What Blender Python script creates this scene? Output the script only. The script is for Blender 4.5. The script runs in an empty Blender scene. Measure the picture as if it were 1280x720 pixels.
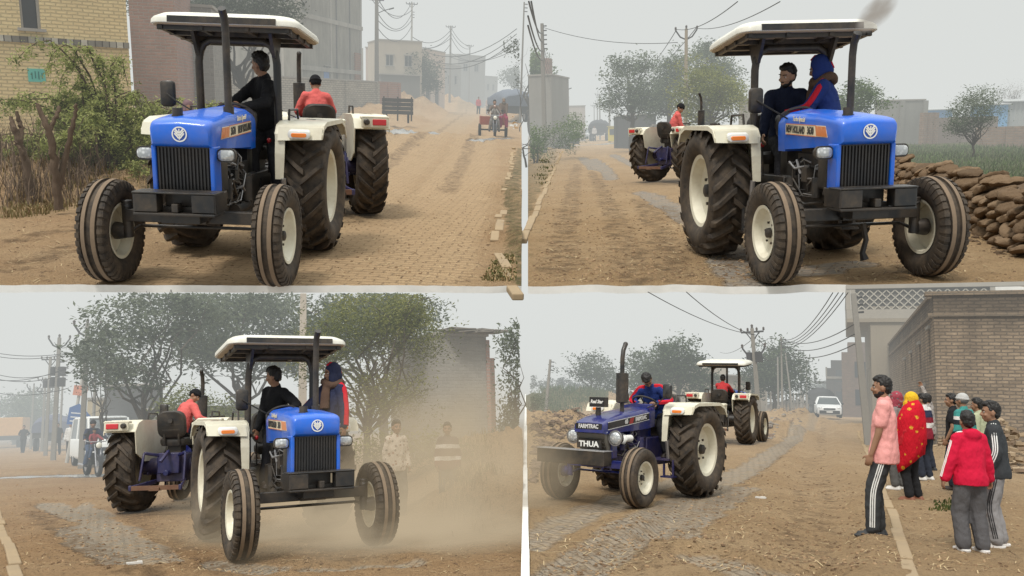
import bpy, bmesh, math, random
from mathutils import Vector, Matrix, noise
R = math.radians
PI = math.pi
sc = bpy.context.scene
COL = sc.collection
rnd = random.Random(7)

# ------------------------------------------------------------------ camera
F = 1050.0                      # focal length in pixels of a 1280-wide picture
CAMZ = 1.45
CAM = Vector((0, 0, CAMZ))
PITCH = math.atan(152 / F)
CR = Matrix.Rotation(PI / 2 + PITCH, 3, 'X')
cd = bpy.data.cameras.new('camera')
cam = bpy.data.objects.new('camera', cd)
COL.objects.link(cam)
cam.location = CAM
cam.rotation_euler = (PI / 2 + PITCH, 0, 0)
cd.sensor_width = 36.0
cd.lens = 36.0 * F / 1280.0
cd.clip_start = 0.1
cd.clip_end = 9000
sc.camera = cam
sc.view_settings.view_transform = 'Standard'
sc.view_settings.look = 'None'
sc.view_settings.exposure = 0
sc.render.resolution_x, sc.render.resolution_y = 1024, 576
sc.cycles.max_bounces = 6
sc.cycles.transparent_max_bounces = 16
sc.cycles.volume_bounces = 0

# ------------------------------------------------------------------ the four streets
# Each street is a rigid stage with its own level: two stand low in front, two stand high and far behind.
class Stage:
    def __init__(s, x0, x1, y0, y1, hor, h, k, rf):
        s.b = (x0, x1, y0, y1); s.h = h; s.k = k; s.hor = hor
        cx = (x0 + x1) / 2 - 640; yh = 360 - hor
        d = Vector((cx, yh, -F)).normalized()
        u = Vector((-yh * cx * (1 - rf), cx * cx + F * F, yh * F)).normalized()
        u = (u - d * u.dot(d)).normalized()
        x = d.cross(u)
        s.ax = [CR @ x, CR @ d, CR @ u]
        m = Matrix((s.ax[0], s.ax[1], s.ax[2])).transposed()
        s.R3 = m
        s.W = Matrix.Translation(CAM) @ m.to_4x4() @ Matrix.Scale(k, 4) @ Matrix.Translation((0, 0, -h))
        s.Wi = s.W.inverted()
    def ray(s, px, py):
        r = CR @ Vector(((px - 640) / F, (360 - py) / F, -1))
        return Vector((r.dot(s.ax[0]), r.dot(s.ax[1]), r.dot(s.ax[2])))
    def gp(s, px, py, z=0.0):
        r = s.ray(px, py); t = (z - s.h) / r.z
        return Vector((r.x * t, r.y * t, z))
    def at(s, px, py, y):
        r = s.ray(px, py); t = y / r.y
        return Vector((r.x * t, y, s.h + r.z * t))
    def ground(s, px, y):
        """ground point at forward distance y in the column px (taken at the horizon)"""
        p = s.at(px, s.hor + F * s.h / y, y)
        return Vector((p.x, y, 0))
    def proj(s, p):
        w = s.W @ Vector(p) - CAM
        c = CR.transposed() @ w
        if c.z > -1e-6: return (9999, 9999)
        return (640 + F * c.x / -c.z, 360 - F * c.y / -c.z)
    def ppm(s, y):
        return F / y

TL = Stage(4, 652, 4, 356, 109, 1.90, 10.0, .5)
TR = Stage(660, 1276, 4, 356, 153, 1.47, 10.0, .5)
BL = Stage(4, 652, 364, 717, 528, 1.45, 1.0, .35)
BR = Stage(660, 1277, 364, 717, 497, 1.45, 1.0, .35)
TL.hz, TR.hz, BL.hz, BR.hz = .0070, .0075, .011, .0055

# ------------------------------------------------------------------ mesh builder
def rotz(a): return Matrix.Rotation(a, 3, 'Z')
def frame_from(d, up=Vector((0, 0, 1))):
    d = d.normalized()
    if abs(d.dot(up)) > .98: up = Vector((0, 1, 0)) if abs(d.y) < .9 else Vector((1, 0, 0))
    x = d.cross(up).normalized(); y = x.cross(d).normalized()
    return x, y
class MB:
    def __init__(s): s.v = []; s.f = []; s.mi = []; s.sm = []
    def add(s, vs, fs, m=0, smooth=False):
        b = len(s.v); s.v.extend([tuple(q) for q in vs])
        for f in fs:
            s.f.append(tuple(b + i for i in f)); s.mi.append(m); s.sm.append(smooth)
        return s
    def merge(s, o, M=None, dm=0):
        s.add([(M @ Vector(q)) if M else q for q in o.v], [], 0)
        b = len(s.v) - len(o.v)
        for f, mi, sm in zip(o.f, o.mi, o.sm):
            s.f.append(tuple(b + i for i in f)); s.mi.append(mi + dm); s.sm.append(sm)
        return s
    def hexa(s, p, m=0):
        return s.add(p, [(0, 3, 2, 1), (4, 5, 6, 7), (0, 1, 5, 4), (1, 2, 6, 5), (2, 3, 7, 6), (3, 0, 4, 7)], m)
    def box(s, c, d, m=0, rot=None, top=1.0):
        hx, hy, hz = d[0] / 2, d[1] / 2, d[2] / 2
        p = []
        for z, t in ((-hz, 1.0), (hz, top)):
            for x, y in ((-hx, -hy), (hx, -hy), (hx, hy), (-hx, hy)):
                q = Vector((x * t, y * t, z))
                if rot is not None: q = rot @ q
                p.append(q + Vector(c))
        return s.hexa(p, m)
    def bar(s, a, b, w, h, m=0, up=Vector((0, 0, 1))):
        a = Vector(a); b = Vector(b); x, y = frame_from(b - a, up)
        x *= w / 2; y *= h / 2
        return s.hexa([a - x - y, a + x - y, b + x - y, b - x - y, a - x + y, a + x + y, b + x + y, b - x + y], m)
    def loft(s, rings, m=0, smooth=True, caps=True, closed=True):
        n = len(rings[0]); vs = [q for r in rings for q in r]; fs = []
        for i in range(len(rings) - 1):
            for j in range(n if closed else n - 1):
                k = (j + 1) % n
                fs.append((i * n + j, i * n + k, (i + 1) * n + k, (i + 1) * n + j))
        s.add(vs, fs, m, smooth)
        if caps:
            b = len(s.v) - len(vs)
            s.f.append(tuple(b + j for j in reversed(range(n)))); s.mi.append(m); s.sm.append(False)
            s.f.append(tuple(b + (len(rings) - 1) * n + j for j in range(n))); s.mi.append(m); s.sm.append(False)
        return s
    def tube(s, pts, r, n=8, m=0, smooth=True, caps=True, sq=1.0):
        pts = [Vector(p) for p in pts]
        if not isinstance(r, (list, tuple)): r = [r] * len(pts)
        rings = []; up = Vector((0, 0, 1)); px = None
        for i, p in enumerate(pts):
            d = (pts[min(i + 1, len(pts) - 1)] - pts[max(i - 1, 0)])
            if d.length < 1e-9: d = Vector((0, 0, 1))
            d.normalize()
            if px is None: x, y = frame_from(d)
            else:
                x = px - d * px.dot(d)
                if x.length < 1e-6: x, y = frame_from(d)
                x.normalize(); y = x.cross(d)
            px = x
            rings.append([p + (x * math.cos(2 * PI * (j + .5) / n) + y * sq * math.sin(2 * PI * (j + .5) / n)) * r[i] for j in range(n)])
        return s.loft(rings, m, smooth, caps)
    def lathe(s, prof, n=24, c=(0, 0, 0), axis='X', m=0, smooth=True, mats=None, close=False):
        """prof: list of (along axis, radius)"""
        c = Vector(c); vs = []
        for (x, r) in prof:
            for j in range(n):
                a = 2 * PI * j / n; ca, sa = r * math.cos(a), r * math.sin(a)
                q = Vector((x, ca, sa)) if axis == 'X' else (Vector((sa, x, ca)) if axis == 'Y' else Vector((ca, sa, x)))
                vs.append(c + q)
        L = len(prof); rng = range(L if close else L - 1)
        b = len(s.v); s.v.extend([tuple(q) for q in vs])
        for i in rng:
            i2 = (i + 1) % L
            for j in range(n):
                k = (j + 1) % n
                f = (b + i * n + j, b + i2 * n + j, b + i2 * n + k, b + i * n + k)
                if axis == 'X' or axis == 'Y': f = tuple(reversed(f)) if axis == 'Y' else f
                s.f.append(f); s.mi.append(mats[i] if mats else m); s.sm.append(smooth)
        return s
    def ell(s, c, r, m=0, rot=None, nu=12, nv=8, smooth=True):
        c = Vector(c); vs = []; fs = []
        for i in range(nv + 1):
            t = PI * i / nv
            for j in range(nu):
                a = 2 * PI * j / nu
                q = Vector((r[0] * math.sin(t) * math.cos(a), r[1] * math.sin(t) * math.sin(a), r[2] * math.cos(t)))
                if rot is not None: q = rot @ q
                vs.append(c + q)
        for i in range(nv):
            for j in range(nu):
                k = (j + 1) % nu
                fs.append((i * nu + j, (i + 1) * nu + j, (i + 1) * nu + k, i * nu + k))
        return s.add(vs, fs, m, smooth)
    def cap(s, a, ra, b, rb, m=0, n=10):
        """tapered capsule"""
        a = Vector(a); b = Vector(b); d = b - a; L = d.length
        if L < 1e-6: return s.ell(a, (ra, ra, ra), m)
        d /= L; x, y = frame_from(d); rings = []
        for t in (-1, -.75, -.4, 0):
            rr = ra * math.sqrt(max(0.0004, 1 - t * t)); rings.append((a + d * ra * t, rr))
        for t in (0, .4, .75, 1):
            rr = rb * math.sqrt(max(0.0004, 1 - t * t)); rings.append((b + d * rb * t, rr))
        return s.loft([[p + (x * math.cos(2 * PI * j / n) + y * math.sin(2 * PI * j / n)) * rr for j in range(n)] for p, rr in rings], m)
    def prism(s, poly, x0, x1, m=0, plane='YZ'):
        def q(x, p): return (x, p[0], p[1]) if plane == 'YZ' else ((p[0], x, p[1]) if plane == 'XZ' else (p[0], p[1], x))
        n = len(poly)
        vs = [q(x0, p) for p in poly] + [q(x1, p) for p in poly]
        fs = [(j, (j + 1) % n, n + (j + 1) % n, n + j) for j in range(n)] + [tuple(reversed(range(n))), tuple(range(n, 2 * n))]
        return s.add(vs, fs, m)
    def ribbon(s, path, prof_w, t, m=0, plane='YZ', x0=0, x1=1):
        return s
    def text(s, body, size, M, m=0, ext=.004, sx=1.0, bold=0.0, shear=0.0):
        cu = bpy.data.curves.new('lettering', 'FONT'); cu.body = body; cu.size = size; cu.extrude = ext
        cu.align_x = 'CENTER'; cu.align_y = 'CENTER'; cu.resolution_u = 2; cu.offset = bold; cu.shear = shear
        ob = bpy.data.objects.new('lettering', cu)
        COL.objects.link(ob)
        me = ob.to_mesh()
        S = Matrix.Diagonal((sx, 1, 1, 1))
        s.add([M @ S @ v.co for v in me.vertices], [tuple(p.vertices) for p in me.polygons], m)
        ob.to_mesh_clear(); bpy.data.objects.remove(ob); bpy.data.curves.remove(cu)
        return s
    def mesh(s, name, mats, sharp=40):
        me = bpy.data.meshes.new(name)
        me.from_pydata(s.v, [], s.f)
        if not isinstance(mats, (list, tuple)): mats = [mats]
        for m in mats: me.materials.append(m)
        me.polygons.foreach_set('material_index', s.mi)
        me.polygons.foreach_set('use_smooth', s.sm)
        me.update()
        if any(s.sm) and sharp: me.set_sharp_from_angle(angle=R(sharp))
        return me
    def build(s, name, mats, parent=None, bevel=0, sharp=40, mods=None):
        bm_fix = s.mesh(name, mats, sharp)
        if bevel or mods == 'fix':
            bm = bmesh.new(); bm.from_mesh(bm_fix); bmesh.ops.recalc_face_normals(bm, faces=bm.faces); bm.to_mesh(bm_fix); bm.free()
        o = bpy.data.objects.new(name, bm_fix)
        COL.objects.link(o)
        if parent is not None: o.parent = parent
        if bevel:
            b = o.modifiers.new('bevel', 'BEVEL'); b.width = bevel; b.segments = 2; b.limit_method = 'ANGLE'; b.angle_limit = R(35)
        return o

def tag(o, label=None, cat=None, group=None, kind=None):
    if label: o['label'] = label
    if cat: o['category'] = cat
    if group: o['group'] = group
    if kind: o['kind'] = kind
    return o
def put(o, st, loc=(0, 0, 0), rz=0.0, tilt=None, scale=1.0):
    M = Matrix.Translation(Vector(loc)) @ Matrix.Rotation(rz, 4, 'Z')
    if tilt is not None: M = M @ tilt.to_4x4()
    o.matrix_basis = (st.W @ M @ Matrix.Scale(scale, 4)) if st is not None else M
    return o
def facing(st, px, off=0.0):
    """heading that looks back at the viewer from the column px"""
    r = st.ray(px, st.hor); return math.atan2(r.x, -r.y) * 1.0 + off if False else math.atan2(-r.y, -r.x) - PI / 2 + off
def thing(name, label=None, cat=None, group=None, st=None, loc=(0, 0, 0), rz=0.0, kind=None):
    o = bpy.data.objects.new(name, None); COL.objects.link(o)
    o.empty_display_size = .2
    tag(o, label, cat, group, kind)
    if st is not None: put(o, st, loc, rz)
    return o
def copy_tree(o, parent=None):
    c = o.copy(); COL.objects.link(c)
    if parent is not None: c.parent = parent
    for ch in list(o.children): copy_tree(ch, c)
    return c
def lerp(a, b, t): return a + (b - a) * t
def T3(x, y, z): return Matrix.Translation((x, y, z))
def basis(x, y, z, o=(0, 0, 0)):
    m = Matrix.Identity(4)
    for i, c in enumerate((x, y, z)):
        for j in range(3): m[j][i] = c[j]
    for j in range(3): m[j][3] = o[j]
    return m
# ------------------------------------------------------------------ materials (all node based)
HAZE = (.66, .69, .675)
_mc = {}
class N:
    def __init__(s, name):
        s.m = bpy.data.materials.new(name); s.m.use_nodes = True
        s.nt = s.m.node_tree; s.nt.nodes.clear()
        s.out = s.new('ShaderNodeOutputMaterial')
    def new(s, t, **kw):
        n = s.nt.nodes.new(t)
        for k, v in kw.items(): setattr(n, k, v)
        return n
    def L(s, a, b): s.nt.links.new(a, b)
    def setin(s, sock, v):
        if hasattr(v, 'is_output') and not isinstance(v, (int, float)): s.L(v, sock)
        else: sock.default_value = v
    def co(s, kind='Object'): return s.new('ShaderNodeTexCoord').outputs[kind]
    def scale(s, vec, sx):
        n = s.new('ShaderNodeMapping'); s.L(vec, n.inputs[0])
        n.inputs['Scale'].default_value = sx if isinstance(sx, tuple) else (sx, sx, sx)
        return n.outputs[0]
    def noise(s, vec, scale, detail=4, rough=.55, out=0):
        n = s.new('ShaderNodeTexNoise'); s.L(vec, n.inputs['Vector'])
        n.inputs['Scale'].default_value = scale; n.inputs['Detail'].default_value = detail; n.inputs['Roughness'].default_value = rough
        return n.outputs[out]
    def ramp(s, fac, stops):
        n = s.new('ShaderNodeValToRGB'); s.L(fac, n.inputs[0])
        e = n.color_ramp.elements
        while len(e) < len(stops): e.new(.5)
        for el, (p, c) in zip(e, stops):
            el.position = p
            if isinstance(c, (int, float)): c = (c, c, c)
            el.color = (*c[:3], 1)
        return n.outputs[0]
    def mix(s, fac, a, b, mode='MIX'):
        n = s.new('ShaderNodeMix', data_type='RGBA', blend_type=mode)
        s.setin(n.inputs[0], fac)
        for sock, v in ((n.inputs[6], a), (n.inputs[7], b)):
            if isinstance(v, (tuple, list)): sock.default_value = (*v[:3], 1)
            else: s.L(v, sock)
        return n.outputs[2]
    def math(s, op, a, b=0.0, clamp=False):
        n = s.new('ShaderNodeMath', operation=op); n.use_clamp = clamp
        s.setin(n.inputs[0], a); s.setin(n.inputs[1], b)
        return n.outputs[0]
    def bump(s, h, strength=.5, dist=.02, normal=None):
        n = s.new('ShaderNodeBump'); s.L(h, n.inputs['Height'])
        n.inputs['Strength'].default_value = strength; n.inputs['Distance'].default_value = dist
        if normal is not None: s.L(normal, n.inputs['Normal'])
        return n.outputs[0]
    def bsdf(s, col, rough=.6, metal=0.0, nrm=None, spec=.5, coat=0.0, sub=None):
        b = s.new('ShaderNodeBsdfPrincipled')
        if isinstance(col, (tuple, list)): b.inputs['Base Color'].default_value = (*col[:3], 1)
        else: s.L(col, b.inputs['Base Color'])
        s.setin(b.inputs['Roughness'], rough)
        b.inputs['Metallic'].default_value = metal
        b.inputs['Specular IOR Level'].default_value = spec
        b.inputs['Coat Weight'].default_value = coat
        if nrm is not None: s.L(nrm, b.inputs['Normal'])
        return b.outputs[0]
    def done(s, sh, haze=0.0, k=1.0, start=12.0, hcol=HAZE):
        """haze: pale glow painted into the surface, growing per metre of street from the camera spot"""
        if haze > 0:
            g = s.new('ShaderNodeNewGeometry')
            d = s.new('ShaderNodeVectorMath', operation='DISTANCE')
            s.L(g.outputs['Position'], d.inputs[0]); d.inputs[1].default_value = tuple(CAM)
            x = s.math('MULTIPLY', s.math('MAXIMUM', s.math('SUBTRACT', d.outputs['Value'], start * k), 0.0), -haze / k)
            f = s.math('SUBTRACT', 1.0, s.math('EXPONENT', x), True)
            e = s.new('ShaderNodeEmission'); e.inputs[0].default_value = (*hcol, 1)  # distance haze painted on: the surface itself emits the haze colour
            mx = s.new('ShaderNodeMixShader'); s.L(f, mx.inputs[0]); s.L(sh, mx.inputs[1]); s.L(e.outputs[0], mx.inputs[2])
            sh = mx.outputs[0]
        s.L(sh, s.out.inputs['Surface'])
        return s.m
def cached(fn):
    def w(*a, **kw):
        key = (fn.__name__, a, tuple(sorted(kw.items())))
        if key not in _mc: _mc[key] = fn(*a, **kw)
        return _mc[key]
    return w
def c3(r, g, b):
    """sRGB 0-255 -> linear"""
    f = lambda u: (u / 255 / 12.92) if u <= 10.3 else ((u / 255 + .055) / 1.055) ** 2.4
    return (f(r), f(g), f(b))
@cached
def paint(name, col, rough=.35, coat=.3, dust=.25, metal=0.0, dustcol=(.30, .21, .125)):
    n = N(name); co = n.co()
    f = n.ramp(n.noise(co, 3.5, 6, .65), [(.38, 0), (.72, 1)])
    f2 = n.ramp(n.noise(co, 24, 3), [(.35, .55), (.7, 1)])
    fac = n.math('MULTIPLY', n.math('MULTIPLY', f, f2), dust)
    c = n.mix(fac, col, dustcol)
    r = n.math('ADD', n.math('MULTIPLY', fac, .5), rough, True)
    return n.done(n.bsdf(c, r, metal, coat=coat))
@cached
def rubber(name='tyre_rubber', dust=.55):
    n = N(name); co = n.co()
    f = n.ramp(n.noise(co, 7, 6, .7), [(.3, 0), (.75, 1)])
    f2 = n.noise(co, 45, 3)
    fac = n.math('MULTIPLY', f, dust)
    c = n.mix(fac, (.022, .021, .021), (.20, .145, .095))
    return n.done(n.bsdf(c, .78, nrm=n.bump(f2, .25, .004), spec=.3))
@cached
def worn_rib(name='worn_tread'):
    n = N(name); co = n.co()
    c = n.mix(n.noise(co, 9, 5, .7), (.14, .105, .075), (.27, .20, .14))
    return n.done(n.bsdf(c, .9, spec=.2))
@cached
def plain(name, col, rough=.7, metal=0.0, haze=0.0, k=1.0, var=.25, sc_=4.0, spec=.4):
    n = N(name); co = n.co()
    t = n.noise(co, sc_, 5, .6)
    d = tuple(x * (1 - var) for x in col); l = tuple(min(1, x * (1 + var)) for x in col)
    return n.done(n.bsdf(n.mix(t, d, l), rough, metal, spec=spec), haze, k)
@cached
def cloth(name, col, k=1.0, haze=0.0, var=.18):
    n = N(name); co = n.co()
    t = n.noise(co, 6, 5, .6)
    w = n.noise(n.scale(co, (9, 9, 4)), 2.2, 4, .6)
    d = tuple(x * (1 - var) for x in col); l = tuple(min(1, x * (1 + var)) for x in col)
    return n.done(n.bsdf(n.mix(t, d, l), .9, nrm=n.bump(w, .45, .04 * k), spec=.15), haze, k)
@cached
def bands(name, cols, edges, k=1.0, haze=0.0):
    """horizontal stripes in the garment: edges in local z"""
    n = N(name); co = n.co()
    sp = n.new('ShaderNodeSeparateXYZ'); n.L(co, sp.inputs[0])
    z = n.math('ADD', sp.outputs[2], n.math('MULTIPLY', n.noise(co, 5, 2), .03))
    lo, hi = edges[0] - .05, edges[-1] + .05
    f = n.math('DIVIDE', n.math('SUBTRACT', z, lo), hi - lo)
    r = n.new('ShaderNodeValToRGB'); n.L(f, r.inputs[0]); r.color_ramp.interpolation = 'CONSTANT'
    e = r.color_ramp.elements
    st = [0.0] + [(q - lo) / (hi - lo) for q in edges]
    while len(e) < len(st): e.new(.5)
    for i, p in enumerate(st):
        e[i].position = p; e[i].color = (*cols[i % len(cols)], 1)
    w = n.noise(n.scale(co, (9, 9, 4)), 2.2, 4, .6)
    return n.done(n.bsdf(r.outputs[0], .9, nrm=n.bump(w, .6, .04 * k), spec=.15), haze, k)
@cached
def floral(name, ca, cb, cc, k=1.0, scale=9.0, thr=.36):
    n = N(name); co = n.co()
    v = n.new('ShaderNodeTexVoronoi'); n.L(co, v.inputs['Vector']); v.inputs['Scale'].default_value = scale
    d = n.math('ADD', v.outputs['Distance'], n.math('MULTIPLY', n.noise(co, 40, 2), .25))
    f = n.ramp(d, [(thr, 1), (thr + .05, 0)])
    c = n.mix(f, ca, n.mix(n.ramp(n.noise(co, 26, 2), [(.48, 0), (.52, 1)]), cb, cc))
    w = n.noise(n.scale(co, (9, 9, 4)), 2.2, 4, .6)
    return n.done(n.bsdf(c, .9, nrm=n.bump(w, .7, .05 * k), spec=.1))
@cached
def skin(name, col, haze=0.0, k=1.0):
    n = N(name); co = n.co()
    t = n.noise(co, 12, 4)
    return n.done(n.bsdf(n.mix(t, tuple(x * .85 for x in col), tuple(x * 1.12 for x in col)), .55, spec=.35), haze, k)
@cached
def leafmat(name, col, haze=0.0, k=1.0, trans=.38):
    n = N(name); co = n.co()
    t = n.noise(co, 2.5, 3)
    c = n.mix(t, tuple(x * .6 for x in col), tuple(x * 1.35 for x in col))
    b = n.bsdf(c, .6, spec=.25)
    tr = n.new('ShaderNodeBsdfTranslucent'); n.L(c, tr.inputs[0])
    mx = n.new('ShaderNodeMixShader'); mx.inputs[0].default_value = trans
    n.L(b, mx.inputs[1]); n.L(tr.outputs[0], mx.inputs[2])
    return n.done(mx.outputs[0], haze, k)
@cached
def bark(name, col=(.10, .078, .058), haze=0.0, k=1.0):
    n = N(name); co = n.co()
    t = n.noise(n.scale(co, (14, 14, 3)), 1.5, 5, .65)
    return n.done(n.bsdf(n.mix(t, tuple(x * .55 for x in col), tuple(x * 1.4 for x in col)), .9, nrm=n.bump(t, .6, .03 * k), spec=.1), haze, k)
@cached
def brick(name, ca, cb, mortar, bw=.24, bh=.08, k=1.0, haze=0.0, axis='X', stain=.35, msize=.012, bump_=.02, soot=(.10, .085, .07), thr=(.45, .75), topdark=None):
    """brickwork on walls: u follows the wall, v is height (object space)"""
    n = N(name); co = n.co()
    sp = n.new('ShaderNodeSeparateXYZ'); n.L(co, sp.inputs[0])
    g = n.new('ShaderNodeNewGeometry')
    # pick x or y as the run of the wall from the object-space normal
    tn = n.co('Normal'); sn = n.new('ShaderNodeSeparateXYZ'); n.L(tn, sn.inputs[0])
    usex = n.math('GREATER_THAN', n.math('ABSOLUTE', sn.outputs[1]), .6)
    u = n.math('ADD', n.math('MULTIPLY', sp.outputs[0], usex), n.math('MULTIPLY', sp.outputs[1], n.math('SUBTRACT', 1.0, usex)))
    cb_ = n.new('ShaderNodeCombineXYZ'); n.L(u, cb_.inputs[0]); n.L(sp.outputs[2], cb_.inputs[1])
    wob = n.noise(co, 2.5, 3, .6, 1)
    va = n.new('ShaderNodeVectorMath', operation='SCALE'); n.L(wob, va.inputs[0]); va.inputs['Scale'].default_value = .055
    vb = n.new('ShaderNodeVectorMath', operation='ADD'); n.L(cb_.outputs[0], vb.inputs[0]); n.L(va.outputs[0], vb.inputs[1])
    b = n.new('ShaderNodeTexBrick'); n.L(vb.outputs[0], b.inputs['Vector'])
    b.inputs['Scale'].default_value = 1.0; b.inputs['Brick Width'].default_value = bw; b.inputs['Row Height'].default_value = bh
    b.inputs['Mortar Size'].default_value = msize; b.inputs['Mortar Smooth'].default_value = .3; b.inputs['Bias'].default_value = 0
    b.inputs['Color1'].default_value = (*ca, 1); b.inputs['Color2'].default_value = (*cb, 1); b.inputs['Mortar'].default_value = (*mortar, 1)
    big = n.ramp(n.noise(co, .7, 6, .7), [(thr[0], 0), (thr[1], 1)])
    sm = n.noise(co, 11, 5, .7)
    c = n.mix(n.math('MULTIPLY', big, stain), b.outputs['Color'], soot)
    c = n.mix(n.math('MULTIPLY', sm, .45), c, n.mix(.5, c, (.05, .045, .04)))
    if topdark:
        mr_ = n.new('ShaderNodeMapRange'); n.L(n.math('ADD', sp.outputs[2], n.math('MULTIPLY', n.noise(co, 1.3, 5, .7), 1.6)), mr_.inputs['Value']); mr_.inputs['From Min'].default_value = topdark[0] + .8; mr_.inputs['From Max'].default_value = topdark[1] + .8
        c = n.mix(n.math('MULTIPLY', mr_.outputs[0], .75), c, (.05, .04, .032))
    h = n.math('ADD', n.math('MULTIPLY', b.outputs['Fac'], -1.0), n.math('MULTIPLY', sm, .8))
    return n.done(n.bsdf(c, .92, nrm=n.bump(h, .8, bump_ * k), spec=.15), haze, k)
@cached
def plaster(name, col, k=1.0, haze=0.0, stain=.5, streak=(.16, .15, .135)):
    n = N(name); co = n.co()
    big = n.ramp(n.noise(n.scale(co, (1, 1, .35)), 1.1, 7, .7), [(.4, 0), (.78, 1)])
    sm = n.noise(co, 9, 6, .7)
    c = n.mix(n.math('MULTIPLY', big, stain), col, streak)
    c = n.mix(n.math('MULTIPLY', sm, .3), c, tuple(x * .55 for x in col))
    return n.done(n.bsdf(c, .92, nrm=n.bump(sm, .4, .02 * k), spec=.15), haze, k)
@cached
def concrete(name, col=(.30, .285, .26), k=1.0, haze=0.0):
    return plaster(name, col, k, haze, .35)
@cached
def lamp_glass(name='headlight_glass'):
    n = N(name); co = n.co()
    v = n.new('ShaderNodeTexVoronoi'); n.L(co, v.inputs['Vector']); v.inputs['Scale'].default_value = 28
    c = n.ramp(v.outputs['Distance'], [(.1, (.85, .87, .88)), (.55, (.42, .44, .45))])
    return n.done(n.bsdf(c, .12, .35, coat=1.0))
@cached
def glass_dark(name='window_glass', col=(.03, .035, .04), haze=0.0, k=1.0):
    n = N(name); co = n.co()
    return n.done(n.bsdf(n.mix(n.noise(co, 2, 3), tuple(x * .5 for x in col), tuple(x * 1.6 for x in col)), .12, spec=.6), haze, k)
BLUE = lambda: paint('blue_tractor_paint', (.004, .125, .66), .30, .30, .26)
NAVY = lambda: paint('royal_blue_paint', (.005, .015, .145), .28, .45, .18)
CREAM = lambda: paint('cream_paint', (.70, .67, .54), .45, .1, .42)
BLACK = lambda: paint('black_steel', (.012, .013, .015), .45, .1, .28)
DARK = lambda: paint('engine_iron', (.03, .031, .033), .5, .0, .35, .3)
STEEL = lambda: paint('bare_steel', (.32, .32, .33), .4, .0, .35, .8)
WHITE = lambda: paint('white_enamel', (.80, .80, .77), .4, .2, .12)
RED = lambda: paint('red_plastic', (.55, .02, .03), .25, .4, .05)
AMBER = lambda: paint('amber_plastic', (.85, .22, .02), .25, .4, .05)
VINYL = lambda: paint('black_vinyl', (.016, .016, .017), .55, .0, .2)
# ------------------------------------------------------------------ tractors  (facing +y, right side +x, ground z = 0)
def rear_tyre_mb():
    b = MB()
    prof = [(-.15, .42), (-.20, .46), (-.235, .54), (-.235, .62), (-.205, .685), (-.12, .715), (0, .722), (.12, .715), (.205, .685), (.235, .62), (.235, .54), (.20, .46), (.15, .42), (.05, .41), (-.05, .41)]
    b.lathe(prof, 56, m=0, close=True)
    nl = 21
    for side in (-1, 1):
        for i in range(nl):
            a0 = 2 * PI * (i + (.5 if side > 0 else 0)) / nl
            rings = []
            for t in (0, .18, .4, .62, .82, .95, 1.0):
                x = side * lerp(-.015, .236, t)
                a = a0 - .30 * t ** 1.15
                rt = .778 - .035 * max(0, (t - .45) / .55) ** 1.6
                if t >= .95: rt = .72 if t < 1 else .665
                rb = .705 - .06 * max(0, t - .6)
                wd = lerp(.062, .052, t) / rt * .5
                rings.append([Vector((x, rb * math.cos(a + wd * 1.5), rb * math.sin(a + wd * 1.5))), Vector((x, rt * math.cos(a + wd), rt * math.sin(a + wd))),
                              Vector((x, rt * math.cos(a - wd), rt * math.sin(a - wd))), Vector((x, rb * math.cos(a - wd * 1.5), rb * math.sin(a - wd * 1.5)))])
            b.loft(rings, 1 if False else 0, smooth=False)
    return b
def front_tyre_mb(r=.5, w=.27, lugs=True):
    k = r / .5; b = MB(); hw = w / 2
    P = [(.62, .262, 0), (.86, .31, 0), (1.0, .365, 0), (1.0, .41, 0), (.93, .445, 0), (.86, .468, 0), (.60, .478, 0), (.56, .466, 0), (.50, .466, 0), (.475, .494, 1), (.20, .50, 1), (.17, .476, 0)]
    prof = [(x * hw, q * k, m) for x, q, m in P]
    full = [(-x, q, m) for x, q, m in prof] + [(x, q, m) for x, q, m in reversed(prof)]
    mats = []
    for i in range(len(full)):
        j = (i + 1) % len(full)
        mats.append(1 if full[i][2] == 1 and full[j][2] == 1 and abs(full[i][0] - full[j][0]) < hw * .6 and full[i][0] * full[j][0] > 0 else 0)
    b.lathe([(x, q) for x, q, m in full], 60, close=True, mats=mats)
    if lugs:
        n = 38
        for side in (-1, 1):
            for i in range(n):
                a = 2 * PI * (i + .5 * (side > 0)) / n; rings = []
                for (x, q0, q1) in ((.60, .455, .489), (.80, .45, .487), (.93, .44, .475), (1.03, .395, .425)):
                    w_ = .044 / .47 * .5
                    rings.append([Vector((side * x * hw, q0 * k * math.cos(a + w_), q0 * k * math.sin(a + w_))), Vector((side * x * hw, q1 * k * math.cos(a + w_), q1 * k * math.sin(a + w_))),
                                  Vector((side * x * hw, q1 * k * math.cos(a - w_), q1 * k * math.sin(a - w_))), Vector((side * x * hw, q0 * k * math.cos(a - w_), q0 * k * math.sin(a - w_)))])
                b.loft(rings, 0, smooth=False)
    return b
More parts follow.
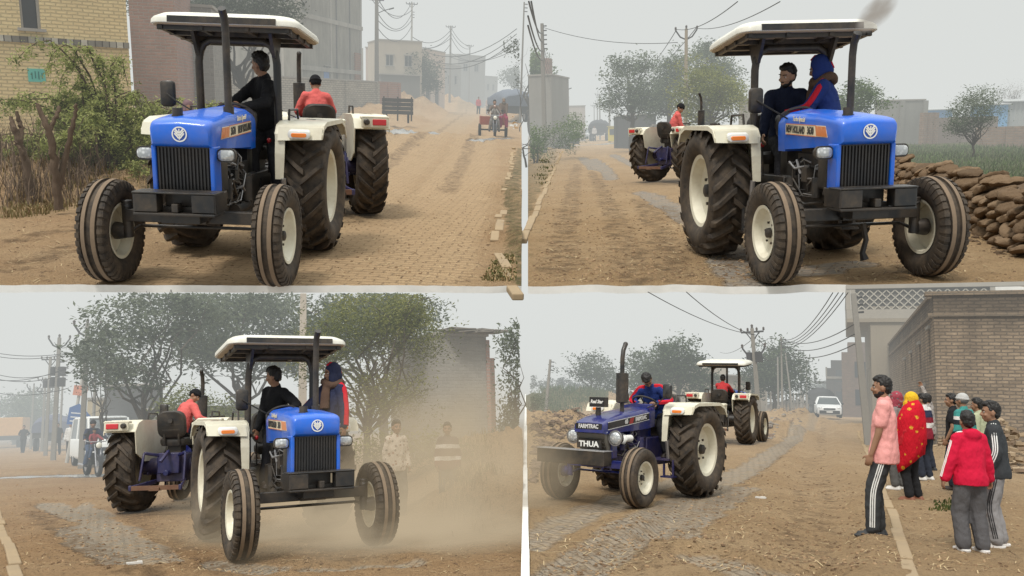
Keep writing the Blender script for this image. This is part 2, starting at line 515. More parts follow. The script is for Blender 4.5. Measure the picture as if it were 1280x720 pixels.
def rim_mb(r, w):
    """dished rim, outer face towards +x"""
    b = MB()
    prof = [(-w * .5, r * 1.04), (-w * .48, r * .93), (-w * .2, r * .88), (w * .12, r * .86), (w * .30, r * .90), (w * .46, r * .95), (w * .52, r * 1.05), (w * .56, r * 1.045), (w * .52, r * .93), (w * .36, r * .87), (w * .16, r * .80),
            (w * .05, r * .62), (w * .10, r * .46), (w * .16, r * .36), (w * .16, 0.001)]
    b.lathe(prof, 40, m=0)
    b.lathe([(w * .15, r * .20), (w * .34, r * .18), (w * .38, r * .12), (w * .38, .001)], 20, m=1)
    for i in range(6):
        a = 2 * PI * i / 6; c = Vector((w * .13, r * .40 * math.cos(a), r * .40 * math.sin(a)))
        b.tube([c, c + Vector((w * .10, 0, 0))], r * .045, 6, 1)
    # back plate
    b.lathe([(w * .02, r * .86), (w * .0, r * .5), (w * .0, .001)], 40, m=0)
    return b
_meshes = {}
def wheel(parent, pos, side, front, r=None, steer=0.0, spin=0.0, lugs=True, rubber_mat=None):
    """part wheel (the rim) > tyre"""
    key = ('front', r, lugs) if front else ('rear',)
    if key not in _meshes:
        if front:
            _meshes[key] = (rim_mb(.262 * r / .5, .2).mesh('wheel', [CREAM(), DARK()]), front_tyre_mb(r, .27, lugs).mesh('tyre', [rubber(), worn_rib()], 30))
        else:
            _meshes[key] = (rim_mb(.42, .3).mesh('wheel', [CREAM(), DARK()]), rear_tyre_mb().mesh('tyre', [rubber()], 35))
    rm, tm = _meshes[key]
    o = bpy.data.objects.new('wheel', rm); COL.objects.link(o); o.parent = parent
    o.location = pos; o.rotation_euler = (spin, 0, (PI if side < 0 else 0) + steer)
    t = bpy.data.objects.new('tyre', tm); COL.objects.link(t); t.parent = o
    return o
def rrect(w, h, r, n=4):
    """rounded rectangle outline, centred, counter-clockwise"""
    out = []
    for cx, cy, a0 in ((w / 2 - r, h / 2 - r, 0), (-w / 2 + r, h / 2 - r, 90), (-w / 2 + r, -h / 2 + r, 180), (w / 2 - r, -h / 2 + r, 270)):
        for i in range(n + 1):
            a = R(a0 + 90 * i / n); out.append((cx + r * math.cos(a), cy + r * math.sin(a)))
    return out
def hood_ring(y, w, zb, zt, rc=.11, crown=.03, rake=0.0):
    pts = [(-w * .97, zb), (-w, lerp(zb, zt, .45))]
    for i in range(5):
        a = R(180 - 90 * i / 4); pts.append((-w + rc + rc * math.cos(a), zt - rc - crown + rc * math.sin(a)))
    pts.append((0, zt))
    left = pts[:-1]
    full = pts + [(-x, z) for x, z in reversed(left)]
    return [Vector((x, y + rake * (z - zb), z)) for x, z in full]
def headlight_rect(parent, x, y, z):
    b = MB(); s = 1
    rings = [[Vector((x + px, y - .13, z + pz)) for px, pz in rrect(.10, .08, .035)], [Vector((x + px, y - .03, z + pz)) for px, pz in rrect(.175, .125, .045)], [Vector((x + px, y + .012, z + pz)) for px, pz in rrect(.178, .128, .045)]]
    b.loft(rings, 0)
    o = b.build('headlight', [BLACK()], parent)
    g = MB(); rings = [[Vector((x + px, y + .008, z + pz)) for px, pz in rrect(.155, .105, .038)], [Vector((x + px, y + .03, z + pz)) for px, pz in rrect(.145, .095, .036)], [Vector((x + px, y + .042, z + pz)) for px, pz in rrect(.10, .06, .025)]]
    g.loft(rings, 0)
    g.build('lens', [lamp_glass()], o)
def fender_profile():
    return [(.80, .92), (.785, 1.20), (.752, 1.385), (.747, 1.41), (.66, 1.505), (.50, 1.545), (-.40, 1.555), (-.58, 1.50), (-.70, 1.36)]
def rear_fenders(parent, amber_front=True):
    for s in (-1, 1):
        b = MB(); pf = fender_profile(); t = .014; x0, x1 = s * .47, s * .99
        inn = []
        for i, (y, z) in enumerate(pf):
            a = pf[max(0, i - 1)]; c = pf[min(len(pf) - 1, i + 1)]
            d = Vector((c[0] - a[0], c[1] - a[1])).normalized(); nn = Vector((d.y, -d.x))
            if nn.dot(Vector((0, .8)) - Vector((y, z))) < 0: nn = -nn
            inn.append((y + nn.x * t, z + nn.y * t))
        # first stretch (down strut) is narrow, the top is full width
        def xw(i): return s * (.56 if i == 0 else (.575 if i <= 2 else .985))
        rings = []
        for i, ((y, z), (yi, zi)) in enumerate(zip(pf, inn)):
            xo = xw(i)
            rings.append([Vector((x0, y, z)), Vector((xo, y, z)), Vector((xo, yi, zi)), Vector((x0, yi, zi))])
        b.loft(rings, 0, smooth=False)
        # hanging lip on the outer edge
        for i in range(3, len(pf) - 1):
            (y0, z0), (y1, z1) = pf[i], pf[i + 1]
            b.hexa([(s * .972, y0, z0 - .001), (s * .972, y1, z1 - .001), (s * .988, y1, z1 - .001), (s * .988, y0, z0 - .001),
                    (s * .972, y0, z0 - .05), (s * .972, y1, z1 - .05), (s * .988, y1, z1 - .05), (s * .988, y0, z0 - .05)], 0)
        # inner wall
        wall = pf[3:] + [(-.62, 1.0), (-.3, .86), (.35, .84), (.62, 1.02)]
        b.prism(wall, s * .462, s * .476, 0)
        # front face plate below the lamp
        b.hexa([(s * .50, .765, 1.34), (s * .978, .755, 1.36), (s * .978, .775, 1.36), (s * .50, .785, 1.34), (s * .50, .70, 1.485), (s * .978, .70, 1.485), (s * .978, .72, 1.485), (s * .50, .72, 1.485)], 0)
        f = b.build('fender', [CREAM(), BLACK()], parent, mods='fix')
        # strut tube
        st = MB(); st.tube([(s * .56, .80, .93), (s * .56, .74, .62)], .03, 8, 0); st.build('fender_strut', [STEEL()], f)
        c = Vector((s * .74, .775, 1.425)); q = MB()
        q.loft([[c + Vector((px, dy, pz - dy * .5)) for px, pz in rrect(.24 * e, .085 * e, .035 * e)] for dy, e in ((0, 1), (.03, 1), (.036, .92))], 0)
        ind = q.build('indicator', [WHITE()], f)
        q = MB(); q.loft([[c + Vector((px, dy, pz - dy * .5)) for px, pz in rrect(.17 * e, .04 * e, .018 * e)] for dy, e in ((.034, 1), (.046, .95))], 0); q.build('lens', [AMBER()], ind)
        # rear lamp cluster
        q = MB(); q.box((s * .76, -.735, 1.46), (.40, .05, .17), 0); q.box((s * .76, -.69, 1.52), (.42, .14, .04), 0)
        tl = q.build('tail_lamp', [CREAM()], f, bevel=.015)
        q = MB(); q.box((s * .82, -.768, 1.455), (.20, .02, .085), 0); q.build('lens', [RED()], tl, bevel=.008)
        q = MB(); q.lathe([(-.766, .045), (-.80, .045), (-.815, .03), (-.815, .001)], 14, (s * .63, 0, 1.46), 'Y'); q.build('work_lamp', [BLACK()], tl)
        # grab rail
        q = MB(); q.tube([(s * .55, .45, 1.55), (s * .55, .42, 1.66), (s * .55, .05, 1.66), (s * .55, .02, 1.55)], .014, 6, 0); q.build('grab_rail', [BLACK()], f)
def seat(parent, y=.12, z=1.02, back=True):
    b = MB()
    b.loft([[Vector((px, y + py, z + dz)) for px, py in rrect(.46 * e, .44 * e, .09)] for dz, e in ((0, .92), (.05, 1), (.11, 1), (.14, .9))], 0)
    b.box((0, y, z - .12), (.22, .25, .24), 1)
    s = b.build('seat', [VINYL(), DARK()], parent)
    if back:
        b = MB(); rk = R(12)
        rings = []
        for dy, e in ((0, .94), (-.03, 1.0), (-.075, 1.0), (-.10, .9)):
            rings.append([Vector((px, y - .2 + dy - (pz + .05) * math.tan(rk), z + .36 + pz)) for px, pz in rrect(.48 * e, .46 * e, .14)])
        b.loft(rings, 0)
        for k in (-.09, 0, .09): b.box((0, y - .305 - k * .2, z + .36 + k), (.30, .012, .025), 1, Matrix.Rotation(rk, 3, 'X'))
        b.tube([(0, y - .34, z + .42), (0, y - .36, z + .42)], .04, 10, 1)
        b.tube([(-.12, y - .24, z + .02), (-.12, y - .27, z + .2)], .018, 6, 1); b.tube([(.12, y - .24, z + .02), (.12, y - .27, z + .2)], .018, 6, 1)
        b.build('backrest', [VINYL(), DARK()], parent)
def steering(parent, c=(0, .66, 1.50), tilt=38, r=.21):
    b = MB(); c = Vector(c); t = R(tilt)
    ax = Vector((0, -math.sin(t), math.cos(t))); u = Vector((1, 0, 0)); w = ax.cross(u)
    pts = [c + (u * math.cos(2 * PI * i / 28) + w * math.sin(2 * PI * i / 28)) * r for i in range(28)]
    rings = []
    for i, p in enumerate(pts):
        rad = (p - c).normalized()
        rings.append([p + (rad * math.cos(a) + ax * math.sin(a)) * .016 for a in [2 * PI * j / 7 for j in range(7)]])
    rings.append(rings[0]); b.loft(rings, 0, caps=False)
    for a in (90, 210, 330): b.tube([c - ax * .03, c + (u * math.cos(R(a)) + w * math.sin(R(a))) * r], .011, 6, 0)
    b.tube([c - ax * .5, c], .03, 10, 0); b.ell(c - ax * .02, (.05, .05, .03), 0)
    b.build('steering_wheel', [VINYL()], parent)
def drivetrain(parent, col, axle_z=.76, fz=.5, fax=.62, fy=2.0, beam=None):
    beam = beam or col
    b = MB()
    b.box((0, .25, .74), (.46, 1.2, .46), 0); b.box((0, .85, .78), (.38, .6, .40), 0)
    b.box((0, .85, 1.04), (.34, .34, .16), 0)
    b.tube([(-.62, 0, axle_z), (-.3, 0, axle_z), (.3, 0, axle_z), (.62, 0, axle_z)], [.11, .15, .15, .11], 16, 0)
    b.box((0, -.38, .82), (.36, .14, .34), 0); b.tube([(0, -.4, .66), (0, -.56, .66)], .05, 10, 0)
    for s in (-1, 1):
        b.bar((s * .16, -.42, .95), (s * .34, -.62, 1.0), .05, .05, 0)
        b.bar((s * .34, -.62, 1.0), (s * .36, -.72, .55), .035, .035, 0)
        b.bar((s * .24, -.32, .52), (s * .40, -.95, .46), .035, .075, 0)
        b.bar((s * .40, -.95, .46), (s * .40, -1.0, .46), .05, .09, 0)
        b.bar((s * .46, .55, .64), (s * .46, -.15, .64), .03, .06, 0)
    b.bar((0, -.45, 1.02), (0, -.80, .86), .05, .05, 0)
    b.build('transmission', [col], parent, bevel=.012)
    b = MB()
    b.bar((-.40, -.97, .46), (.40, -.97, .46), .05, .07, 0); b.box((0, -.98, .44), (.16, .12, .05), 0)
    b.build('drawbar', [paint('rusty_steel', (.13, .06, .035), .7, 0, .4)], parent)
    for s in (-1, 1):
        b = MB(); b.box((s * .43, .42, .63), (.34, .8, .03), 0)
        b.box((s * .57, .75, .36), (.20, .20, .025), 0); b.bar((s * .49, .75, .36), (s * .49, .75, .63), .03, .03, 0); b.bar((s * .65, .75, .36), (s * .65, .75, .63), .03, .03, 0)
        b.build('footplate', [col], parent)
    # front axle
    b = MB(); b.bar((-fax, fy, fz + .16), (fax, fy, fz + .16), .11, .12, 0); b.box((0, fy, fz + .18), (.30, .22, .16), 0)
    for s in (-1, 1):
        b.tube([(s * fax, fy, fz + .30), (s * fax, fy, fz - .06)], .05, 12, 0); b.tube([(s * fax, fy, fz + .24), (s * (fax - .02), fy, fz + .30)], [.06, .03], 10, 0)
        b.tube([(s * fax, fy, fz), (s * (fax + .14), fy, fz)], .045, 10, 0)
        b.lathe([(s * (fax + .02), .001), (s * (fax + .02), .07), (s * (fax + .10), .085), (s * (fax + .13), .085), (s * (fax + .13), .001)], 16, (0, fy, fz))
    b.tube([(-fax + .02, fy - .22, fz + .02), (fax - .02, fy - .22, fz + .02)], .018, 8, 0)
    for s in (-1, 1): b.bar((s * fax, fy, fz - .02), (s * (fax - .02), fy - .22, fz + .02), .03, .03, 0)
    b.build('front_axle', [beam], parent, bevel=.01)
def engine(parent, col, y0=.98, y1=1.80, ztop=1.25):
    r_ = random.Random(3); b = MB()
    b.box((0, (y0 + y1) / 2, .80), (.34, y1 - y0, .36), 0); b.box((0, (y0 + y1) / 2, 1.08), (.28, y1 - y0 - .06, .30), 0); b.box((0, (y0 + y1) / 2, ztop), (.22, y1 - y0 - .1, .08), 0)
    for s in (-1, 1):
        for k in range(3):
            y = lerp(y0 + .15, y1 - .15, k / 2)
            b.box((s * .19, y, .92 + .1 * (k % 2)), (.10, .13, .15), 0); b.tube([(s * .16, y, 1.02), (s * .22, y + .03, 1.10)], .03, 8, 0)
        b.tube([(s * .24, y0 + .12, .72), (s * .24, y0 + .12, .98)], .06, 12, 0); b.tube([(s * .23, y1 - .12, .80), (s * .23, y1 - .12, 1.0)], .045, 12, 0)
        b.tube([(s * .22, y0 + .05, .66), (s * .22, y1 - .35, .66)], .055, 10, 0)
        for k in range(18):
            ya, yb = r_.uniform(y0, y1), r_.uniform(y0, y1); za, zb = r_.uniform(.68, ztop), r_.uniform(.68, ztop)
            xm = s * r_.uniform(.20, .28)
            b.tube([(s * .17, ya, za), (xm, lerp(ya, yb, .3), lerp(za, zb, .2) + .03), (xm, lerp(ya, yb, .7), lerp(za, zb, .8) - .03), (s * .17, yb, zb)], r_.choice([.006, .009, .014]), 6, r_.choice([0, 1, 1, 2]))
    b.box((0, 1.55, .70), (.30, 1.4, .14), 0)
    b.build('engine', [col, STEEL(), BLACK()], parent)
def lever(parent, x, y, z, h, knob):
    b = MB(); b.tube([(x, y, z), (x, y - .04, z + h)], .011, 6, 0); b.ell((x, y - .04, z + h), (.026, .026, .032), 1); b.build('lever', [BLACK(), knob], parent)

def make_canopied(label_kw):
    t = thing('canopy_tractor', **label_kw)
    drivetrain(t, BLACK(), fax=.64)
    engine(t, DARK())
    # bonnet
    b = MB()
    b.loft([hood_ring(.93, .27, 1.27, 1.69, .09, .03), hood_ring(1.30, .275, 1.285, 1.685, .09, .03), hood_ring(1.72, .283, 1.305, 1.66, .08, .025), hood_ring(2.08, .290, 1.33, 1.615, .06, .02),
            hood_ring(2.20, .287, 1.335, 1.595, .055, .02), hood_ring(2.245, .275, 1.348, 1.565, .05, .015), hood_ring(2.262, .257, 1.37, 1.535, .05, .01)], 0)
    # bonnet cowl rising to the dash
    b.loft([hood_ring(.70, .245, 1.25, 1.66, .10, .03), hood_ring(.935, .266, 1.25, 1.70, .10, .03)], 0)
    hood = b.build('bonnet', [BLUE()], t, mods='fix')
    # emblem: white ring with a leaf
    e = MB(); o = Vector((0, 2.268, 1.455))
    def ring2(r0, r1, dy, m):
        n = 28; a = [o + Vector((r1 * math.cos(2 * PI * i / n), dy, r1 * math.sin(2 * PI * i / n))) for i in range(n)]; c = [o + Vector((r0 * math.cos(2 * PI * i / n), dy, r0 * math.sin(2 * PI * i / n))) for i in range(n)]
        e.add(a + c, [(i, (i + 1) % n, n + (i + 1) % n, n + i) for i in range(n)], m)
    ring2(.058, .070, .004, 0); ring2(.0, .058, .002, 1)
    e.box(o + Vector((0, .006, 0)), (.010, .004, .098), 0)
    for s in (-1, 1):
        for k, (z0, ln) in enumerate(((-.036, .062), (-.012, .058), (.012, .046))):
            p0 = o + Vector((s * .006, .006, z0)); p1 = o + Vector((s * (.006 + ln * .60), .006, z0 + ln * .72))
            e.bar(p0, p1, .004, .013, 0, Vector((0, 1, 0)).cross((p1 - p0).normalized()))
    e.build('emblem', [WHITE(), paint('emblem_blue', (.008, .07, .40), .3, .3, .03)], hood)
    # side decals with lettering
    for s in (-1, 1):
        d = MB(); x = s * .3235
        ylo, yhi = .98, 1.98
        def zc(y): return 1.495 - (y - .98) * .035
        def xx(y): return s * (lerp(.2735, .2895, (y - .93) / 1.1) + .001)
        d.hexa([(xx(ylo), ylo, zc(ylo) - .062), (xx(yhi), yhi + .03, zc(yhi) - .055), (xx(yhi), yhi - .02, zc(yhi) + .055), (xx(ylo), ylo, zc(ylo) + .05)] +
               [(xx(ylo) + s * .003, ylo, zc(ylo) - .062), (xx(yhi) + s * .003, yhi + .03, zc(yhi) - .055), (xx(yhi) + s * .003, yhi - .02, zc(yhi) + .055), (xx(ylo) + s * .003, ylo, zc(ylo) + .05)], 0)
        for (ya, yb, m) in ((1.76, 1.80, 1), (1.82, 1.88, 1), (1.90, 1.985, 1)):
            d.hexa([(xx(ya) + s * .003, ya, zc(ya) - .05), (xx(yb) + s * .003, yb + .02, zc(yb) - .05), (xx(yb) + s * .003, yb - .02, zc(yb) + .048), (xx(ya) + s * .003, ya - .03, zc(ya) + .048)] +
                   [(xx(ya) + s * .005, ya, zc(ya) - .05), (xx(yb) + s * .005, yb + .02, zc(yb) - .05), (xx(yb) + s * .005, yb - .02, zc(yb) + .048), (xx(ya) + s * .005, ya - .03, zc(ya) + .048)], m)
        # lettering runs from the reader's left
        run = Vector((0, s, 0)); rr = Vector((s * .016 / 1.0 * s, s, -.045 * s)).normalized()
        def tm(y, dz=0.0, off=.006): return basis(rr, Vector((0, 0, 1)), Vector((s, 0, 0)), (xx(y) + s * off, y, zc(y) + dz))
        d.text('NEW HOLLAND', .105, tm(1.24 if s > 0 else 1.22, -.005), 2, .002, .62, .003)
        d.text('3630', .105, tm(1.62, -.005), 2, .002, .75, .003)
        d.text('Turbo Special', .07, tm(1.32, .105, .004), 0, .002, .8, .001, .3)
        for dz in (-.056, .052):
            d.bar((xx(1.0) + s * .004, 1.0, zc(1.0) + dz), (xx(1.74) + s * .004, 1.74, zc(1.74) + dz), .003, .008, 1)
        d.build('decal', [paint('decal_cream', (.74, .66, .48), .4, .2, .05), paint('decal_orange', (.62, .18, .04), .4, .2, .05), paint('decal_black', (.015, .015, .017), .4, .1, .03)], hood)
    # grille
    b = MB(); b.box((0, 2.02, 1.12), (.49, .34, .43), 0)
    for k in range(15): b.box((-.224 + .032 * k, 2.195, 1.125), (.013, .03, .40), 0)
    b.box((0, 2.205, .92), (.51, .04, .03), 0)
    b.build('grille', [paint('grille_plastic', (.013, .013, .015), .4, .2, .12)], t)
    for s in (-1, 1):
        b = MB(); b.box((s * .268, 2.12, 1.13), (.042, .20, .43), 0); b.build('grille_surround', [BLUE()], t, bevel=.012)
        b = MB(); b.box((s * .25, 1.90, 1.10), (.06, .22, .40), 0); b.build('radiator_cowl', [BLACK()], t, bevel=.02)
    for s in (-1, 1): headlight_rect(t, s * .375, 2.12, 1.265)
    for s in (-1, 1):
        b = MB(); b.bar((s * .27, 2.02, 1.265), (s * .375, 2.02, 1.265), .03, .03, 0); b.build('headlight_bracket', [BLACK()], t)
    # weight frame / bumper
    b = MB(); b.box((0, 2.36, .745), (.74, .28, .025), 0)
    for s in (-1, 1):
        b.box((s * .26, 2.41, .845), (.21, .15, .165), 0); b.box((s * .365, 2.32, .845), (.02, .32, .18), 0)
    b.box((0, 2.28, .845), (.30, .04, .17), 0); b.box((0, 2.37, .938), (.76, .24, .018), 0); b.box((0, 2.42, .80), (.06, .12, .08), 0)
    b.bar((-.30, 2.30, .86), (-.36, 2.12, .90), .03, .08, 0); b.bar((.30, 2.30, .86), (.36, 2.12, .90), .03, .08, 0)
    b.box((0, 2.1, .72), (.36, .5, .16), 0)
    b.build('bumper', [BLACK()], t, bevel=.008)
    # exhaust and pre-cleaner
    b = MB(); b.tube([(-.20, 1.46, 1.60), (-.20, 1.46, 2.42), (-.20, 1.48, 2.54), (-.20, 1.55, 2.63)], [.037, .037, .038, .041], 14, 0); b.tube([(-.20, 1.46, 1.62), (-.20, 1.46, 1.70)], .052, 14, 0)
    b.build('exhaust_pipe', [BLACK()], t)
    b = MB(); b.tube([(.10, 2.02, 1.56), (.10, 2.02, 1.685)], .048, 14, 0); b.tube([(.10, 2.02, 1.60), (.10, 2.02, 1.62)], .056, 14, 0); b.build('air_cleaner', [BLACK()], t)
    # dash
    b = MB(); b.loft([[Vector((px, .56 - pz * .25, 1.52 + pz)) for px, pz in rrect(.44, .26, .06)], [Vector((px, .72, 1.52 + pz)) for px, pz in rrect(.48, .30, .06)]], 0); b.box((0, .70, 1.18), (.34, .18, .5), 0)
    b.build('dashboard', [BLACK()], t)
    steering(t, (0, .58, 1.58), 40, .215)
    seat(t, .0, 1.08)
    rear_fenders(t)
    for s in (-1, 1):
        lever(t, s * .30, .42, .95, .36, RED()); lever(t, s * .36, .30, 1.0, .34, BLACK())
    # roll hoop and canopy
    b = MB()
    hoop = [(-.43, .44, .64), (-.43, .44, 1.2), (-.43, .44, 2.150), (-.415, .44, 2.260), (-.37, .44, 2.345), (-.29, .44, 2.385), (.29, .44, 2.385), (.37, .44, 2.345), (.415, .44, 2.260), (.43, .44, 2.150), (.43, .44, 1.2), (.43, .44, .64)]
    b.tube(hoop, .043, 10, 0)
    for s in (-1, 1):
        b.prism([(.36, 2.220), (.52, 2.220), (.66, 2.470), (.22, 2.470)], s * .40, s * .435, 0)
        b.box((s * .43, .44, 1.45), (.07, .10, .06), 0)
    b.build('roll_hoop', [BLACK()], t)
    b = MB(); cx, cy, W_, L_ = 0, .36, 1.56, 1.20
    def cr(z, e, r): return [Vector((cx + px, cy + py, z)) for px, py in rrect(W_ * e, L_ * e, r, 5)]
    b.loft([cr(2.470, .99, .14), cr(2.475, 1.0, .15), cr(2.515, 1.0, .16), cr(2.545, .975, .17), cr(2.585, .90, .2), cr(2.605, .75, .2), cr(2.612, .4, .15)], 0)
    can = b.build('canopy', [paint('canopy_shell', (.70, .69, .62), .45, .1, .30)], t)
    b = MB(); b.loft([cr(2.458, .965, .13), cr(2.472, .965, .13)], 1)
    for x in (-.66, -.24, .24, .66): b.box((x, cy, 2.440), (.045, 1.08, .05), 0)
    for y in (-.14, .20, .52, .86): b.box((0, y, 2.436), (1.40, .045, .05), 0)
    b.box((0, cy + .585, 2.507), (1.12, .055, .065), 0); b.box((0, cy - .585, 2.507), (1.12, .055, .065), 0)
    b.build('canopy_lining', [BLACK(), plain('canopy_board', (.40, .31, .22), .8)], can)
    can.matrix_basis = Matrix.Translation((0, .40, 2.44)) @ Matrix.Rotation(R(5.5), 4, 'X') @ Matrix.Translation((0, -.40, -2.44))
    # mirror
    b = MB(); b.loft([[Vector((.60 + px, .93 + dy, 1.80 + pz)) for px, pz in rrect(.15 * e, .27 * e, .04 * e)] for dy, e in ((-.03, .9), (-.02, 1), (.02, 1), (.035, .85))], 0)
    b.tube([(.60, .97, 1.80), (.48, 1.0, 1.72), (.27, 1.0, 1.60)], .009, 6, 0)
    b.build('mirror', [BLACK()], t, bevel=0)
    for s in (-1, 1):
        wheel(t, (s * .80, 2.0, .5), s, True, .5, spin=rnd.random() * 3)
        wheel(t, (s * .745, 0, .778), s, False, spin=rnd.random() * 3)
    return t

def make_bare(label_kw):
    """dark blue tractor without canopy: upright silencer, round lamps, front beam"""
    t = thing('open_tractor', **label_kw)
    drivetrain(t, paint('dark_navy_iron', (.007, .010, .075), .45, .1, .3), fz=.44, fax=.52, beam=NAVY())
    engine(t, paint('dark_navy_iron', (.007, .010, .075), .45, .1, .3), ztop=1.1)
    b = MB()
    b.loft([hood_ring(.80, .27, 1.12, 1.47, .10, .03), hood_ring(1.15, .275, 1.10, 1.445, .10, .03), hood_ring(1.62, .28, 1.085, 1.40, .09, .03), hood_ring(2.05, .28, 1.07, 1.325, .08, .02, -.05), hood_ring(2.26, .272, 1.055, 1.27, .07, .02, -.10),
            hood_ring(2.33, .25, 1.075, 1.225, .05, .01, -.1)], 0)
    b.loft([hood_ring(.58, .24, 1.14, 1.50, .10, .03), hood_ring(.82, .268, 1.12, 1.52, .10, .03)], 0)
    hood = b.build('bonnet', [NAVY()], t, mods='fix')
    blk = paint('decal_black', (.015, .015, .017), .4, .1, .03)
    for s in (-1, 1):
        d = MB()
        def zc(y): return lerp(1.315, 1.175, (y - .85) / 1.4)
        def xx(y): return s * (lerp(.272, .2825, (y - .8) / .8) if y < 1.6 else lerp(.2825, .276, (y - 1.6) / .65))
        ys = [.86, 1.2, 1.6, 2.0, 2.22]
        for a, c in zip(ys, ys[1:]):
            d.hexa([(xx(a), a, zc(a) - .048), (xx(c), c, zc(c) - .048), (xx(c), c, zc(c) + .048), (xx(a), a, zc(a) + .048),
                    (xx(a) + s * .004, a, zc(a) - .048), (xx(c) + s * .004, c, zc(c) - .048), (xx(c) + s * .004, c, zc(c) + .048), (xx(a) + s * .004, a, zc(a) + .048)], 0)
            for dz in (-.054, .054): d.bar((xx(a) + s * .003, a, zc(a) + dz), (xx(c) + s * .003, c, zc(c) + dz), .006, .008, 1)
        rr = Vector((0, s, -.1 * s)).normalized()
        def tm(y, dz=0.0): return basis(rr, Vector((0, 0, 1)), Vector((s, 0, 0)), (xx(y) + s * .008, y, zc(y) + dz))
        d.text('FARMTRAC', .088, tm(1.16), 1, .002, .85, .003); d.text('60', .095, tm(1.66), 1, .002, 1.0, .004)
        d.hexa([(xx(1.44) + s * .003, 1.44, zc(1.44) - .045), (xx(1.56) + s * .003, 1.56, zc(1.56) - .045), (xx(1.52) + s * .003, 1.52, zc(1.52) + .045), (xx(1.40) + s * .003, 1.40, zc(1.40) + .045),
                (xx(1.44) + s * .006, 1.44, zc(1.44) - .045), (xx(1.56) + s * .006, 1.56, zc(1.56) - .045), (xx(1.52) + s * .006, 1.52, zc(1.52) + .045), (xx(1.40) + s * .006, 1.40, zc(1.40) + .045)], 2)
        d.build('decal', [blk, paint('decal_silver', (.62, .62, .62), .35, .3, .05), paint('decal_red', (.30, .02, .02), .4, .2, .05)], hood)
    d = MB(); d.box((0, 2.322, 1.165), (.46, .012, .085), 0); d.text('FARMTRAC', .085, basis(Vector((-1, 0, 0)), Vector((0, 0, 1)), Vector((0, 1, 0)), (0, 2.332, 1.165)), 1, .002, .8, .003)
    d.build('nose_badge', [blk, paint('decal_silver', (.62, .62, .62), .35, .3, .05)], hood)
    # grille with number plate
    b = MB(); b.prism([(1.9, .70), (2.10, .70), (2.27, 1.06), (1.9, 1.10)], -.25, .25, 0)
    for z in (.80, .86, .92, .98): b.box((0, 2.16 + (z - .80) * .47, z), (.44, .02, .02), 1)
    b.build('grille', [paint('grey_grille', (.15, .145, .13), .5, .1, .3), BLACK()], t, bevel=.008)
    b = MB(); b.box((0, 2.30, .90), (.42, .02, .125), 0); b.text('THUA', .115, basis(Vector((-1, 0, 0)), Vector((0, 0, 1)), Vector((0, 1, 0)), (0, 2.313, .90)), 1, .003, 1.1, .004)
    b.build('name_plate', [BLACK(), WHITE()], t)
    for s in (-1, 1):
        b = MB(); b.box((s * .268, 2.02, .88), (.03, .16, .38), 0); b.build('grille_surround', [NAVY()], t, bevel=.01)
    for s in (-1, 1):
        c = (s * .37, 0, 1.0)
        b = MB(); b.lathe([(2.02, .001), (2.02, .04), (2.06, .09), (2.14, .112), (2.165, .112)], 20, c, 'Y'); b.bar((s * .26, 2.06, .99), (s * .37, 2.06, .99), .03, .03, 0); o = b.build('headlight', [BLACK()], t, mods='fix')
        b = MB(); b.lathe([(2.155, .118), (2.172, .115), (2.172, .098)], 24, c, 'Y'); b.build('lamp_ring', [STEEL()], o, mods='fix')
        b = MB(); b.lathe([(2.162, .10), (2.185, .08), (2.195, .04), (2.197, .001)], 20, c, 'Y'); b.build('lens', [lamp_glass()], o, mods='fix')
    # front beam
    b = MB(); b.box((.11, 2.56, .72), (1.16, .24, .20), 0); b.box((.11, 2.56, .826), (1.18, .26, .015), 1)
    for s in (-1, 1): b.box((s * .22, 2.2, .68), (.06, .6, .16), 0)
    b.build('bumper', [BLACK(), STEEL()], t, bevel=.008)
    # silencer
    b = MB(); b.tube([(-.12, 1.50, 1.38), (-.12, 1.50, 1.52)], .034, 12, 0); b.tube([(-.12, 1.50, 1.52), (-.12, 1.50, 1.535), (-.12, 1.50, 1.99), (-.12, 1.50, 2.0)], [.05, .098, .098, .05], 20, 0)
    b.tube([(-.12, 1.50, 2.0), (-.12, 1.50, 2.22), (-.12, 1.47, 2.36), (-.12, 1.40, 2.46)], .037, 12, 0); b.ell((-.12, 1.40, 2.46), (.04, .04, .04), 0)
    b.build('silencer', [BLACK()], t)
    # sign box on the bonnet
    b = MB(); b.bar((.02, 2.0, 1.30), (.02, 2.0, 1.45), .06, .06, 0); b.box((.02, 1.99, 1.53), (.27, .12, .15), 0); b.box((.02, 2.052, 1.53), (.25, .006, .13), 1)
    b.text('Real Star', .075, basis(Vector((-1, 0, 0)), Vector((0, 0, 1)), Vector((0, 1, 0)), (.02, 2.058, 1.535)), 2, .002, .8, .002, .2)
    b.build('sign_box', [BLACK(), blk, WHITE()], t, bevel=.006)
    b = MB(); b.box((0, .56, 1.40), (.40, .12, .22), 0); b.box((0, .62, 1.12), (.30, .16, .4), 0); b.build('dashboard', [NAVY()], t, bevel=.02)
    steering(t, (0, .46, 1.52), 32, .215)
    seat(t, -.08, 1.10)
    rear_fenders(t)
    b = MB(); b.tube([(-.30, 1.55, .98), (-.30, 1.75, .98)], .055, 14, 0); b.ell((-.30, 1.78, .96), (.05, .05, .07), 0); b.build('filter_bowl', [WHITE()], t)
    for s in (-1, 1): lever(t, s * .28, .38, .95, .34, BLACK())
    b = MB(); b.loft([[Vector((-.60 + px, .86 + dy, 1.72 + pz)) for px, pz in rrect(.15 * e, .24 * e, .04 * e)] for dy, e in ((-.03, .9), (-.02, 1), (.02, 1), (.035, .85))], 0)
    b.tube([(-.60, .83, 1.70), (-.42, .84, 1.52), (-.24, .86, 1.45)], .009, 6, 0); b.build('mirror', [BLACK()], t)
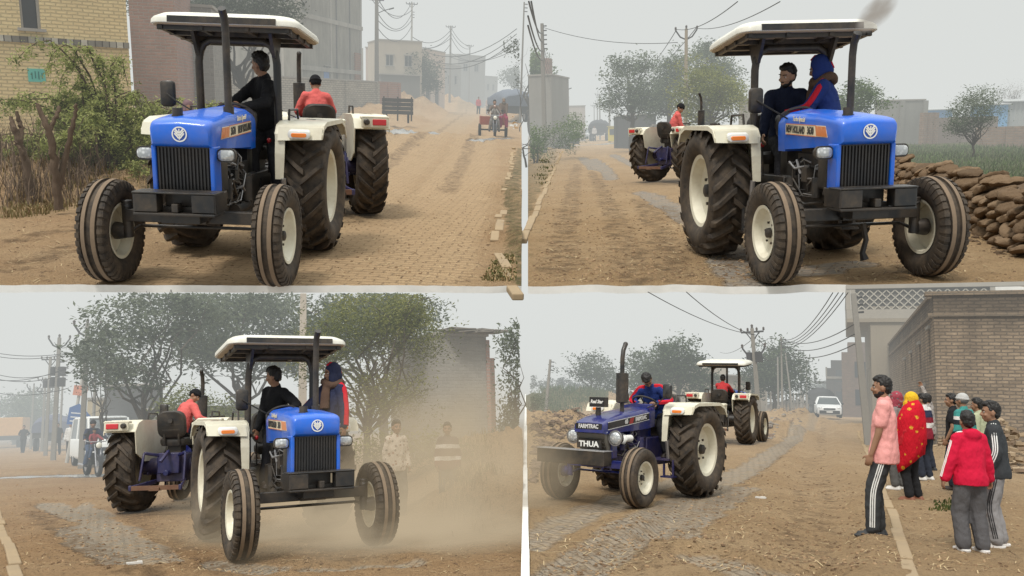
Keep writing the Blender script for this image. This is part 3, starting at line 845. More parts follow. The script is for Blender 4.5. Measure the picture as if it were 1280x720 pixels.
    for s in (-1, 1):
        wheel(t, (s * .69, 2.0, .44), s, True, .44, spin=rnd.random() * 3, lugs=False)
        wheel(t, (s * .745, 0, .778), s, False, spin=rnd.random() * 3)
    return t
def place_tractor(t, st, front_px, theta, y_of_rear=False, fy=2.0, scale=1.0):
    """front_px: picture point under the middle of the front axle (or of the rear axle); theta: turn of the nose from facing the viewer, + = nose to the viewer's right"""
    p = st.gp(*front_px)
    toward = Vector((-p.x, -p.y)).normalized()
    a = math.atan2(toward.y, toward.x) + R(theta)
    rz = a - PI / 2
    off = Vector((0, 0 if y_of_rear else fy * scale, 0)); off = rotz(rz) @ off
    loc = p - off
    put(t, st, loc, rz, None, scale)
    t['sc'] = scale; t['yaw'] = rz; t['lx'] = loc.x; t['ly'] = loc.y
    return loc, rz
# ------------------------------------------------------------------ people (facing +y, own right side +x, standing on z = 0)
def bone(a, t, l1, l2, pole):
    a = Vector(a); t = Vector(t); d = t - a; L = min(d.length, (l1 + l2) * .998); L = max(L, abs(l1 - l2) + .01)
    d.normalize(); t = a + d * L
    ca = (l1 * l1 + L * L - l2 * l2) / (2 * l1 * L); ca = max(-1, min(1, ca))
    p = Vector(pole); p = p - d * p.dot(d)
    if p.length < 1e-4: p = Vector((0, 1, 0)) - d * d.y
    p.normalize()
    return a + d * (l1 * ca) + p * (l1 * math.sqrt(1 - ca * ca)), t
def remesh(o, vox, it=4, fac=.5):
    m = o.modifiers.new('weld', 'REMESH'); m.mode = 'VOXEL'; m.voxel_size = vox; m.use_smooth_shade = True
    s = o.modifiers.new('relax', 'SMOOTH'); s.iterations = it; s.factor = fac
    return o
_tx = {}
def folds(o, scale, strength):
    """cloth folds and tousled hair: procedural clouds push the surface in and out"""
    if scale not in _tx:
        t = bpy.data.textures.new('folds', 'CLOUDS'); t.noise_scale = scale; t.noise_depth = 2; _tx[scale] = t
    m = o.modifiers.new('folds', 'DISPLACE'); m.texture = _tx[scale]; m.strength = strength; m.mid_level = .5; m.texture_coords = 'LOCAL'
    return o
def orient(right, fwd, up):
    return Matrix((right, fwd, up)).transposed()
SK = dict(brown=(.275, .15, .092), dark=(.16, .085, .052), fair=(.36, .215, .14))
HAIR = lambda hz=0.0, k=1.0: plain('black_hair', (.012, .010, .009), .55, 0.0, hz, k, .5, 30.0)
def person(label, st, loc, rz, H=1.72, hip=None, lean=0, side=0, twist=0, head=(0, 0), hands=(None, None), feet=(None, None), elbow=(None, None), knees=None, wide=1.0,
           shirt=None, sleeve='long', trousers=None, shoe=None, slippers=False, hair='short', hatmat=None, skin_='brown', beard=False, group=None, near=True, loose=1.0, haze=0.0, k=1.0,
           trouser_stripes=None, sleeve_stripes=None, shawl=None, collar=None, bare_feet=False, cat='person', hands_out=0.0, sit=False, scarfmat=None, jacket_hood=None, tail=.0, kid=False):
    s = H / 1.75; t = thing('person', label, cat, group, st, loc, rz)
    hz = hip if hip is not None else .93 * s
    Pv = Vector((0, 0, hz)); sm = skin('skin_' + skin_, SK[skin_], haze, k)
    la, sa = R(lean), R(side)
    up = Vector((math.sin(sa), math.sin(la), math.cos(la) * math.cos(sa))).normalized()
    rx0 = Vector((1, 0, 0)); rx0 = (rx0 - up * rx0.dot(up)).normalized()
    tw = Matrix.Rotation(R(twist), 3, up)
    rx = tw @ rx0; fw = up.cross(rx).normalized()
    rxm = (rx + rx0).normalized(); fwm = up.cross(rxm).normalized()
    ap = Pv + up * .10 * s; ch = Pv + up * .33 * s; sh = Pv + up * .475 * s; nk = Pv + up * .545 * s + fw * .0
    hs = 1.06 if kid else 1.0
    hd = nk + up * .135 * s * hs + fw * .028 * s
    M1, M0 = orient(rx, fw, up), orient(rx0, up.cross(rx0), up)
    MM = orient(rxm, fwm, up)
    shw = (.156 if not kid else .143) * s * wide
    S = [sh + rx * -shw, sh + rx * shw]
    hipj = [Pv + rx0 * -.088 * s - up * .02 * s, Pv + rx0 * .088 * s - up * .02 * s]
    ua, fa = .285 * s, .25 * s; th, sn = .43 * s, .42 * s
    E = []; Wr = []
    for i, sg in ((0, -1), (1, 1)):
        tg = hands[i]
        if tg is None: tg = S[i] + rx * sg * (.07 + hands_out) * s - Vector((0, 0, .50 * s)) + fw * .09 * s
        pole = elbow[i] or (rx * sg * .5 - fw * .9 - Vector((0, 0, .25)))
        e, w_ = bone(S[i], tg, ua, fa, pole); E.append(e); Wr.append(w_)
    Kn = []; An = []
    for i, sg in ((0, -1), (1, 1)):
        tg = feet[i]
        if tg is None: tg = Vector((sg * .11 * s, -.02 if i else .02, .075 * s))
        kp = knees[i] if knees else Vector((sg * .12, 1, 0.05))
        kn, an = bone(hipj[i], tg, th, sn, kp); Kn.append(kn); An.append(an)
    # ---- body: one continuous skin
    b = MB()
    def torso(mb, g, flat=0.0, hem=0.0, chest=1.0):
        mb.ell(Pv - up * hem, ((.155 + g) * s * wide, (.115 + g) * s, (.13 + g) * s), rot=M0)
        mb.ell(ap, ((.148 + g) * s * wide, (.108 + g + flat) * s, (.16 + g) * s), rot=MM)
        mb.ell(ch, ((.165 + g) * s * wide, (.112 + g) * s * chest, (.17 + g) * s), rot=M1)
        mb.cap(S[0] - rx * .015 * s * 0, (.058 + g) * s, S[1], (.058 + g) * s)
        mb.ell(sh - up * .03 * s, ((.155 + g) * s * wide, (.085 + g) * s, (.075 + g) * s), rot=M1)
        mb.cap(sh, (.07 + g) * s, nk, (.055 + g) * s)
    torso(b, -.012)
    hl, hp = R(head[0]), R(head[1])
    hyaw = Matrix.Rotation(hl, 3, up) @ fw
    hr = hyaw.cross(up).normalized(); hf = (hyaw * math.cos(hp) + up * math.sin(hp)).normalized(); hu = hr.cross(hf).normalized()
    HM = orient(hr, hf, hu)
    def hp_(x, y, z): return hd + (hr * x + hf * y + hu * z) * s * hs
    def hell(mb, c, r, m=0, nu=14, nv=10): mb.ell(hp_(*c), tuple(q * s * hs for q in r), m, HM, nu, nv)
    b.cap(nk - up * .05 * s, .056 * s, hd - hu * .03 * s - hf * .01 * s, .05 * s)
    hell(b, (0, -.006, .025), (.075, .094, .098)); hell(b, (0, .022, -.035), (.062, .068, .07)); hell(b, (0, .042, -.078), (.036, .04, .032))
    hell(b, (0, .075, .028), (.055, .016, .012)); b.cap(hp_(0, .088, .016), .010 * s, hp_(0, .106, -.022), .0155 * s); hell(b, (.014, .092, -.026), (.011, .012, .010)); hell(b, (-.014, .092, -.026), (.011, .012, .010))
    hell(b, (0, .082, -.056), (.024, .014, .0075)); hell(b, (0, .080, -.068), (.020, .014, .0075))
    for sg in (-1, 1):
        hell(b, (sg * .076, -.008, -.006), (.012, .022, .034)); hell(b, (sg * .042, .066, -.028), (.022, .02, .018))
    for i, sg in ((0, -1), (1, 1)):
        b.cap(S[i], .05 * s, E[i], .040 * s); b.cap(E[i], .040 * s, Wr[i], .027 * s)
        # hand: palm, four fingers of unequal length, thumb from the side
        d = (Wr[i] - E[i]).normalized(); side_ = (rx * sg - d * (rx * sg).dot(d))
        thumb = fw - d * fw.dot(d); thumb = thumb.normalized() if thumb.length > .1 else side_.normalized()
        nrm = d.cross(thumb).normalized()
        if nrm.dot(rx * sg) > 0: nrm = -nrm            # palm faces the body
        b.ell(Wr[i] + d * .05 * s, (.043 * s, .016 * s, .05 * s), rot=orient(thumb, nrm, d))
        for q, (off, ln) in enumerate(((.030, .072), (.010, .082), (-.011, .075), (-.031, .058))):
            p0 = Wr[i] + d * .075 * s + thumb * off * s
            p1 = p0 + (d * .8 + nrm * .28) * ln * .55 * s; p2 = p1 + (d * .45 + nrm * .75) * ln * .5 * s
            b.cap(Wr[i] + d * .05 * s + thumb * off * .8 * s, .011 * s, p0, .0105 * s); b.cap(p0, .0105 * s, p1, .0098 * s); b.cap(p1, .0098 * s, p2, .0085 * s)
        p0 = Wr[i] + d * .025 * s + thumb * .03 * s; p1 = p0 + (d * .5 + thumb * .75 + nrm * .2) * .042 * s; p2 = p1 + (d * .85 + thumb * .2 + nrm * .3) * .032 * s
        b.cap(p0, .014 * s, p1, .0115 * s); b.cap(p1, .0115 * s, p2, .0095 * s)
        b.cap(hipj[i], .082 * s, Kn[i], .054 * s); b.cap(Kn[i], .054 * s, An[i], .036 * s)
        f0 = Vector((0, 1, 0)) if feet[i] is None or hip is None else Vector((0, 1, 0))
        b.cap(An[i] - Vector((0, .03, .035)) * s, .033 * s, An[i] + Vector((0, .13, -.048)) * s, .024 * s)
    vox = .0105 if near else .02
    body = remesh(b.build('body', [sm], t), vox * s, 3)
    # ---- clothes
    tg = .016 * loose
    c = MB(); c.ell(Pv, ((.158 + tg) * s * wide, (.118 + tg) * s, (.12 + tg) * s), rot=M0); c.cap(Pv + up * .02 * s, (.12 + tg) * s, Pv + up * .06 * s, (.12 + tg) * s)
    for i in (0, 1):
        c.cap(hipj[i], (.088 + tg) * s, Kn[i], (.062 + tg * 1.3) * s); c.cap(Kn[i], (.062 + tg * 1.3) * s, An[i] + (Kn[i] - An[i]) * .06, (.045 + tg * 1.6) * s)
    folds(remesh(c.build('trousers', [trousers], t), (.014 if near else .024) * s, 4), .075, .024 * s if near else .0)
    if shoe is not None:
        for i in (0, 1):
            q = MB(); a = An[i]
            if slippers:
                q.loft([[a + Vector((x * s, y * s + .045 * s, -.075 * s + dz)) for x, y in rrect(.105 * e, .29 * e, .045)] for dz, e in ((0, .95), (.022, 1), (.03, .96))], 0)
                q.ell(a + Vector((0, .075, -.03)) * s, (.058 * s, .055 * s, .035 * s)); q.build('shoe', [shoe], t)
            else:
                q.cap(a + Vector((0, -.035, -.033)) * s, .043 * s, a + Vector((0, .13, -.043)) * s, .035 * s); q.ell(a + Vector((0, .01, -.01)) * s, (.046 * s, .062 * s, .045 * s))
                q.loft([[a + Vector((x * s, y * s + .05 * s, -.075 * s + dz)) for x, y in rrect(.10 * e, .285 * e, .045)] for dz, e in ((0, .96), (.025, 1))], 0)
                remesh(q.build('shoe', [shoe], t), (.012 if near else .02) * s, 2)
    g = .014 * loose
    c = MB(); torso(c, g, .0, -.03)
    def er(q, a, bb, M_): return [q + M_ @ Vector((a * s * wide * math.cos(2 * PI * j / 20), bb * s * math.sin(2 * PI * j / 20), 0)) for j in range(20)]
    if not sit: c.loft([er(Pv - up * (.105 + tail) * s, .170 + g * 1.6, .132 + g * 1.6, M0), er(Pv - up * .02 * s, .172 + g * 1.5, .134 + g * 1.5, M0), er(ap, .160 + g, .122 + g, MM), er(ch, .160 + g, .112 + g, M1)], 0)
    else: c.loft([er(Pv - up * .01 * s, .164 + g, .130 + g, M0), er(ap, .156 + g, .124 + g, MM), er(ch, .158 + g, .112 + g, M1)], 0)
    for i in (0, 1):
        if sleeve == 'long':
            c.cap(S[i], (.060 + g) * s, E[i], (.048 + g) * s); c.cap(E[i], (.048 + g) * s, Wr[i] - (Wr[i] - E[i]) * .04, (.034 + g) * s)
        else: c.cap(S[i], (.062 + g) * s, S[i].lerp(E[i], .62), (.056 + g) * s)
    c.ell(nk - up * .02 * s, ((.068 + g) * s, (.066 + g) * s, .035 * s), rot=M1)
    if jacket_hood is not None:
        c.ell(nk - fw * .085 * s - up * .01 * s, (.12 * s, .055 * s, .075 * s), rot=M1); c.ell(nk - fw * .06 * s - up * .09 * s, (.085 * s, .06 * s, .10 * s), rot=M1)
    folds(remesh(c.build('shirt' if sleeve == 'short' else 'jacket', [shirt], t), (.014 if near else .024) * s, 4), .085, .026 * s if near else .0)
    if collar is not None:
        q = MB(); q.lathe([(-.02, .072), (.018, .064), (.022, .058), (-.02, .062)], 18, (0, 0, 0), 'Z', close=True)
        qq = MB(); qq.merge(q, basis(rx * s, fw * s, up * s, nk + up * .005 * s)); qq.build('collar', [collar], t)
    def limb_lines(name, chain, mat, n, wdt, ref, off, gap):
        q = MB()
        for kx in range(n):
            o_ = (kx - (n - 1) / 2) * gap; pts = []
            for (a, ra), (b2, rb) in zip(chain, chain[1:]):
                ax = (b2 - a).normalized(); o1 = ref - ax * ref.dot(ax); o1.normalize(); o2 = ax.cross(o1)
                for u in (.0, .2, .4, .6, .8, .97):
                    rr = lerp(ra, rb, u) + off; an = o_ / rr
                    pts.append(a.lerp(b2, u) + (o1 * math.cos(an) + o2 * math.sin(an)) * rr)
            # smooth the joint
            for _ in range(3): pts = [pts[0]] + [(pts[j - 1] + pts[j] * 2 + pts[j + 1]) / 4 for j in range(1, len(pts) - 1)] + [pts[-1]]
            q.tube(pts, wdt, 6, 0)
        q.build(name, [mat], t)
    if trouser_stripes is not None:
        for i, sg in ((0, -1), (1, 1)):
            limb_lines('trouser_stripe', [(hipj[i] - up * .05 * s, (.088 + tg) * s), (Kn[i], (.062 + tg * 1.3) * s), (An[i] + Vector((0, 0, .03)), (.045 + tg * 1.6) * s)], trouser_stripes, 3, .0068 * s, rx0 * sg, -.003, .021 * s)
    if sleeve_stripes is not None:
        mat_, n_, wd_, gp_ = sleeve_stripes
        for i, sg in ((0, -1), (1, 1)):
            out = (rx * sg + up * .35).normalized()
            limb_lines('sleeve_stripe', [(nk + rx * sg * .07 * s - up * .035 * s, .03 * s + g), (S[i], (.060 + g) * s), (E[i], (.048 + g) * s), (Wr[i], (.034 + g) * s)], mat_, n_, wd_ * s, out, -wd_ * s * .55, gp_ * s)
    # ---- head
    hm = HAIR(haze, k)
    if near and hair != 'none':
        for sg in (-1, 1):
            q = MB(); hell(q, (sg * .032, .0775, .008), (.013, .009, .0058), 0, 8, 6); hell(q, (sg * .032, .0835, .008), (.0062, .005, .0058), 1, 8, 6)
            q.build('eye', [plain('eye_white', (.62, .6, .57), .3), plain('eye_dark', (.015, .01, .008), .2)], t)
            q = MB(); q.cap(hp_(sg * .014, .092, .030), .0055 * s, hp_(sg * .05, .080, .033), .004 * s); q.build('eyebrow', [hm], t)
    if beard:
        q = MB(); hell(q, (0, .034, -.074), (.052, .052, .045)); hell(q, (0, .012, -.05), (.0665, .06, .05)); hell(q, (0, .090, -.046), (.028, .012, .007))
        remesh(q.build('beard', [hm], t), .009 * s, 2)
    hat = hatmat or hm
    q = MB()
    if hair == 'short':
        hell(q, (0, -.022, .048), (.085, .092, .090)); hell(q, (0, -.05, .0), (.073, .056, .075)); hell(q, (0, .045, .098), (.055, .045, .032)); hell(q, (.03, .05, .10), (.035, .038, .03)); hell(q, (0, .0, .118), (.06, .07, .03))
        folds(remesh(q.build('hair', [hm], t), (.009 if near else .018) * s, 1), .022, .024 * s if near else .0)
    elif hair == 'beanie':
        hell(q, (0, -.012, .048), (.089, .106, .092)); hell(q, (0, -.035, .005), (.084, .075, .06)); q.tube([hp_(math.cos(a) * .087, -.012 + math.sin(a) * .102, .040 - .012 * math.sin(a) * -1) for a in [2 * PI * j / 20 for j in range(21)]], .014 * s, 8)
        remesh(q.build('knit_cap', [hat], t), (.010 if near else .018) * s, 2)
    elif hair in ('hood', 'scarf'):
        hell(q, (0, -.030, .035), (.102, .112, .122)); hell(q, (0, -.045, -.04), (.10, .10, .10)); hell(q, (.06, .01, -.06), (.045, .08, .09)); hell(q, (-.06, .01, -.06), (.045, .08, .09)); hell(q, (0, -.01, -.125), (.105, .11, .055))
        remesh(q.build('hood' if hair == 'hood' else 'head_scarf', [hat], t), (.012 if near else .02) * s, 3)
        if hair == 'hood':
            q = MB(); q.tube([hp_(0, .055, .118), hp_(0, .0, .146), hp_(0, -.085, .125), hp_(0, -.132, .05), hp_(0, -.14, -.05)], [.022 * s, .03 * s, .03 * s, .03 * s, .024 * s], 8, sq=.5)
            if sleeve_stripes is not None: q.build('hood_stripe', [sleeve_stripes[0]], t)
    elif hair == 'cap':
        hell(q, (0, -.012, .05), (.088, .104, .085)); q.tube([hp_(0, .07, .055), hp_(0, .16, .035)], [.07 * s, .06 * s], 10, sq=.15)
        remesh(q.build('cap', [hat], t), .012 * s, 1)
    if scarfmat is not None:
        q = MB(); q.tube([nk + (rx * math.cos(a) * .115 + fw * (math.sin(a) * .11 + .005)) * s + up * (.0 + .03 * math.sin(2 * a)) * s for a in [2 * PI * j / 16 for j in range(17)]], .05 * s, 8)
        q.tube([nk + fw * .11 * s, nk + fw * .15 * s - up * .14 * s - rx * .03 * s, nk + fw * .17 * s - up * .34 * s - rx * .05 * s], [.05 * s, .065 * s, .07 * s], 8, sq=.5)
        remesh(q.build('scarf', [scarfmat], t), .014 * s, 3)
    if shawl is not None:
        rr_ = random.Random(5); rings = []
        for z, wx, wy, cy in ((1.62, .05, .06, -.04), (1.53, .14, .13, -.03), (1.42, .235, .165, -.01), (1.28, .262, .20, .01), (1.1, .27, .215, .02), (.92, .265, .205, .02), (.74, .25, .19, .03), (.60, .235, .175, .03)):
            ring = []
            for j in range(36):
                a = 2 * PI * j / 36; f = 1 + (.05 * math.sin(5 * a + z * 3) + .035 * math.sin(11 * a - z * 5)) * min(1, (1.62 - z) * 1.6)
                drop = (.16 * math.sin(a + 2.6) if z < .8 else 0) * 1.0
                ring.append(Vector((math.cos(a) * wx * f, math.sin(a) * wy * f + cy, z + drop)) * s)
            rings.append(ring)
        q = MB(); q.loft(rings, 0, True, False); o = q.build('shawl', [shawl], t, sharp=0); so_ = o.modifiers.new('thickness', 'SOLIDIFY'); so_.thickness = .012
    return t
# ------------------------------------------------------------------ ground sheets
def seg_dist(p, pts):
    best = 1e9
    for a, b in zip(pts, pts[1:]):
        ab = b - a; t = max(0, min(1, (p - a).dot(ab) / max(ab.length_squared, 1e-9)))
        best = min(best, (p - a - ab * t).length)
    return best
def sstep(a, b, x):
    t = max(0.0, min(1.0, (x - a) / (b - a))); return t * t * (3 - 2 * t)
def fbm(x, y, s, seed=0.0, oct_=4):
    return noise.fractal(Vector((x * s + seed, y * s - seed, seed * 3.1)), 1.0, 2.0, oct_)
@cached
def ground_mat(name, k, haze, dirt, dirt2, dark, pav, pav2, ang, wet=(.26, .25, .23), brickw=.22, brickh=.11, grasscol=(.075, .095, .03)):
    n = N(name); co = n.co()
    at = n.new('ShaderNodeAttribute', attribute_name='zone'); sp = n.new('ShaderNodeSeparateColor'); n.L(at.outputs['Color'], sp.inputs[0])
    n1 = n.noise(co, .55, 6, .62); n2 = n.noise(co, 4.5, 6, .68); n3 = n.noise(co, 21, 6, .75); n4 = n.noise(co, 85, 3, .6)
    base = n.mix(n.ramp(n1, [(.36, 0), (.66, 1)]), dirt, dirt2)
    base = n.mix(n.math('MULTIPLY', n.ramp(n2, [(.48, 0), (.72, 1)]), .42), base, dark)
    base = n.mix(n.math('MULTIPLY', n.ramp(n3, [(.53, 0), (.63, 1)]), .62), base, tuple(c * .62 for c in dark))
    base = n.mix(n.math('MULTIPLY', n.ramp(n4, [(.40, 1), (.52, 0)]), .25), base, tuple(min(1, c * 1.35) for c in dirt2))
    # pavers
    mp = n.new('ShaderNodeMapping'); n.L(co, mp.inputs[0]); mp.inputs['Rotation'].default_value = (0, 0, ang)
    wv = n.noise(co, 8, 2, .5, 1); va = n.new('ShaderNodeVectorMath', operation='SCALE'); n.L(wv, va.inputs[0]); va.inputs['Scale'].default_value = .022
    vb = n.new('ShaderNodeVectorMath', operation='ADD'); n.L(mp.outputs[0], vb.inputs[0]); n.L(va.outputs[0], vb.inputs[1])
    br = n.new('ShaderNodeTexBrick'); n.L(vb.outputs[0], br.inputs['Vector']); br.inputs['Scale'].default_value = 1
    br.inputs['Brick Width'].default_value = brickw; br.inputs['Row Height'].default_value = brickh; br.inputs['Mortar Size'].default_value = .011; br.inputs['Mortar Smooth'].default_value = .4
    br.inputs['Color1'].default_value = (*pav, 1); br.inputs['Color2'].default_value = (*pav2, 1); br.inputs['Mortar'].default_value = (*tuple(c * .62 for c in pav), 1)
    pc = n.mix(n.math('MULTIPLY', n.ramp(n2, [(.42, 0), (.68, 1)]), .55), br.outputs['Color'], dirt2)
    pc = n.mix(n.math('MULTIPLY', n.ramp(n3, [(.5, 0), (.7, 1)]), .35), pc, tuple(c * .7 for c in dark))
    edge = n.math('ADD', sp.outputs[0], n.math('MULTIPLY', n.math('SUBTRACT', n2, .5), .8))
    fp = n.ramp(edge, [(.36, 0), (.74, .92)])
    c = n.mix(fp, base, pc)
    # grass-stained soil
    eg = n.math('ADD', sp.outputs[1], n.math('MULTIPLY', n.math('SUBTRACT', n2, .5), .9)); fg = n.ramp(eg, [(.38, 0), (.72, 1)])
    c = n.mix(fg, c, n.mix(n.ramp(n3, [(.4, 0), (.62, 1)]), grasscol, tuple(q * .5 for q in dark)))
    # puddles; low values mainly darken streaks along the wheel tracks
    ew = n.math('ADD', sp.outputs[2], n.math('MULTIPLY', n.math('SUBTRACT', n2, .5), .7)); fw = n.ramp(ew, [(.45, 0), (.62, 1)])
    c = n.mix(n.ramp(ew, [(.25, 0), (.5, 1)]), c, tuple(q * .5 for q in dark))
    c = n.mix(fw, c, wet)
    r = n.math('SUBTRACT', .95, n.math('MULTIPLY', fw, .83))
    h = n.math('ADD', n.math('MULTIPLY', n2, 1.2), n.math('ADD', n.math('MULTIPLY', n3, .9), n.math('MULTIPLY', n4, .25)))
    h = n.math('ADD', n.math('MULTIPLY', h, n.math('SUBTRACT', 1.0, n.math('MULTIPLY', fp, .65))), n.math('MULTIPLY', n.math('MULTIPLY', br.outputs['Fac'], fp), -.35))
    h = n.math('MULTIPLY', h, n.math('SUBTRACT', 1.0, fw))
    return n.done(n.bsdf(c, r, nrm=n.bump(h, .95, .085 * k), spec=.25), haze, k)
class Ground:
    def __init__(s, st): s.st = st; s.tr = []; s.mounds = []; s.ruts = []; s.zones = []; s.flat = []
    def P(s, pts): return [Vector(s.st.gp(*p)[:2]) for p in pts]
    def track(s, pts, w, ch=0, val=1.0): s.tr.append((s.P(pts), w, ch, val))
    def area(s, fn): s.zones.append(fn)
    def mound(s, px, py, rx, ry, h, rz=0): p = s.st.gp(px, py); s.mounds.append((p.x, p.y, rx, ry, h, rz))
    def rut(s, pts, w, dep): s.ruts.append((s.P(pts), w, dep))
    def z(s, x, y):
        z = .030 * fbm(x, y, .9, 3.0) + .016 * fbm(x, y, 4.0, 9.0, 3)
        z *= .8
        p = Vector((x, y))
        for pts, w, dep in s.ruts:
            d = seg_dist(p, pts)
            if d < w * 2.2: z += -dep * (1 - sstep(w * .4, w, d)) + dep * .9 * sstep(w * .7, w * 1.1, d) * (1 - sstep(w * 1.1, w * 2.2, d)) * (1 + .7 * fbm(x, y, 3.0, 5.0))
        for (cx, cy, rx, ry, h, rz) in s.mounds:
            dx, dy = x - cx, y - cy; c_, s_ = math.cos(rz), math.sin(rz); u = (dx * c_ + dy * s_) / rx; v = (-dx * s_ + dy * c_) / ry
            q = u * u + v * v
            if q < 1: z += h * (1 - q) ** 1.3 * (1 + .35 * fbm(x, y, 1.6, 7.0) + .2 * fbm(x, y, 6.0, 2.0))
        for (fx, fy, fr) in s.flat:
            d = math.hypot(x - fx, y - fy); z *= sstep(fr * .5, fr, d) if d < fr else 1
        return z
    def build(s, pxs, near_py, far, mat, rows=200, skirt=None):
        st = s.st; cols = []
        for px in pxs:
            a = st.gp(px, near_py); b = st.gp(px, st.hor + 30)
            a2, b2 = Vector(a[:2]), Vector(b[:2]); d = (b2 - a2).normalized(); cols.append((a2, d))
        vs = []; zone = []; n = len(cols)
        for i in range(rows):
            for a, d in cols:
                r0 = max(1.0, a.length); r = r0 * (far / r0) ** (i / (rows - 1)); p = a + d * (r - r0)
                vs.append((p.x, p.y, s.z(p.x, p.y)))
                zc = [0.0, 0.0, 0.0]
                wob = .12 * fbm(p.x, p.y, 2.2, 1.0)
                for pts, w, ch, val in s.tr:
                    dd = seg_dist(p, pts)
                    if dd < w * 2: zc[ch] = max(zc[ch], val * (1 - sstep(w * .30, w * .72, dd + wob * min(1, w * 2))))
                for fn in s.zones:
                    ch, v = fn(p); zc[ch] = max(zc[ch], v)
                zone.append((*zc, 1))
        fs = []
        for i in range(rows - 1):
            for j in range(n - 1): fs.append((i * n + j, i * n + j + 1, (i + 1) * n + j + 1, (i + 1) * n + j))
        b = MB(); b.add(vs, fs, 0, True)
        me = b.mesh('ground', [mat], 0)
        at = me.color_attributes.new('zone', 'FLOAT_COLOR', 'POINT'); at.data.foreach_set('color', [q for z_ in zone for q in z_])
        o = bpy.data.objects.new('ground', me); COL.objects.link(o); put(o, st); tag(o, kind='structure')
        s.near = [Vector(v) for v in vs[:n]]; s.edgeR = [Vector(vs[i * n + n - 1]) for i in range(rows)]; s.edgeL = [Vector(vs[i * n]) for i in range(rows)]
        return o
def strip_edge(st, lines, depth, mat, name='terrace_edge'):
    b = MB()
    for ln in lines:
        vs = [v + Vector((0, 0, .002)) for v in ln] + [v - Vector((0, 0, depth)) for v in ln]; n = len(ln)
        b.add(vs, [(j, j + 1, n + j + 1, n + j) for j in range(n - 1)], 0)
    o = b.build(name, [mat]); put(o, st); tag(o, kind='structure'); return o
def kerb(G, pts, w, h, mat, breaks=0.0, seg=.55, name='kerb'):
    st = G.st; P_ = G.P(pts); b = MB(); r_ = random.Random(11)
    for a, c in zip(P_, P_[1:]):
        L = (c - a).length; n = max(1, int(L / seg)); d = (c - a) / L
        for i in range(n):
            if r_.random() < breaks: continue
            p0 = a + d * (i * L / n); p1 = a + d * ((i + r_.uniform(.9, .985)) * L / n); j = Vector((-d.y, d.x)) * r_.uniform(-.02, .02) * (1 + breaks * 3)
            z0, z1 = G.z(*p0), G.z(*p1)
            b.bar((p0.x + j.x, p0.y + j.y, z0 - h * .22 + r_.uniform(-.008, .008)), (p1.x + j.x, p1.y + j.y, z1 - h * .22 + r_.uniform(-.008, .008)), w * r_.uniform(.9, 1.05), h * 1.4, 0)
    o = b.build(name, [mat], bevel=.015); put(o, st); tag(o, kind='structure'); return o
def tufts(name, label, st, pts, n, h, mats, spread=.10, blade=.012, zf=None, bend=.5, cat='grass', seed=1):
    """many grass blades: pts = function(rnd) -> (x, y)"""
    r_ = random.Random(seed); b = MB()
    for _ in range(n):
        x, y = pts(r_); z = zf(x, y) if zf else 0; m = r_.randrange(len(mats))
        if not all(inside(st, (x + e, y, h)) and inside(st, (x + e, y, 0)) for e in (-spread * 2 - h * bend, spread * 2 + h * bend)): continue
        hh = h * r_.uniform(.5, 1.2)
        for q in range(r_.randint(5, 9)):
            a = r_.uniform(0, 2 * PI); bx, by = x + r_.gauss(0, spread), y + r_.gauss(0, spread); l = hh * r_.uniform(.6, 1.1); w = blade * r_.uniform(.7, 1.4)
            dx, dy = math.cos(a), math.sin(a); k = bend * r_.uniform(.2, 1.2)
            p = Vector((bx, by, z - .01)); s_ = Vector((-dy, dx, 0)) * w; q1 = p + Vector((dx * l * k * .35, dy * l * k * .35, l * .6)); q2 = p + Vector((dx * l * k, dy * l * k, l * (1 - .35 * k)))
            b.add([p - s_, p + s_, q1 + s_ * .7, q1 - s_ * .7, q2], [(0, 1, 2, 3), (3, 2, 4)], m)
    o = b.build(name, mats); put(o, st); tag(o, label, cat, kind='stuff'); return o
def clods(name, label, st, pts, n, smin, smax, mats, zf, cat='dirt', seed=2, flat=.6):
    r_ = random.Random(seed); b = MB()
    for _ in range(n):
        x, y = pts(r_); s_ = smin + (smax - smin) * r_.random() ** 3; z = zf(x, y); m = r_.randrange(len(mats))
        if not inside(st, (x, y, z), 6, 6): continue
        vs = []; k = 6
        for (rr, zz) in ((1.0, -.15), (.85, .45), (.4, .8)):
            for j in range(k):
                a = 2 * PI * j / k + r_.random() * .5; q = s_ * rr * r_.uniform(.65, 1.2); vs.append((x + math.cos(a) * q, y + math.sin(a) * q, z + s_ * zz * flat * r_.uniform(.8, 1.2)))
        fs = [(i * k + j, i * k + (j + 1) % k, (i + 1) * k + (j + 1) % k, (i + 1) * k + j) for i in range(2) for j in range(k)] + [tuple(range(2 * k, 3 * k))]
        b.add(vs, fs, m, False)
    o = b.build(name, mats); put(o, st); tag(o, label, cat, kind='stuff'); return o
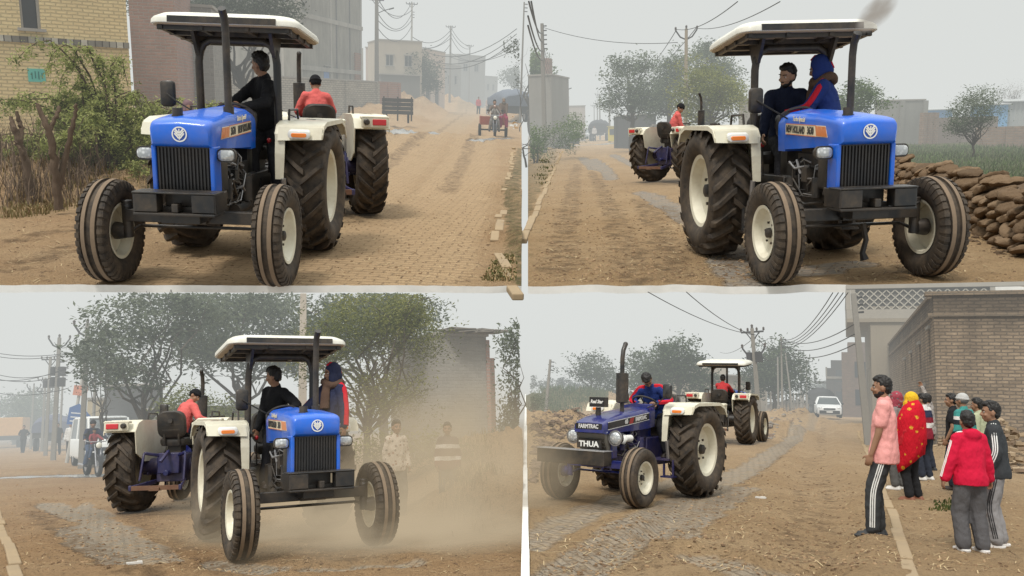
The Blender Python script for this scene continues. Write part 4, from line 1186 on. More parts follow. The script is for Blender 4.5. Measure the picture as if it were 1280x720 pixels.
# ------------------------------------------------------------------ trees, poles, wires, houses
def inside(st, p, mL=3, mR=3, mT=3):
    """keeps foliage inside its own street (the next street begins beyond)"""
    x, y = st.proj(p); x0, x1, y0, y1 = st.b
    if x1 < 700 and x > x1 - mR: return False
    if x0 > 600 and x < x0 + mL: return False
    if y0 > 300 and y < y0 + mT: return False
    return True
def tree(name, label, st, loc, H, crowns, n, leaf, mats, tr=.15, trunk=None, fork=.35, seed=1, group=None, cat='tree', cl=46, clr=.35, limbs=9, droop=0.0, aspect=1.0, lean=(0, 0), trunks=1, z0=0.0, thin=1.0, fill=.75):
    """crowns: list of (dx, dy, dz, rx, ry, rz) relative to the foot; leaves are small faces gathered in sprays"""
    r_ = random.Random(seed); t = thing(name, label, cat, group, st, loc); base = Vector(loc)
    b = MB(); tips = []
    def limb(p, q, ra, rb, wob=.08, n_=5):
        pts = []
        L = (q - p).length
        for i in range(n_ + 1):
            u = i / n_; o = Vector((r_.gauss(0, 1), r_.gauss(0, 1), r_.gauss(0, .5))) * wob * L * (math.sin(PI * u))
            pts.append(p.lerp(q, u) + o)
        b.tube(pts, [lerp(ra, rb, i / n_) for i in range(n_ + 1)], 7 if ra > .05 else 5, 0); return pts
    for q in range(trunks):
        off = Vector((r_.uniform(-.3, .3), r_.uniform(-.3, .3), 0)) * (trunks > 1)
        f = Vector((lean[0] * fork * H, lean[1] * fork * H, fork * H)) + off * 1.5
        limb(Vector((0, 0, z0 - .15)) + off, f, tr, tr * .72, .03)
        for i in range(max(1, limbs // trunks)):
            c = crowns[i % len(crowns)]; cc = Vector(c[:3]); d = Vector((r_.gauss(0, 1), r_.gauss(0, 1), r_.gauss(.3, .8))).normalized()
            e = cc + Vector((d.x * c[3], d.y * c[4], d.z * c[5])) * r_.uniform(.45, .85)
            s0 = f.lerp(Vector((off.x, off.y, z0)), r_.uniform(0, .25))
            pts = limb(s0, e, tr * .42, tr * .07, .10)
            for k in range(3):
                u = r_.choice(pts[2:]); d2 = Vector((r_.gauss(0, 1), r_.gauss(0, 1), r_.gauss(.2, .7))).normalized(); e2 = u + d2 * r_.uniform(.25, .5) * (c[3] + c[5]) * .6
                if inside(st, base + e2): limb(u, e2, tr * .13, tr * .035, .08, 3)
    b.build('trunk', [trunk or bark('bark', (.085, .072, .058), st.hz, st.k)], t)
    c_ = MB(); tot = sum(c[3] * c[5] for c in crowns)
    for c in crowns:
        m = int(n * c[3] * c[5] / tot / cl)
        for _ in range(m):
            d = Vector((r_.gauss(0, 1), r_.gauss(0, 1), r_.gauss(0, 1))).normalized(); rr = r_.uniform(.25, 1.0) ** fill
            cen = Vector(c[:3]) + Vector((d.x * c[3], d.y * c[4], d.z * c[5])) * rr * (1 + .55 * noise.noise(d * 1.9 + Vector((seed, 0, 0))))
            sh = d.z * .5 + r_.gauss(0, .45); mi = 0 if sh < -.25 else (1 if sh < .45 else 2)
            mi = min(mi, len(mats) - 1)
            for _ in range(int(cl * r_.uniform(.5, 1.4) * thin)):
                o = Vector((r_.gauss(0, 1), r_.gauss(0, 1), r_.gauss(0, .7))) * clr
                p = cen + o; p.z -= droop * (abs(o.x) + abs(o.y))
                if not inside(st, base + p): continue
                u = Vector((r_.gauss(0, 1), r_.gauss(0, 1), r_.gauss(0, .6) - droop)).normalized(); w = u.cross(Vector((r_.gauss(0, 1), r_.gauss(0, 1), r_.gauss(0, 1)))).normalized()
                l = leaf * r_.uniform(.6, 1.35); u *= l; w *= l * .42 * aspect
                c_.add([p - u * .5, p + w * .5, p + u * .6, p - w * .5], [(0, 1, 2, 3)], mi if r_.random() < .8 else r_.randrange(len(mats)))
    c_.build('crown', mats, t)
    return t
def pole(label, st, loc, H, tilt=(0, 0), arms=('v',), r=.11, mat=None, group='utility poles', name='utility_pole', k=1.0, haze=0.0, armw=.55, rz=0.0, lamp=False, boxes=0):
    t = thing(name, label, 'utility pole', group, st)
    put(t, st, loc, rz, Matrix.Rotation(R(tilt[0]), 3, 'Y') @ Matrix.Rotation(R(tilt[1]), 3, 'X'))
    m = mat or concrete('pole_concrete', (.25, .235, .21), k, haze); dk = plain('pole_iron', (.045, .045, .048), .6, 0, haze, k)
    b = MB(); b.tube([(0, 0, -.2), (0, 0, H * .5), (0, 0, H)], [r, r * .85, r * .66], 4 if r > .08 else 8, 0, smooth=r <= .08); b.build('shaft', [m], t, bevel=.01)
    for i, a in enumerate(arms):
        z = H - .15 - i * .75
        b = MB()
        if a == 'v':
            for s in (-1, 1): b.tube([(0, 0, z - .35), (s * armw * .55, 0, z - .22), (s * armw, 0, z + .10)], .035, 6, 0)
            b.build('crossarm', [dk], t)
            for x, zz in ((-armw, z + .10), (armw, z + .10), (0, H)):
                q = MB(); q.lathe([(0, .02), (.03, .055), (.07, .04), (.10, .055), (.14, .045), (.17, .01)], 10, (x, 0, zz), 'Z'); q.build('insulator', [plain('porcelain', (.06, .045, .04), .3, 0, haze, k)], t)
        elif a == 'h':
            b.box((0, .06, z), (armw * 2, .07, .07), 0); b.bar((-armw * .6, .06, z), (0, .06, z - .4), .04, .04, 0); b.bar((armw * .6, .06, z), (0, .06, z - .4), .04, .04, 0); b.build('crossarm', [dk], t)
            for x in (-armw, -armw * .4, armw * .4, armw):
                q = MB(); q.lathe([(0, .02), (.03, .05), (.07, .035), (.10, .05), (.15, .01)], 8, (x, .06, z + .04), 'Z'); q.build('insulator', [plain('porcelain', (.06, .045, .04), .3, 0, haze, k)], t)
        elif a == 'b':
            for s in range(3): b.box((.12, 0, z - s * .25), (.18, .05, .06), 0); b.lathe([(-.03, .05), (.03, .05)], 8, (.22, 0, z - s * .25), 'Z')
            b.build('bracket', [dk], t)
    if lamp:
        b = MB(); b.tube([(0, 0, H * .8), (.5, 0, H * .8 + .25), (.95, 0, H * .8 + .40)], .03, 6, 0); b.box((1.1, 0, H * .8 + .43), (.38, .14, .09), 0, Matrix.Rotation(R(-18), 3, 'Y')); b.build('street_lamp_arm', [dk], t)
    for i in range(boxes):
        b = MB(); b.box((.18, 0, H * .72 - i * .5), (.30, .3, .42), 0); b.lathe([(-.2, .001), (-.2, .12), (.2, .12), (.24, .001)], 10, (-.2, 0, H * .72 - i * .5), 'Z'); b.build('junction_box', [dk], t)
    return t
def wire(st, a, b_, sag=.4, r=.014, label='thin black overhead wire sagging between two utility poles', group='overhead wires', k=1.0, haze=0.0, n=14):
    a = Vector(a); b_ = Vector(b_); o = MB(); pts = []
    for i in range(n + 1):
        u = i / n; p = (b_ - a) * u; p.z -= sag * 4 * u * (1 - u); pts.append(p)
    o.tube(pts, r, 5, 0, caps=False); w_ = o.build('overhead_wire', [plain('wire_black', (.03, .03, .032), .6, 0, haze, k)]); put(w_, st, a); tag(w_, label, 'wire', group); return w_
def window(parent, x0, x1, z0, z1, y, frame, pane, bars=True, depth=.06, sill=True, recess=None):
    """opening on a wall whose outside looks along -y at y"""
    b = MB(); t = .06
    b.box(((x0 + x1) / 2, y - depth / 2 + .01, z0 + t / 2), (x1 - x0, depth, t)); b.box(((x0 + x1) / 2, y - depth / 2 + .01, z1 - t / 2), (x1 - x0, depth, t))
    for x in (x0 + t / 2, x1 - t / 2): b.box((x, y - depth / 2 + .01, (z0 + z1) / 2), (t, depth, z1 - z0 - 2 * t))
    if bars:
        n = max(1, int((x1 - x0) / .3))
        for i in range(1, n + 1): b.box((lerp(x0, x1, i / (n + 1)), y - depth * .4, (z0 + z1) / 2), (.025, .02, z1 - z0 - 2 * t))
    w_ = b.build('window', [frame], parent)
    b = MB(); b.box(((x0 + x1) / 2, y - .005, (z0 + z1) / 2), (x1 - x0 - .02, .012, z1 - z0 - .02)); b.build('pane', [pane], w_)
    if sill:
        b = MB(); b.box(((x0 + x1) / 2, y - .09, z0 - .04), (x1 - x0 + .16, .18, .07)); b.build('sill', [frame], w_)
    return w_
def wallbox(mb, x0, x1, y0, y1, z0, z1, m=0): mb.box(((x0 + x1) / 2, (y0 + y1) / 2, (z0 + z1) / 2), (x1 - x0, y1 - y0, z1 - z0), m)
def wall_with_holes(mb, x0, x1, z0, z1, y0, y1, holes, m=0):
    """front wall slab between y0 (outside) and y1 with rectangular openings"""
    xs = sorted({x0, x1, *[h[0] for h in holes], *[h[1] for h in holes]}); zs = sorted({z0, z1, *[h[2] for h in holes], *[h[3] for h in holes]})
    solid = {}
    for i in range(len(xs) - 1):
        for j in range(len(zs) - 1):
            cx, cz = (xs[i] + xs[i + 1]) / 2, (zs[j] + zs[j + 1]) / 2
            solid[i, j] = not any(h[0] < cx < h[1] and h[2] < cz < h[3] for h in holes)
    def q(p): mb.add(p, [(0, 1, 2, 3)], m)
    for (i, j), s in solid.items():
        if not s: continue
        a, b, c, d = xs[i], xs[i + 1], zs[j], zs[j + 1]
        q([(a, y0, c), (b, y0, c), (b, y0, d), (a, y0, d)]); q([(b, y1, c), (a, y1, c), (a, y1, d), (b, y1, d)])
        if not solid.get((i - 1, j)): q([(a, y1, c), (a, y0, c), (a, y0, d), (a, y1, d)])
        if not solid.get((i + 1, j)): q([(b, y0, c), (b, y1, c), (b, y1, d), (b, y0, d)])
        if not solid.get((i, j - 1)): q([(a, y0, c), (a, y1, c), (b, y1, c), (b, y0, c)])
        if not solid.get((i, j + 1)): q([(a, y0, d), (b, y0, d), (b, y1, d), (a, y1, d)])
def house(label, st, loc, rz, W_, D_, H_, mat, wins=(), doors=(), trim=None, parapet=.35, group=None, k=1.0, haze=0.0, roofmat=None, name='house', sidewins=(), eave=0.0, rooms=()):
    """front looks along -y (local), x from 0 to W_"""
    t = thing(name, label, 'house', group, st, loc, rz)
    trim = trim or concrete('trim_concrete', (.36, .34, .31), k, haze); pane = glass_dark('dark_opening', (.025, .026, .028), haze, k)
    b = MB(); holes = [tuple(w_) for w_ in wins] + [tuple(d_) for d_ in doors]
    wall_with_holes(b, 0, W_, 0, H_ + parapet, 0, .25, holes)
    b.add([(0, .25, 0), (0, D_, 0), (0, D_, H_ + parapet), (0, .25, H_ + parapet)], [(0, 3, 2, 1)]); b.add([(W_, .25, 0), (W_, D_, 0), (W_, D_, H_ + parapet), (W_, .25, H_ + parapet)], [(0, 1, 2, 3)])
    b.add([(0, D_, 0), (W_, D_, 0), (W_, D_, H_ + parapet), (0, D_, H_ + parapet)], [(0, 3, 2, 1)])
    b.build('wall', [mat], t)
    b = MB(); wallbox(b, -.06 - eave, W_ + .06 + eave, -.06 - eave, D_ + .06, H_ + parapet + .002, H_ + parapet + .10); b.build('roof', [roofmat or trim], t)
    for w_ in wins:
        x0, x1, z0, z1 = w_; q = MB(); wallbox(q, x0, x1, .14, .16, z0, z1); wn = q.build('window', [pane], t)
        q = MB()
        for x in (x0 + .03, x1 - .03, *( [(x0 + x1) / 2] if x1 - x0 > .7 else [])): wallbox(q, x - .03, x + .03, .08, .13, z0, z1)
        wallbox(q, x0 - .08, x1 + .08, -.10, .10, z0 - .07, z0 - .002); wallbox(q, x0 - .1, x1 + .1, -.16, .0, z1 + .03, z1 + .09); q.build('frame', [trim], wn)
    for d_ in doors:
        x0, x1, z0, z1 = d_; q = MB(); wallbox(q, x0, x1, .12, .16, z0, z1)
        for kx in range(3): wallbox(q, x0 + .05 + kx * (x1 - x0) / 3, x0 + (kx + 1) * (x1 - x0) / 3 - .03, .10, .118, z0 + .1, z1 - .1)
        q.build('door', [plain('door_paint', (.06, .055, .05), .6, 0, haze, k)], t)
    return t

def arch_bush(name, label, st, loc, mats, wood, n, seed=4):
    """thorny bush of long arching branches; fine leaflets hang along their outer reach"""
    r_ = random.Random(seed); t = thing(name, label, 'bush', None, st, loc); b = MB(); c_ = MB()
    for i in range(n):
        a = r_.uniform(0, 2 * PI); reach = r_.uniform(.5, 2.3); top = r_.uniform(.9, 2.6) * (1 - .12 * reach)
        dx, dy = math.cos(a) * reach, math.sin(a) * reach * .55; dx = dx * 1.1 + .25
        if i < 7: dx, dy, top, reach = -1.25 + .28 * i + r_.uniform(-.1, .1), r_.uniform(-.3, .3), 2.95 + r_.uniform(-.12, .15), 1.2
        if i in (7, 8, 9, 10, 11, 12): dx, dy, top = 2.1 + r_.uniform(-.5, .2), r_.uniform(-.4, .4), 1.7 + r_.uniform(-.3, .3)
        p0 = Vector((r_.uniform(-.35, .35), r_.uniform(-.2, .2), -.1)); ctl = Vector((dx * .35, dy * .35, top * 1.18)); end = Vector((dx, dy, top * r_.uniform(.45, .85)))
        pts = []
        for k in range(11):
            u = k / 10; p = p0 * (1 - u) ** 2 + ctl * 2 * u * (1 - u) + end * u * u; p += Vector((r_.gauss(0, .02), r_.gauss(0, .02), r_.gauss(0, .02))); pts.append(p)
        b.tube(pts, [lerp(.026, .005, k / 10) for k in range(11)], 5, 0)
        for k in range(int(30 + 26 * reach)):
            u = r_.uniform(.28, 1.0); j = min(9, int(u * 10)); p = pts[j].lerp(pts[j + 1], u * 10 - j); ax = (pts[j + 1] - pts[j]).normalized()
            tw = Vector((r_.gauss(0, 1), r_.gauss(0, 1), r_.gauss(-.1, .6))).normalized() * r_.uniform(.08, .30); q = p + tw; q.z -= .05
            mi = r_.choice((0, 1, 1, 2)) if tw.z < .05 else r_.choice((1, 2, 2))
            for _ in range(10):
                v = r_.random(); o = p.lerp(q, v) + Vector((r_.gauss(0, .022), r_.gauss(0, .022), r_.gauss(-.02, .03))); u1 = Vector((r_.gauss(0, 1), r_.gauss(0, 1), r_.gauss(-.5, .6))).normalized(); w = u1.cross(Vector((r_.gauss(0, 1), r_.gauss(0, 1), r_.gauss(0, 1)))).normalized()
                l = .058 * r_.uniform(.6, 1.4); c_.add([o - u1 * l * .5, o + w * l * .19, o + u1 * l * .6, o - w * l * .19], [(0, 1, 2, 3)], mi)
    b.build('trunk', [wood], t); c_.build('crown', mats, t); return t
# ------------------------------------------------------------------ small vehicles in the street
def oval(cx, y, zc, w, zb, zt, r=.12, n=4):
    return [Vector((cx + px, y, (zb + zt) / 2 + pz)) for px, pz in rrect(w, zt - zb, min(r, (zt - zb) * .45, w * .45), n)]
def small_wheel(parent, pos, r, w, rim, hz=0.0, k=1.0, axis='X'):
    b = MB(); b.lathe([(-w * .5, r * .62), (-w * .5, r * .93), (-w * .3, r), (w * .3, r), (w * .5, r * .93), (w * .5, r * .62)], 24, (0, 0, 0), axis, 0, close=True)
    t = plain('small_tyre', (.02, .02, .02), .85, 0, hz, k)
    q = MB(); q.lathe([(-w * .35, .001), (-w * .35, r * .3), (-w * .42, r * .63), (w * .42, r * .63), (w * .35, r * .3), (w * .35, .001)], 20, (0, 0, 0), axis, 0)
    o = q.build('wheel', [rim], parent, mods='fix'); o.location = pos; b.build('tyre', [t], o, mods='fix'); return o
def car(label, st, loc, rz, body, kind='hatch', hz=0.0, k=1.0, group=None, dark=(.02, .022, .025)):
    """faces +y"""
    nm = {'hatch': 'hatchback_car', 'van': 'passenger_van', 'jeep': 'utility_car'}[kind]
    t = thing(nm, label, 'van' if kind == 'van' else 'car', group, st, loc, rz)
    pm = plain('car_paint_%d' % int(body[0] * 1000), body, .3, 0, hz, k, .06, 1.0, .5); blk = plain('car_black', dark, .5, 0, hz, k); gl = plain('car_glass', (.10, .115, .12), .08, 0, hz, k, .3, 2.0, .8); rim = plain('car_rim', (.35, .35, .36), .4, .5, hz, k)
    if kind == 'van':
        W_, ln = 1.56, 3.7; st_ = [(1.86, 1.30, .34, .66), (1.80, 1.46, .28, .86), (1.62, W_, .26, 1.0), (1.2, W_, .24, 1.06), (0, W_, .24, 1.08), (-1.78, W_, .26, 1.08), (-1.85, 1.44, .32, 1.0)]
        cb = [(1.55, 1.02, 1.42), (1.00, 1.72, 1.36), (.7, 1.82, 1.36), (-1.3, 1.84, 1.34), (-1.74, 1.78, 1.30), (-1.83, 1.05, 1.44)]; roofz = 1.84
    else:
        W_ = 1.72; st_ = [(1.92, 1.30, .34, .58), (1.86, 1.55, .26, .72), (1.6, 1.68, .22, .84), (1.0, W_, .22, .94), (0, W_, .22, .97), (-1.6, W_, .24, .99), (-1.86, 1.6, .30, .94), (-1.92, 1.45, .36, .8)]
        cb = [(1.02, .90, 1.52), (.32, 1.42, 1.22), (.05, 1.48, 1.20), (-1.05, 1.48, 1.18), (-1.5, 1.40, 1.15), (-1.82, .94, 1.42)]; roofz = 1.49
    b = MB(); b.loft([oval(0, y, 0, w, zb, zt, .14) for y, w, zb, zt in st_], 0)
    b.build('body', [pm], t, mods='fix')
    # glasshouse: windscreen, rear and side glass between pillars, roof on top
    base_z = 1.0 if kind == 'van' else .93; bw = W_ - .06
    tw = cb[1][2]
    fy0, fy1, ry1, ry0 = cb[0][0], cb[2][0] if kind != 'van' else cb[1][0], cb[-2][0], cb[-1][0]
    zt = roofz - .06
    g = MB(); lo = [(-bw / 2, ry0), (bw / 2, ry0), (bw / 2, fy0), (-bw / 2, fy0)]; hi = [(-tw / 2, ry1), (tw / 2, ry1), (tw / 2, fy1), (-tw / 2, fy1)]
    g.hexa([(x, y, base_z) for x, y in lo] + [(x, y, zt) for x, y in hi], 0); g.build('window', [gl], t, bevel=.02)
    r_ = MB(); r_.loft([[Vector((px, (fy1 + ry1) / 2 + py, z)) for px, py in rrect((tw + .04) * e, (fy1 - ry1 + .14) * e, .16)] for z, e in ((zt - .02, .98), (zt + .02, 1.0), (roofz, .96), (roofz + .025, .8))], 0)
    for s in (-1, 1):
        for (ya, yb) in ((fy0, fy1), (ry0, ry1)): r_.bar((s * bw / 2, ya, base_z - .03), (s * tw / 2, yb, zt), .07, .07, 0)
        for u in ((.5,) if kind != 'van' else (.30, .62)): r_.bar((s * (bw / 2 + .002), lerp(fy0, ry0, u), base_z - .03), (s * (tw / 2 + .002), lerp(fy1, ry1, u), zt), .06, .08, 0)
    r_.build('roof', [pm], t, mods='fix')
    ff = st_[0][0]
    q = MB(); q.box((0, ff - .02, .40), (1.36, .10, .24), 0); q.box((0, ff - .005, .62 if kind != 'van' else .66), (.80 if kind != 'van' else .9, .05, .13), 0); q.build('bumper', [blk], t, bevel=.03)
    q = MB(); q.box((0, ff + .036, .42), (.42, .012, .10), 0); q.build('number_plate', [plain('plate_white', (.7, .7, .68), .5, 0, hz, k)], t)
    for s in (-1, 1):
        q = MB(); q.ell((s * .60, ff - .10, .70 if kind != 'van' else .74), (.15, .09, .085), 0); q.build('headlight', [plain('car_lamp', (.75, .77, .78), .15, .1, hz, k)], t)
        q = MB(); q.ell((s * (W_ / 2 + .09), fy0 - .25, base_z + .08), (.09, .06, .07), 0); q.build('mirror', [blk], t)
        for y in (1.18, -1.18): small_wheel(t, (s * (W_ / 2 - .10), y, .29), .29, .19, rim, hz, k)
    return t
def bike_parts(t, hz=0.0, k=1.0, col=(.02, .02, .025), y0=.65, r=.30):
    m = plain('bike_paint_%d' % int(col[0] * 1000), col, .35, 0, hz, k, .1); blk = plain('bike_black', (.02, .02, .02), .6, 0, hz, k); cr_ = plain('bike_chrome', (.4, .4, .42), .25, .7, hz, k)
    small_wheel(t, (0, y0, r), r, .10, cr_, hz, k); 
    b = MB()
    for s in (-1, 1): b.tube([(s * .07, y0, r), (s * .08, y0 - .22, .95)], .022, 6, 0)
    b.tube([(-.36, y0 - .34, 1.06), (-.2, y0 - .24, 1.02), (.2, y0 - .24, 1.02), (.36, y0 - .34, 1.06)], .016, 6, 0); b.build('fork', [cr_], t)
    b = MB(); b.prism([(y0 + .30, r + .03), (y0 + .18, r + .27), (y0 - .08, r + .33), (y0 - .25, r + .25), (y0 - .08, r + .36), (y0 + .20, r + .30)], -.065, .065, 0); b.build('mudguard', [m], t)
    b = MB(); b.ell((0, y0 - .14, .92), (.105, .10, .11), 0); hl = b.build('headlight', [blk], t)
    b = MB(); b.ell((0, y0 - .06, .92), (.085, .04, .09), 0); b.build('lens', [plain('bike_lamp', (.85, .83, .72), .15, 0, hz, k)], hl)
    b = MB(); b.ell((0, y0 - .52, .86), (.15, .27, .13), 0); b.build('tank', [m], t)
    b = MB(); b.box((0, y0 - .55, .52), (.24, .36, .34), 0); b.tube([(0, y0 - .22, .9), (0, y0 - .35, .4), (0, y0 - 1.0, .4)], .03, 6, 0); b.build('engine', [blk], t)
    b = MB(); b.box((0, y0 - 1.02, .80), (.25, .62, .10), 0); b.build('seat', [blk], t, bevel=.03)
    for s in (-1, 1):
        b = MB(); b.tube([(s * .24, y0 - .26, 1.04), (s * .32, y0 - .24, 1.20)], .008, 5, 0); b.ell((s * .32, y0 - .24, 1.24), (.07, .015, .045), 0); b.build('mirror', [blk], t)
    return m, blk, cr_
def motorbike(label, st, loc, rz, hz=0.0, k=1.0, col=(.02, .02, .025)):
    t = thing('motorbike', label, 'motorbike', None, st, loc, rz)
    m, blk, cr_ = bike_parts(t, hz, k, col); small_wheel(t, (0, -.62, .30), .30, .12, cr_, hz, k)
    b = MB(); b.tube([(.15, -.1, .3), (.17, -.9, .34)], .045, 8, 0); b.build('exhaust', [cr_], t)
    return t
def cargo_trike(label, st, loc, rz, hz=0.0, k=1.0):
    t = thing('cargo_tricycle', label, 'motor tricycle', None, st, loc, rz)
    m, blk, cr_ = bike_parts(t, hz, k, (.03, .03, .035), y0=1.0)
    for s in (-1, 1): small_wheel(t, (s * .62, -.9, .30), .30, .12, cr_, hz, k)
    b = MB(); wallbox(b, -.62, .62, -1.7, -.28, .56, .62); wallbox(b, -.62, .62, -.32, -.28, .62, .95); wallbox(b, -.62, -.58, -1.7, -.32, .62, .95); wallbox(b, .58, .62, -1.7, -.32, .62, .95)
    b.build('cargo_tray', [plain('tray_red', (.30, .07, .04), .6, 0, hz, k)], t, bevel=.01)
    b = MB(); b.tube([(-.6, -.9, .32), (.6, -.9, .32)], .04, 8, 0); b.bar((0, .2, .4), (0, -1.6, .5), .08, .08, 0); b.build('chassis', [blk], t)
    return t
def covered_trailer(label, st, loc, rz, L=3.6, W_=2.3, hz=0.0, k=1.0, tarp=(.13, .15, .19)):
    t = thing('covered_trailer', label, 'trailer', None, st, loc, rz); blk = plain('trailer_body', (.05, .047, .045), .7, 0, hz, k); cr_ = plain('car_rim', (.35, .35, .36), .4, .5, hz, k)
    b = MB(); wallbox(b, -W_ / 2, W_ / 2, -L / 2, L / 2, .85, 1.5); b.box((0, 0, .75), (.9, L, .2), 0)
    for x in (-W_ / 2, 0, W_ / 2):
        for y in (-L / 2, L / 2): b.box((x, y, 1.18), (.08, .08, .7), 0)
    b.bar((0, L / 2, .75), (0, L / 2 + 1.1, .6), .1, .1, 0); b.build('trailer_bed', [blk], t)
    r_ = random.Random(4); rings = []
    for i in range(9):
        u = i / 8; y = lerp(-L / 2 - .08, L / 2 + .08, u); hh = .95 * (math.sin(PI * (.12 + .76 * u))) ** .6; ring = []
        for j in range(15):
            a = PI * j / 14; ring.append(Vector((math.cos(a) * (W_ / 2 + .10) * r_.uniform(.97, 1.03), y, 1.28 + (.18 + hh * math.sin(a) ** .7) * r_.uniform(.93, 1.06) - (.25 if j in (0, 14) else 0))))
        rings.append(ring)
    b = MB(); b.loft(rings, 0, True, True, False); b.build('tarpaulin', [cloth('tarpaulin_%d' % int(tarp[0] * 1000), tarp, k, hz)], t, sharp=0)
    for s in (-1, 1):
        for y in (-.5, .5): small_wheel(t, (s * (W_ / 2 - .12), y - .4, .42), .42, .24, cr_, hz, k)
    return t
# ================================================================== STREET 1 (yellow house, tractor with bare-brick lane behind)
S, K, HZ = TL, 10.0, TL.hz
nh1 = make_canopied(dict(label='bright blue tractor under a white canopy before the feathery bush and yellow brick house', cat='tractor', group='blue tractors with white canopies'))
place_tractor(nh1, TL, (247, 354), -20)
ft1 = make_bare(dict(label='dark blue open tractor seen from behind near the compound wall and wooden handcart', cat='tractor', group='dark blue tractors without canopy'))
place_tractor(ft1, TL, (398, 268), 180 + 6, True)
G1 = Ground(TL)
for t_ in (nh1, ft1): G1.flat.append((t_['lx'], t_['ly'], 3.2))
G1.track([(240, 420), (330, 330), (450, 230), (560, 160), (605, 120)], 2.6, 0, .80)
for pts_ in ([(10, 335), (110, 305), (220, 270)], [(20, 300), (120, 280)], [(430, 240), (520, 185), (590, 135)], [(560, 240), (600, 165), (612, 130)]): G1.track(pts_, .5, 2, .33)
G1.track([(480, 372), (560, 250), (600, 170)], 1.8, 0, .80)
G1.track([(470, 181), (515, 176), (560, 174)], .95, 2, 1.0); G1.track([(590, 186), (640, 176)], .4, 2, .8)
G1.track([(680, 380), (645, 290), (640, 235), (652, 190)], .42, 1, .58); G1.track([(20, 262), (120, 250), (230, 230)], 1.6, 1, .42)
G1.rut([(430, 190), (520, 150), (580, 122)], .35, .05); G1.rut([(470, 215), (570, 165), (615, 130)], .3, .04)
for a in ((500, 142, 5, 7, 1.7), (540, 136, 7, 9, 1.9), (470, 150, 4, 5, 1.0), (560, 132, 6, 10, 1.4), (648, 300, .35, 2.2, .16), (652, 150, 2.0, 9, 1.3), (645, 250, .5, 3, .2), (90, 232, 4.5, 2.4, .55), (300, 175, 14, 10, .5)):
    G1.mound(*a)
gm1 = ground_mat('street_dirt_one', K, HZ, (.355, .225, .118), (.42, .29, .165), (.20, .122, .064), (.40, .28, .162), (.35, .242, .138), .35, brickw=.24, brickh=.12)
G1.build([-90 + i * (652 + 90) / 150 for i in range(151)], 357, 190, gm1, 210)
strip_edge(TL, [G1.near, G1.edgeR], .07, plain('terrace_white', (.78, .78, .76), .8))
kerb(G1, [(652, 372), (618, 318), (628, 260), (636, 222), (642, 190)], .12, .05, concrete('kerb_stone', (.36, .27, .17)), .35, .4)
HZM = dict(k=K, haze=HZ)
# yellow house
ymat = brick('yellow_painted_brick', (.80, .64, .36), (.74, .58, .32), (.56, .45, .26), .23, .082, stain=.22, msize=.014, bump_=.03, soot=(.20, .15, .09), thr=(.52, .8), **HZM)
p0, p1 = S.at(-60, 200, 22), S.at(170, 200, 23.5)
hd_ = (p1 - p0); rz_ = math.atan2(hd_.y, hd_.x)
yw = math.hypot(hd_.x, hd_.y)
yh = house('yellow painted brick house with a dark slit window and small teal plate', S, (p0.x, p0.y, 0), rz_, yw, 7, 6.6, ymat, wins=[(yw * .413, yw * .413 + .42, 3.05, 6.0)], k=K, haze=HZ)
b = MB(); wallbox(b, 0, yw, -.07, 0, 2.72, 2.86); b.build('ledge', [brick('ledge_brick', (.55, .52, .44), (.10, .09, .08), (.08, .07, .06), .16, .3, stain=.1, **HZM)], yh)
b = MB(); wallbox(b, yw * .425, yw * .425 + .36, -.03, -.002, 1.84, 2.14)
for i, x_ in enumerate((.08, .15, .22, .29)): wallbox(b, yw * .425 + x_ - .012, yw * .425 + x_ + .012, -.034, -.0305, 1.90 + .02 * (i % 2), 2.08 - .03 * (i % 3 == 0), 1)
b.build('wall_plate', [plain('teal_plate', (.12, .42, .36), .5, 0, HZ, K), plain('teal_ink', (.03, .15, .14), .5, 0, HZ, K)], yh)
# house in pinkish brick and grey house further along
pk = brick('pink_brick', (.40, .25, .21), (.34, .22, .19), (.36, .33, .30), .3, .1, stain=.3, **HZM)
q0 = S.at(168, 120, 30); house('narrow pinkish brick house squeezed between the yellow house and the grey one', S, (q0.x, q0.y, 0), -.05, 1.35, 4, 6.5, pk, k=K, haze=HZ)
gb = brick('grey_brick', (.30, .285, .265), (.24, .23, .215), (.36, .345, .32), .4, .14, stain=.4, **HZM)
q0 = S.at(186, 120, 34); house('grey block house with a small dark window behind the canopied tractor and bush', S, (q0.x, q0.y, 0), -.05, 2.3, 6, 4.3, gb, wins=[(.65, 1.15, 3.0, 3.5)], k=K, haze=HZ)
wl = plaster('old_wall_plaster', (.36, .335, .29), K, HZ, .6, (.20, .18, .155)); wlb = brick('whitewashed_brick', (.50, .46, .38), (.40, .36, .30), (.24, .21, .18), .36, .13, stain=.45, msize=.02, **HZM)
def garden_wall(label, st, a, b_, h, mat, th=.24, coping=True, name='compound_wall', k=1.0, haze=0.0):
    d = b_ - a; L = math.hypot(d.x, d.y); t = thing(name, label, 'wall', None, st, (a.x, a.y, 0), math.atan2(d.y, d.x))
    m = MB(); wallbox(m, 0, L, -th / 2, th / 2, -.2, h); m.build('wall', [mat], t)
    if coping:
        m = MB(); wallbox(m, -.03, L + .03, -th / 2 - .04, th / 2 + .04, h + .002, h + .08); m.build('coping', [concrete('trim_concrete', (.36, .34, .31), k, haze)], t)
    n = max(2, int(L / 4)); m = MB()
    for i in range(n + 1): m.box((L * i / n, -th / 2 - .04, h / 2), (.32, .10, h - .02), 0)
    m.build('pier', [mat], t)
    return t
garden_wall('whitewashed brick compound wall below the tall grey concrete house', S, S.at(205, 140, 44), S.at(470, 140, 60), 2.5, wlb, k=K, haze=HZ)
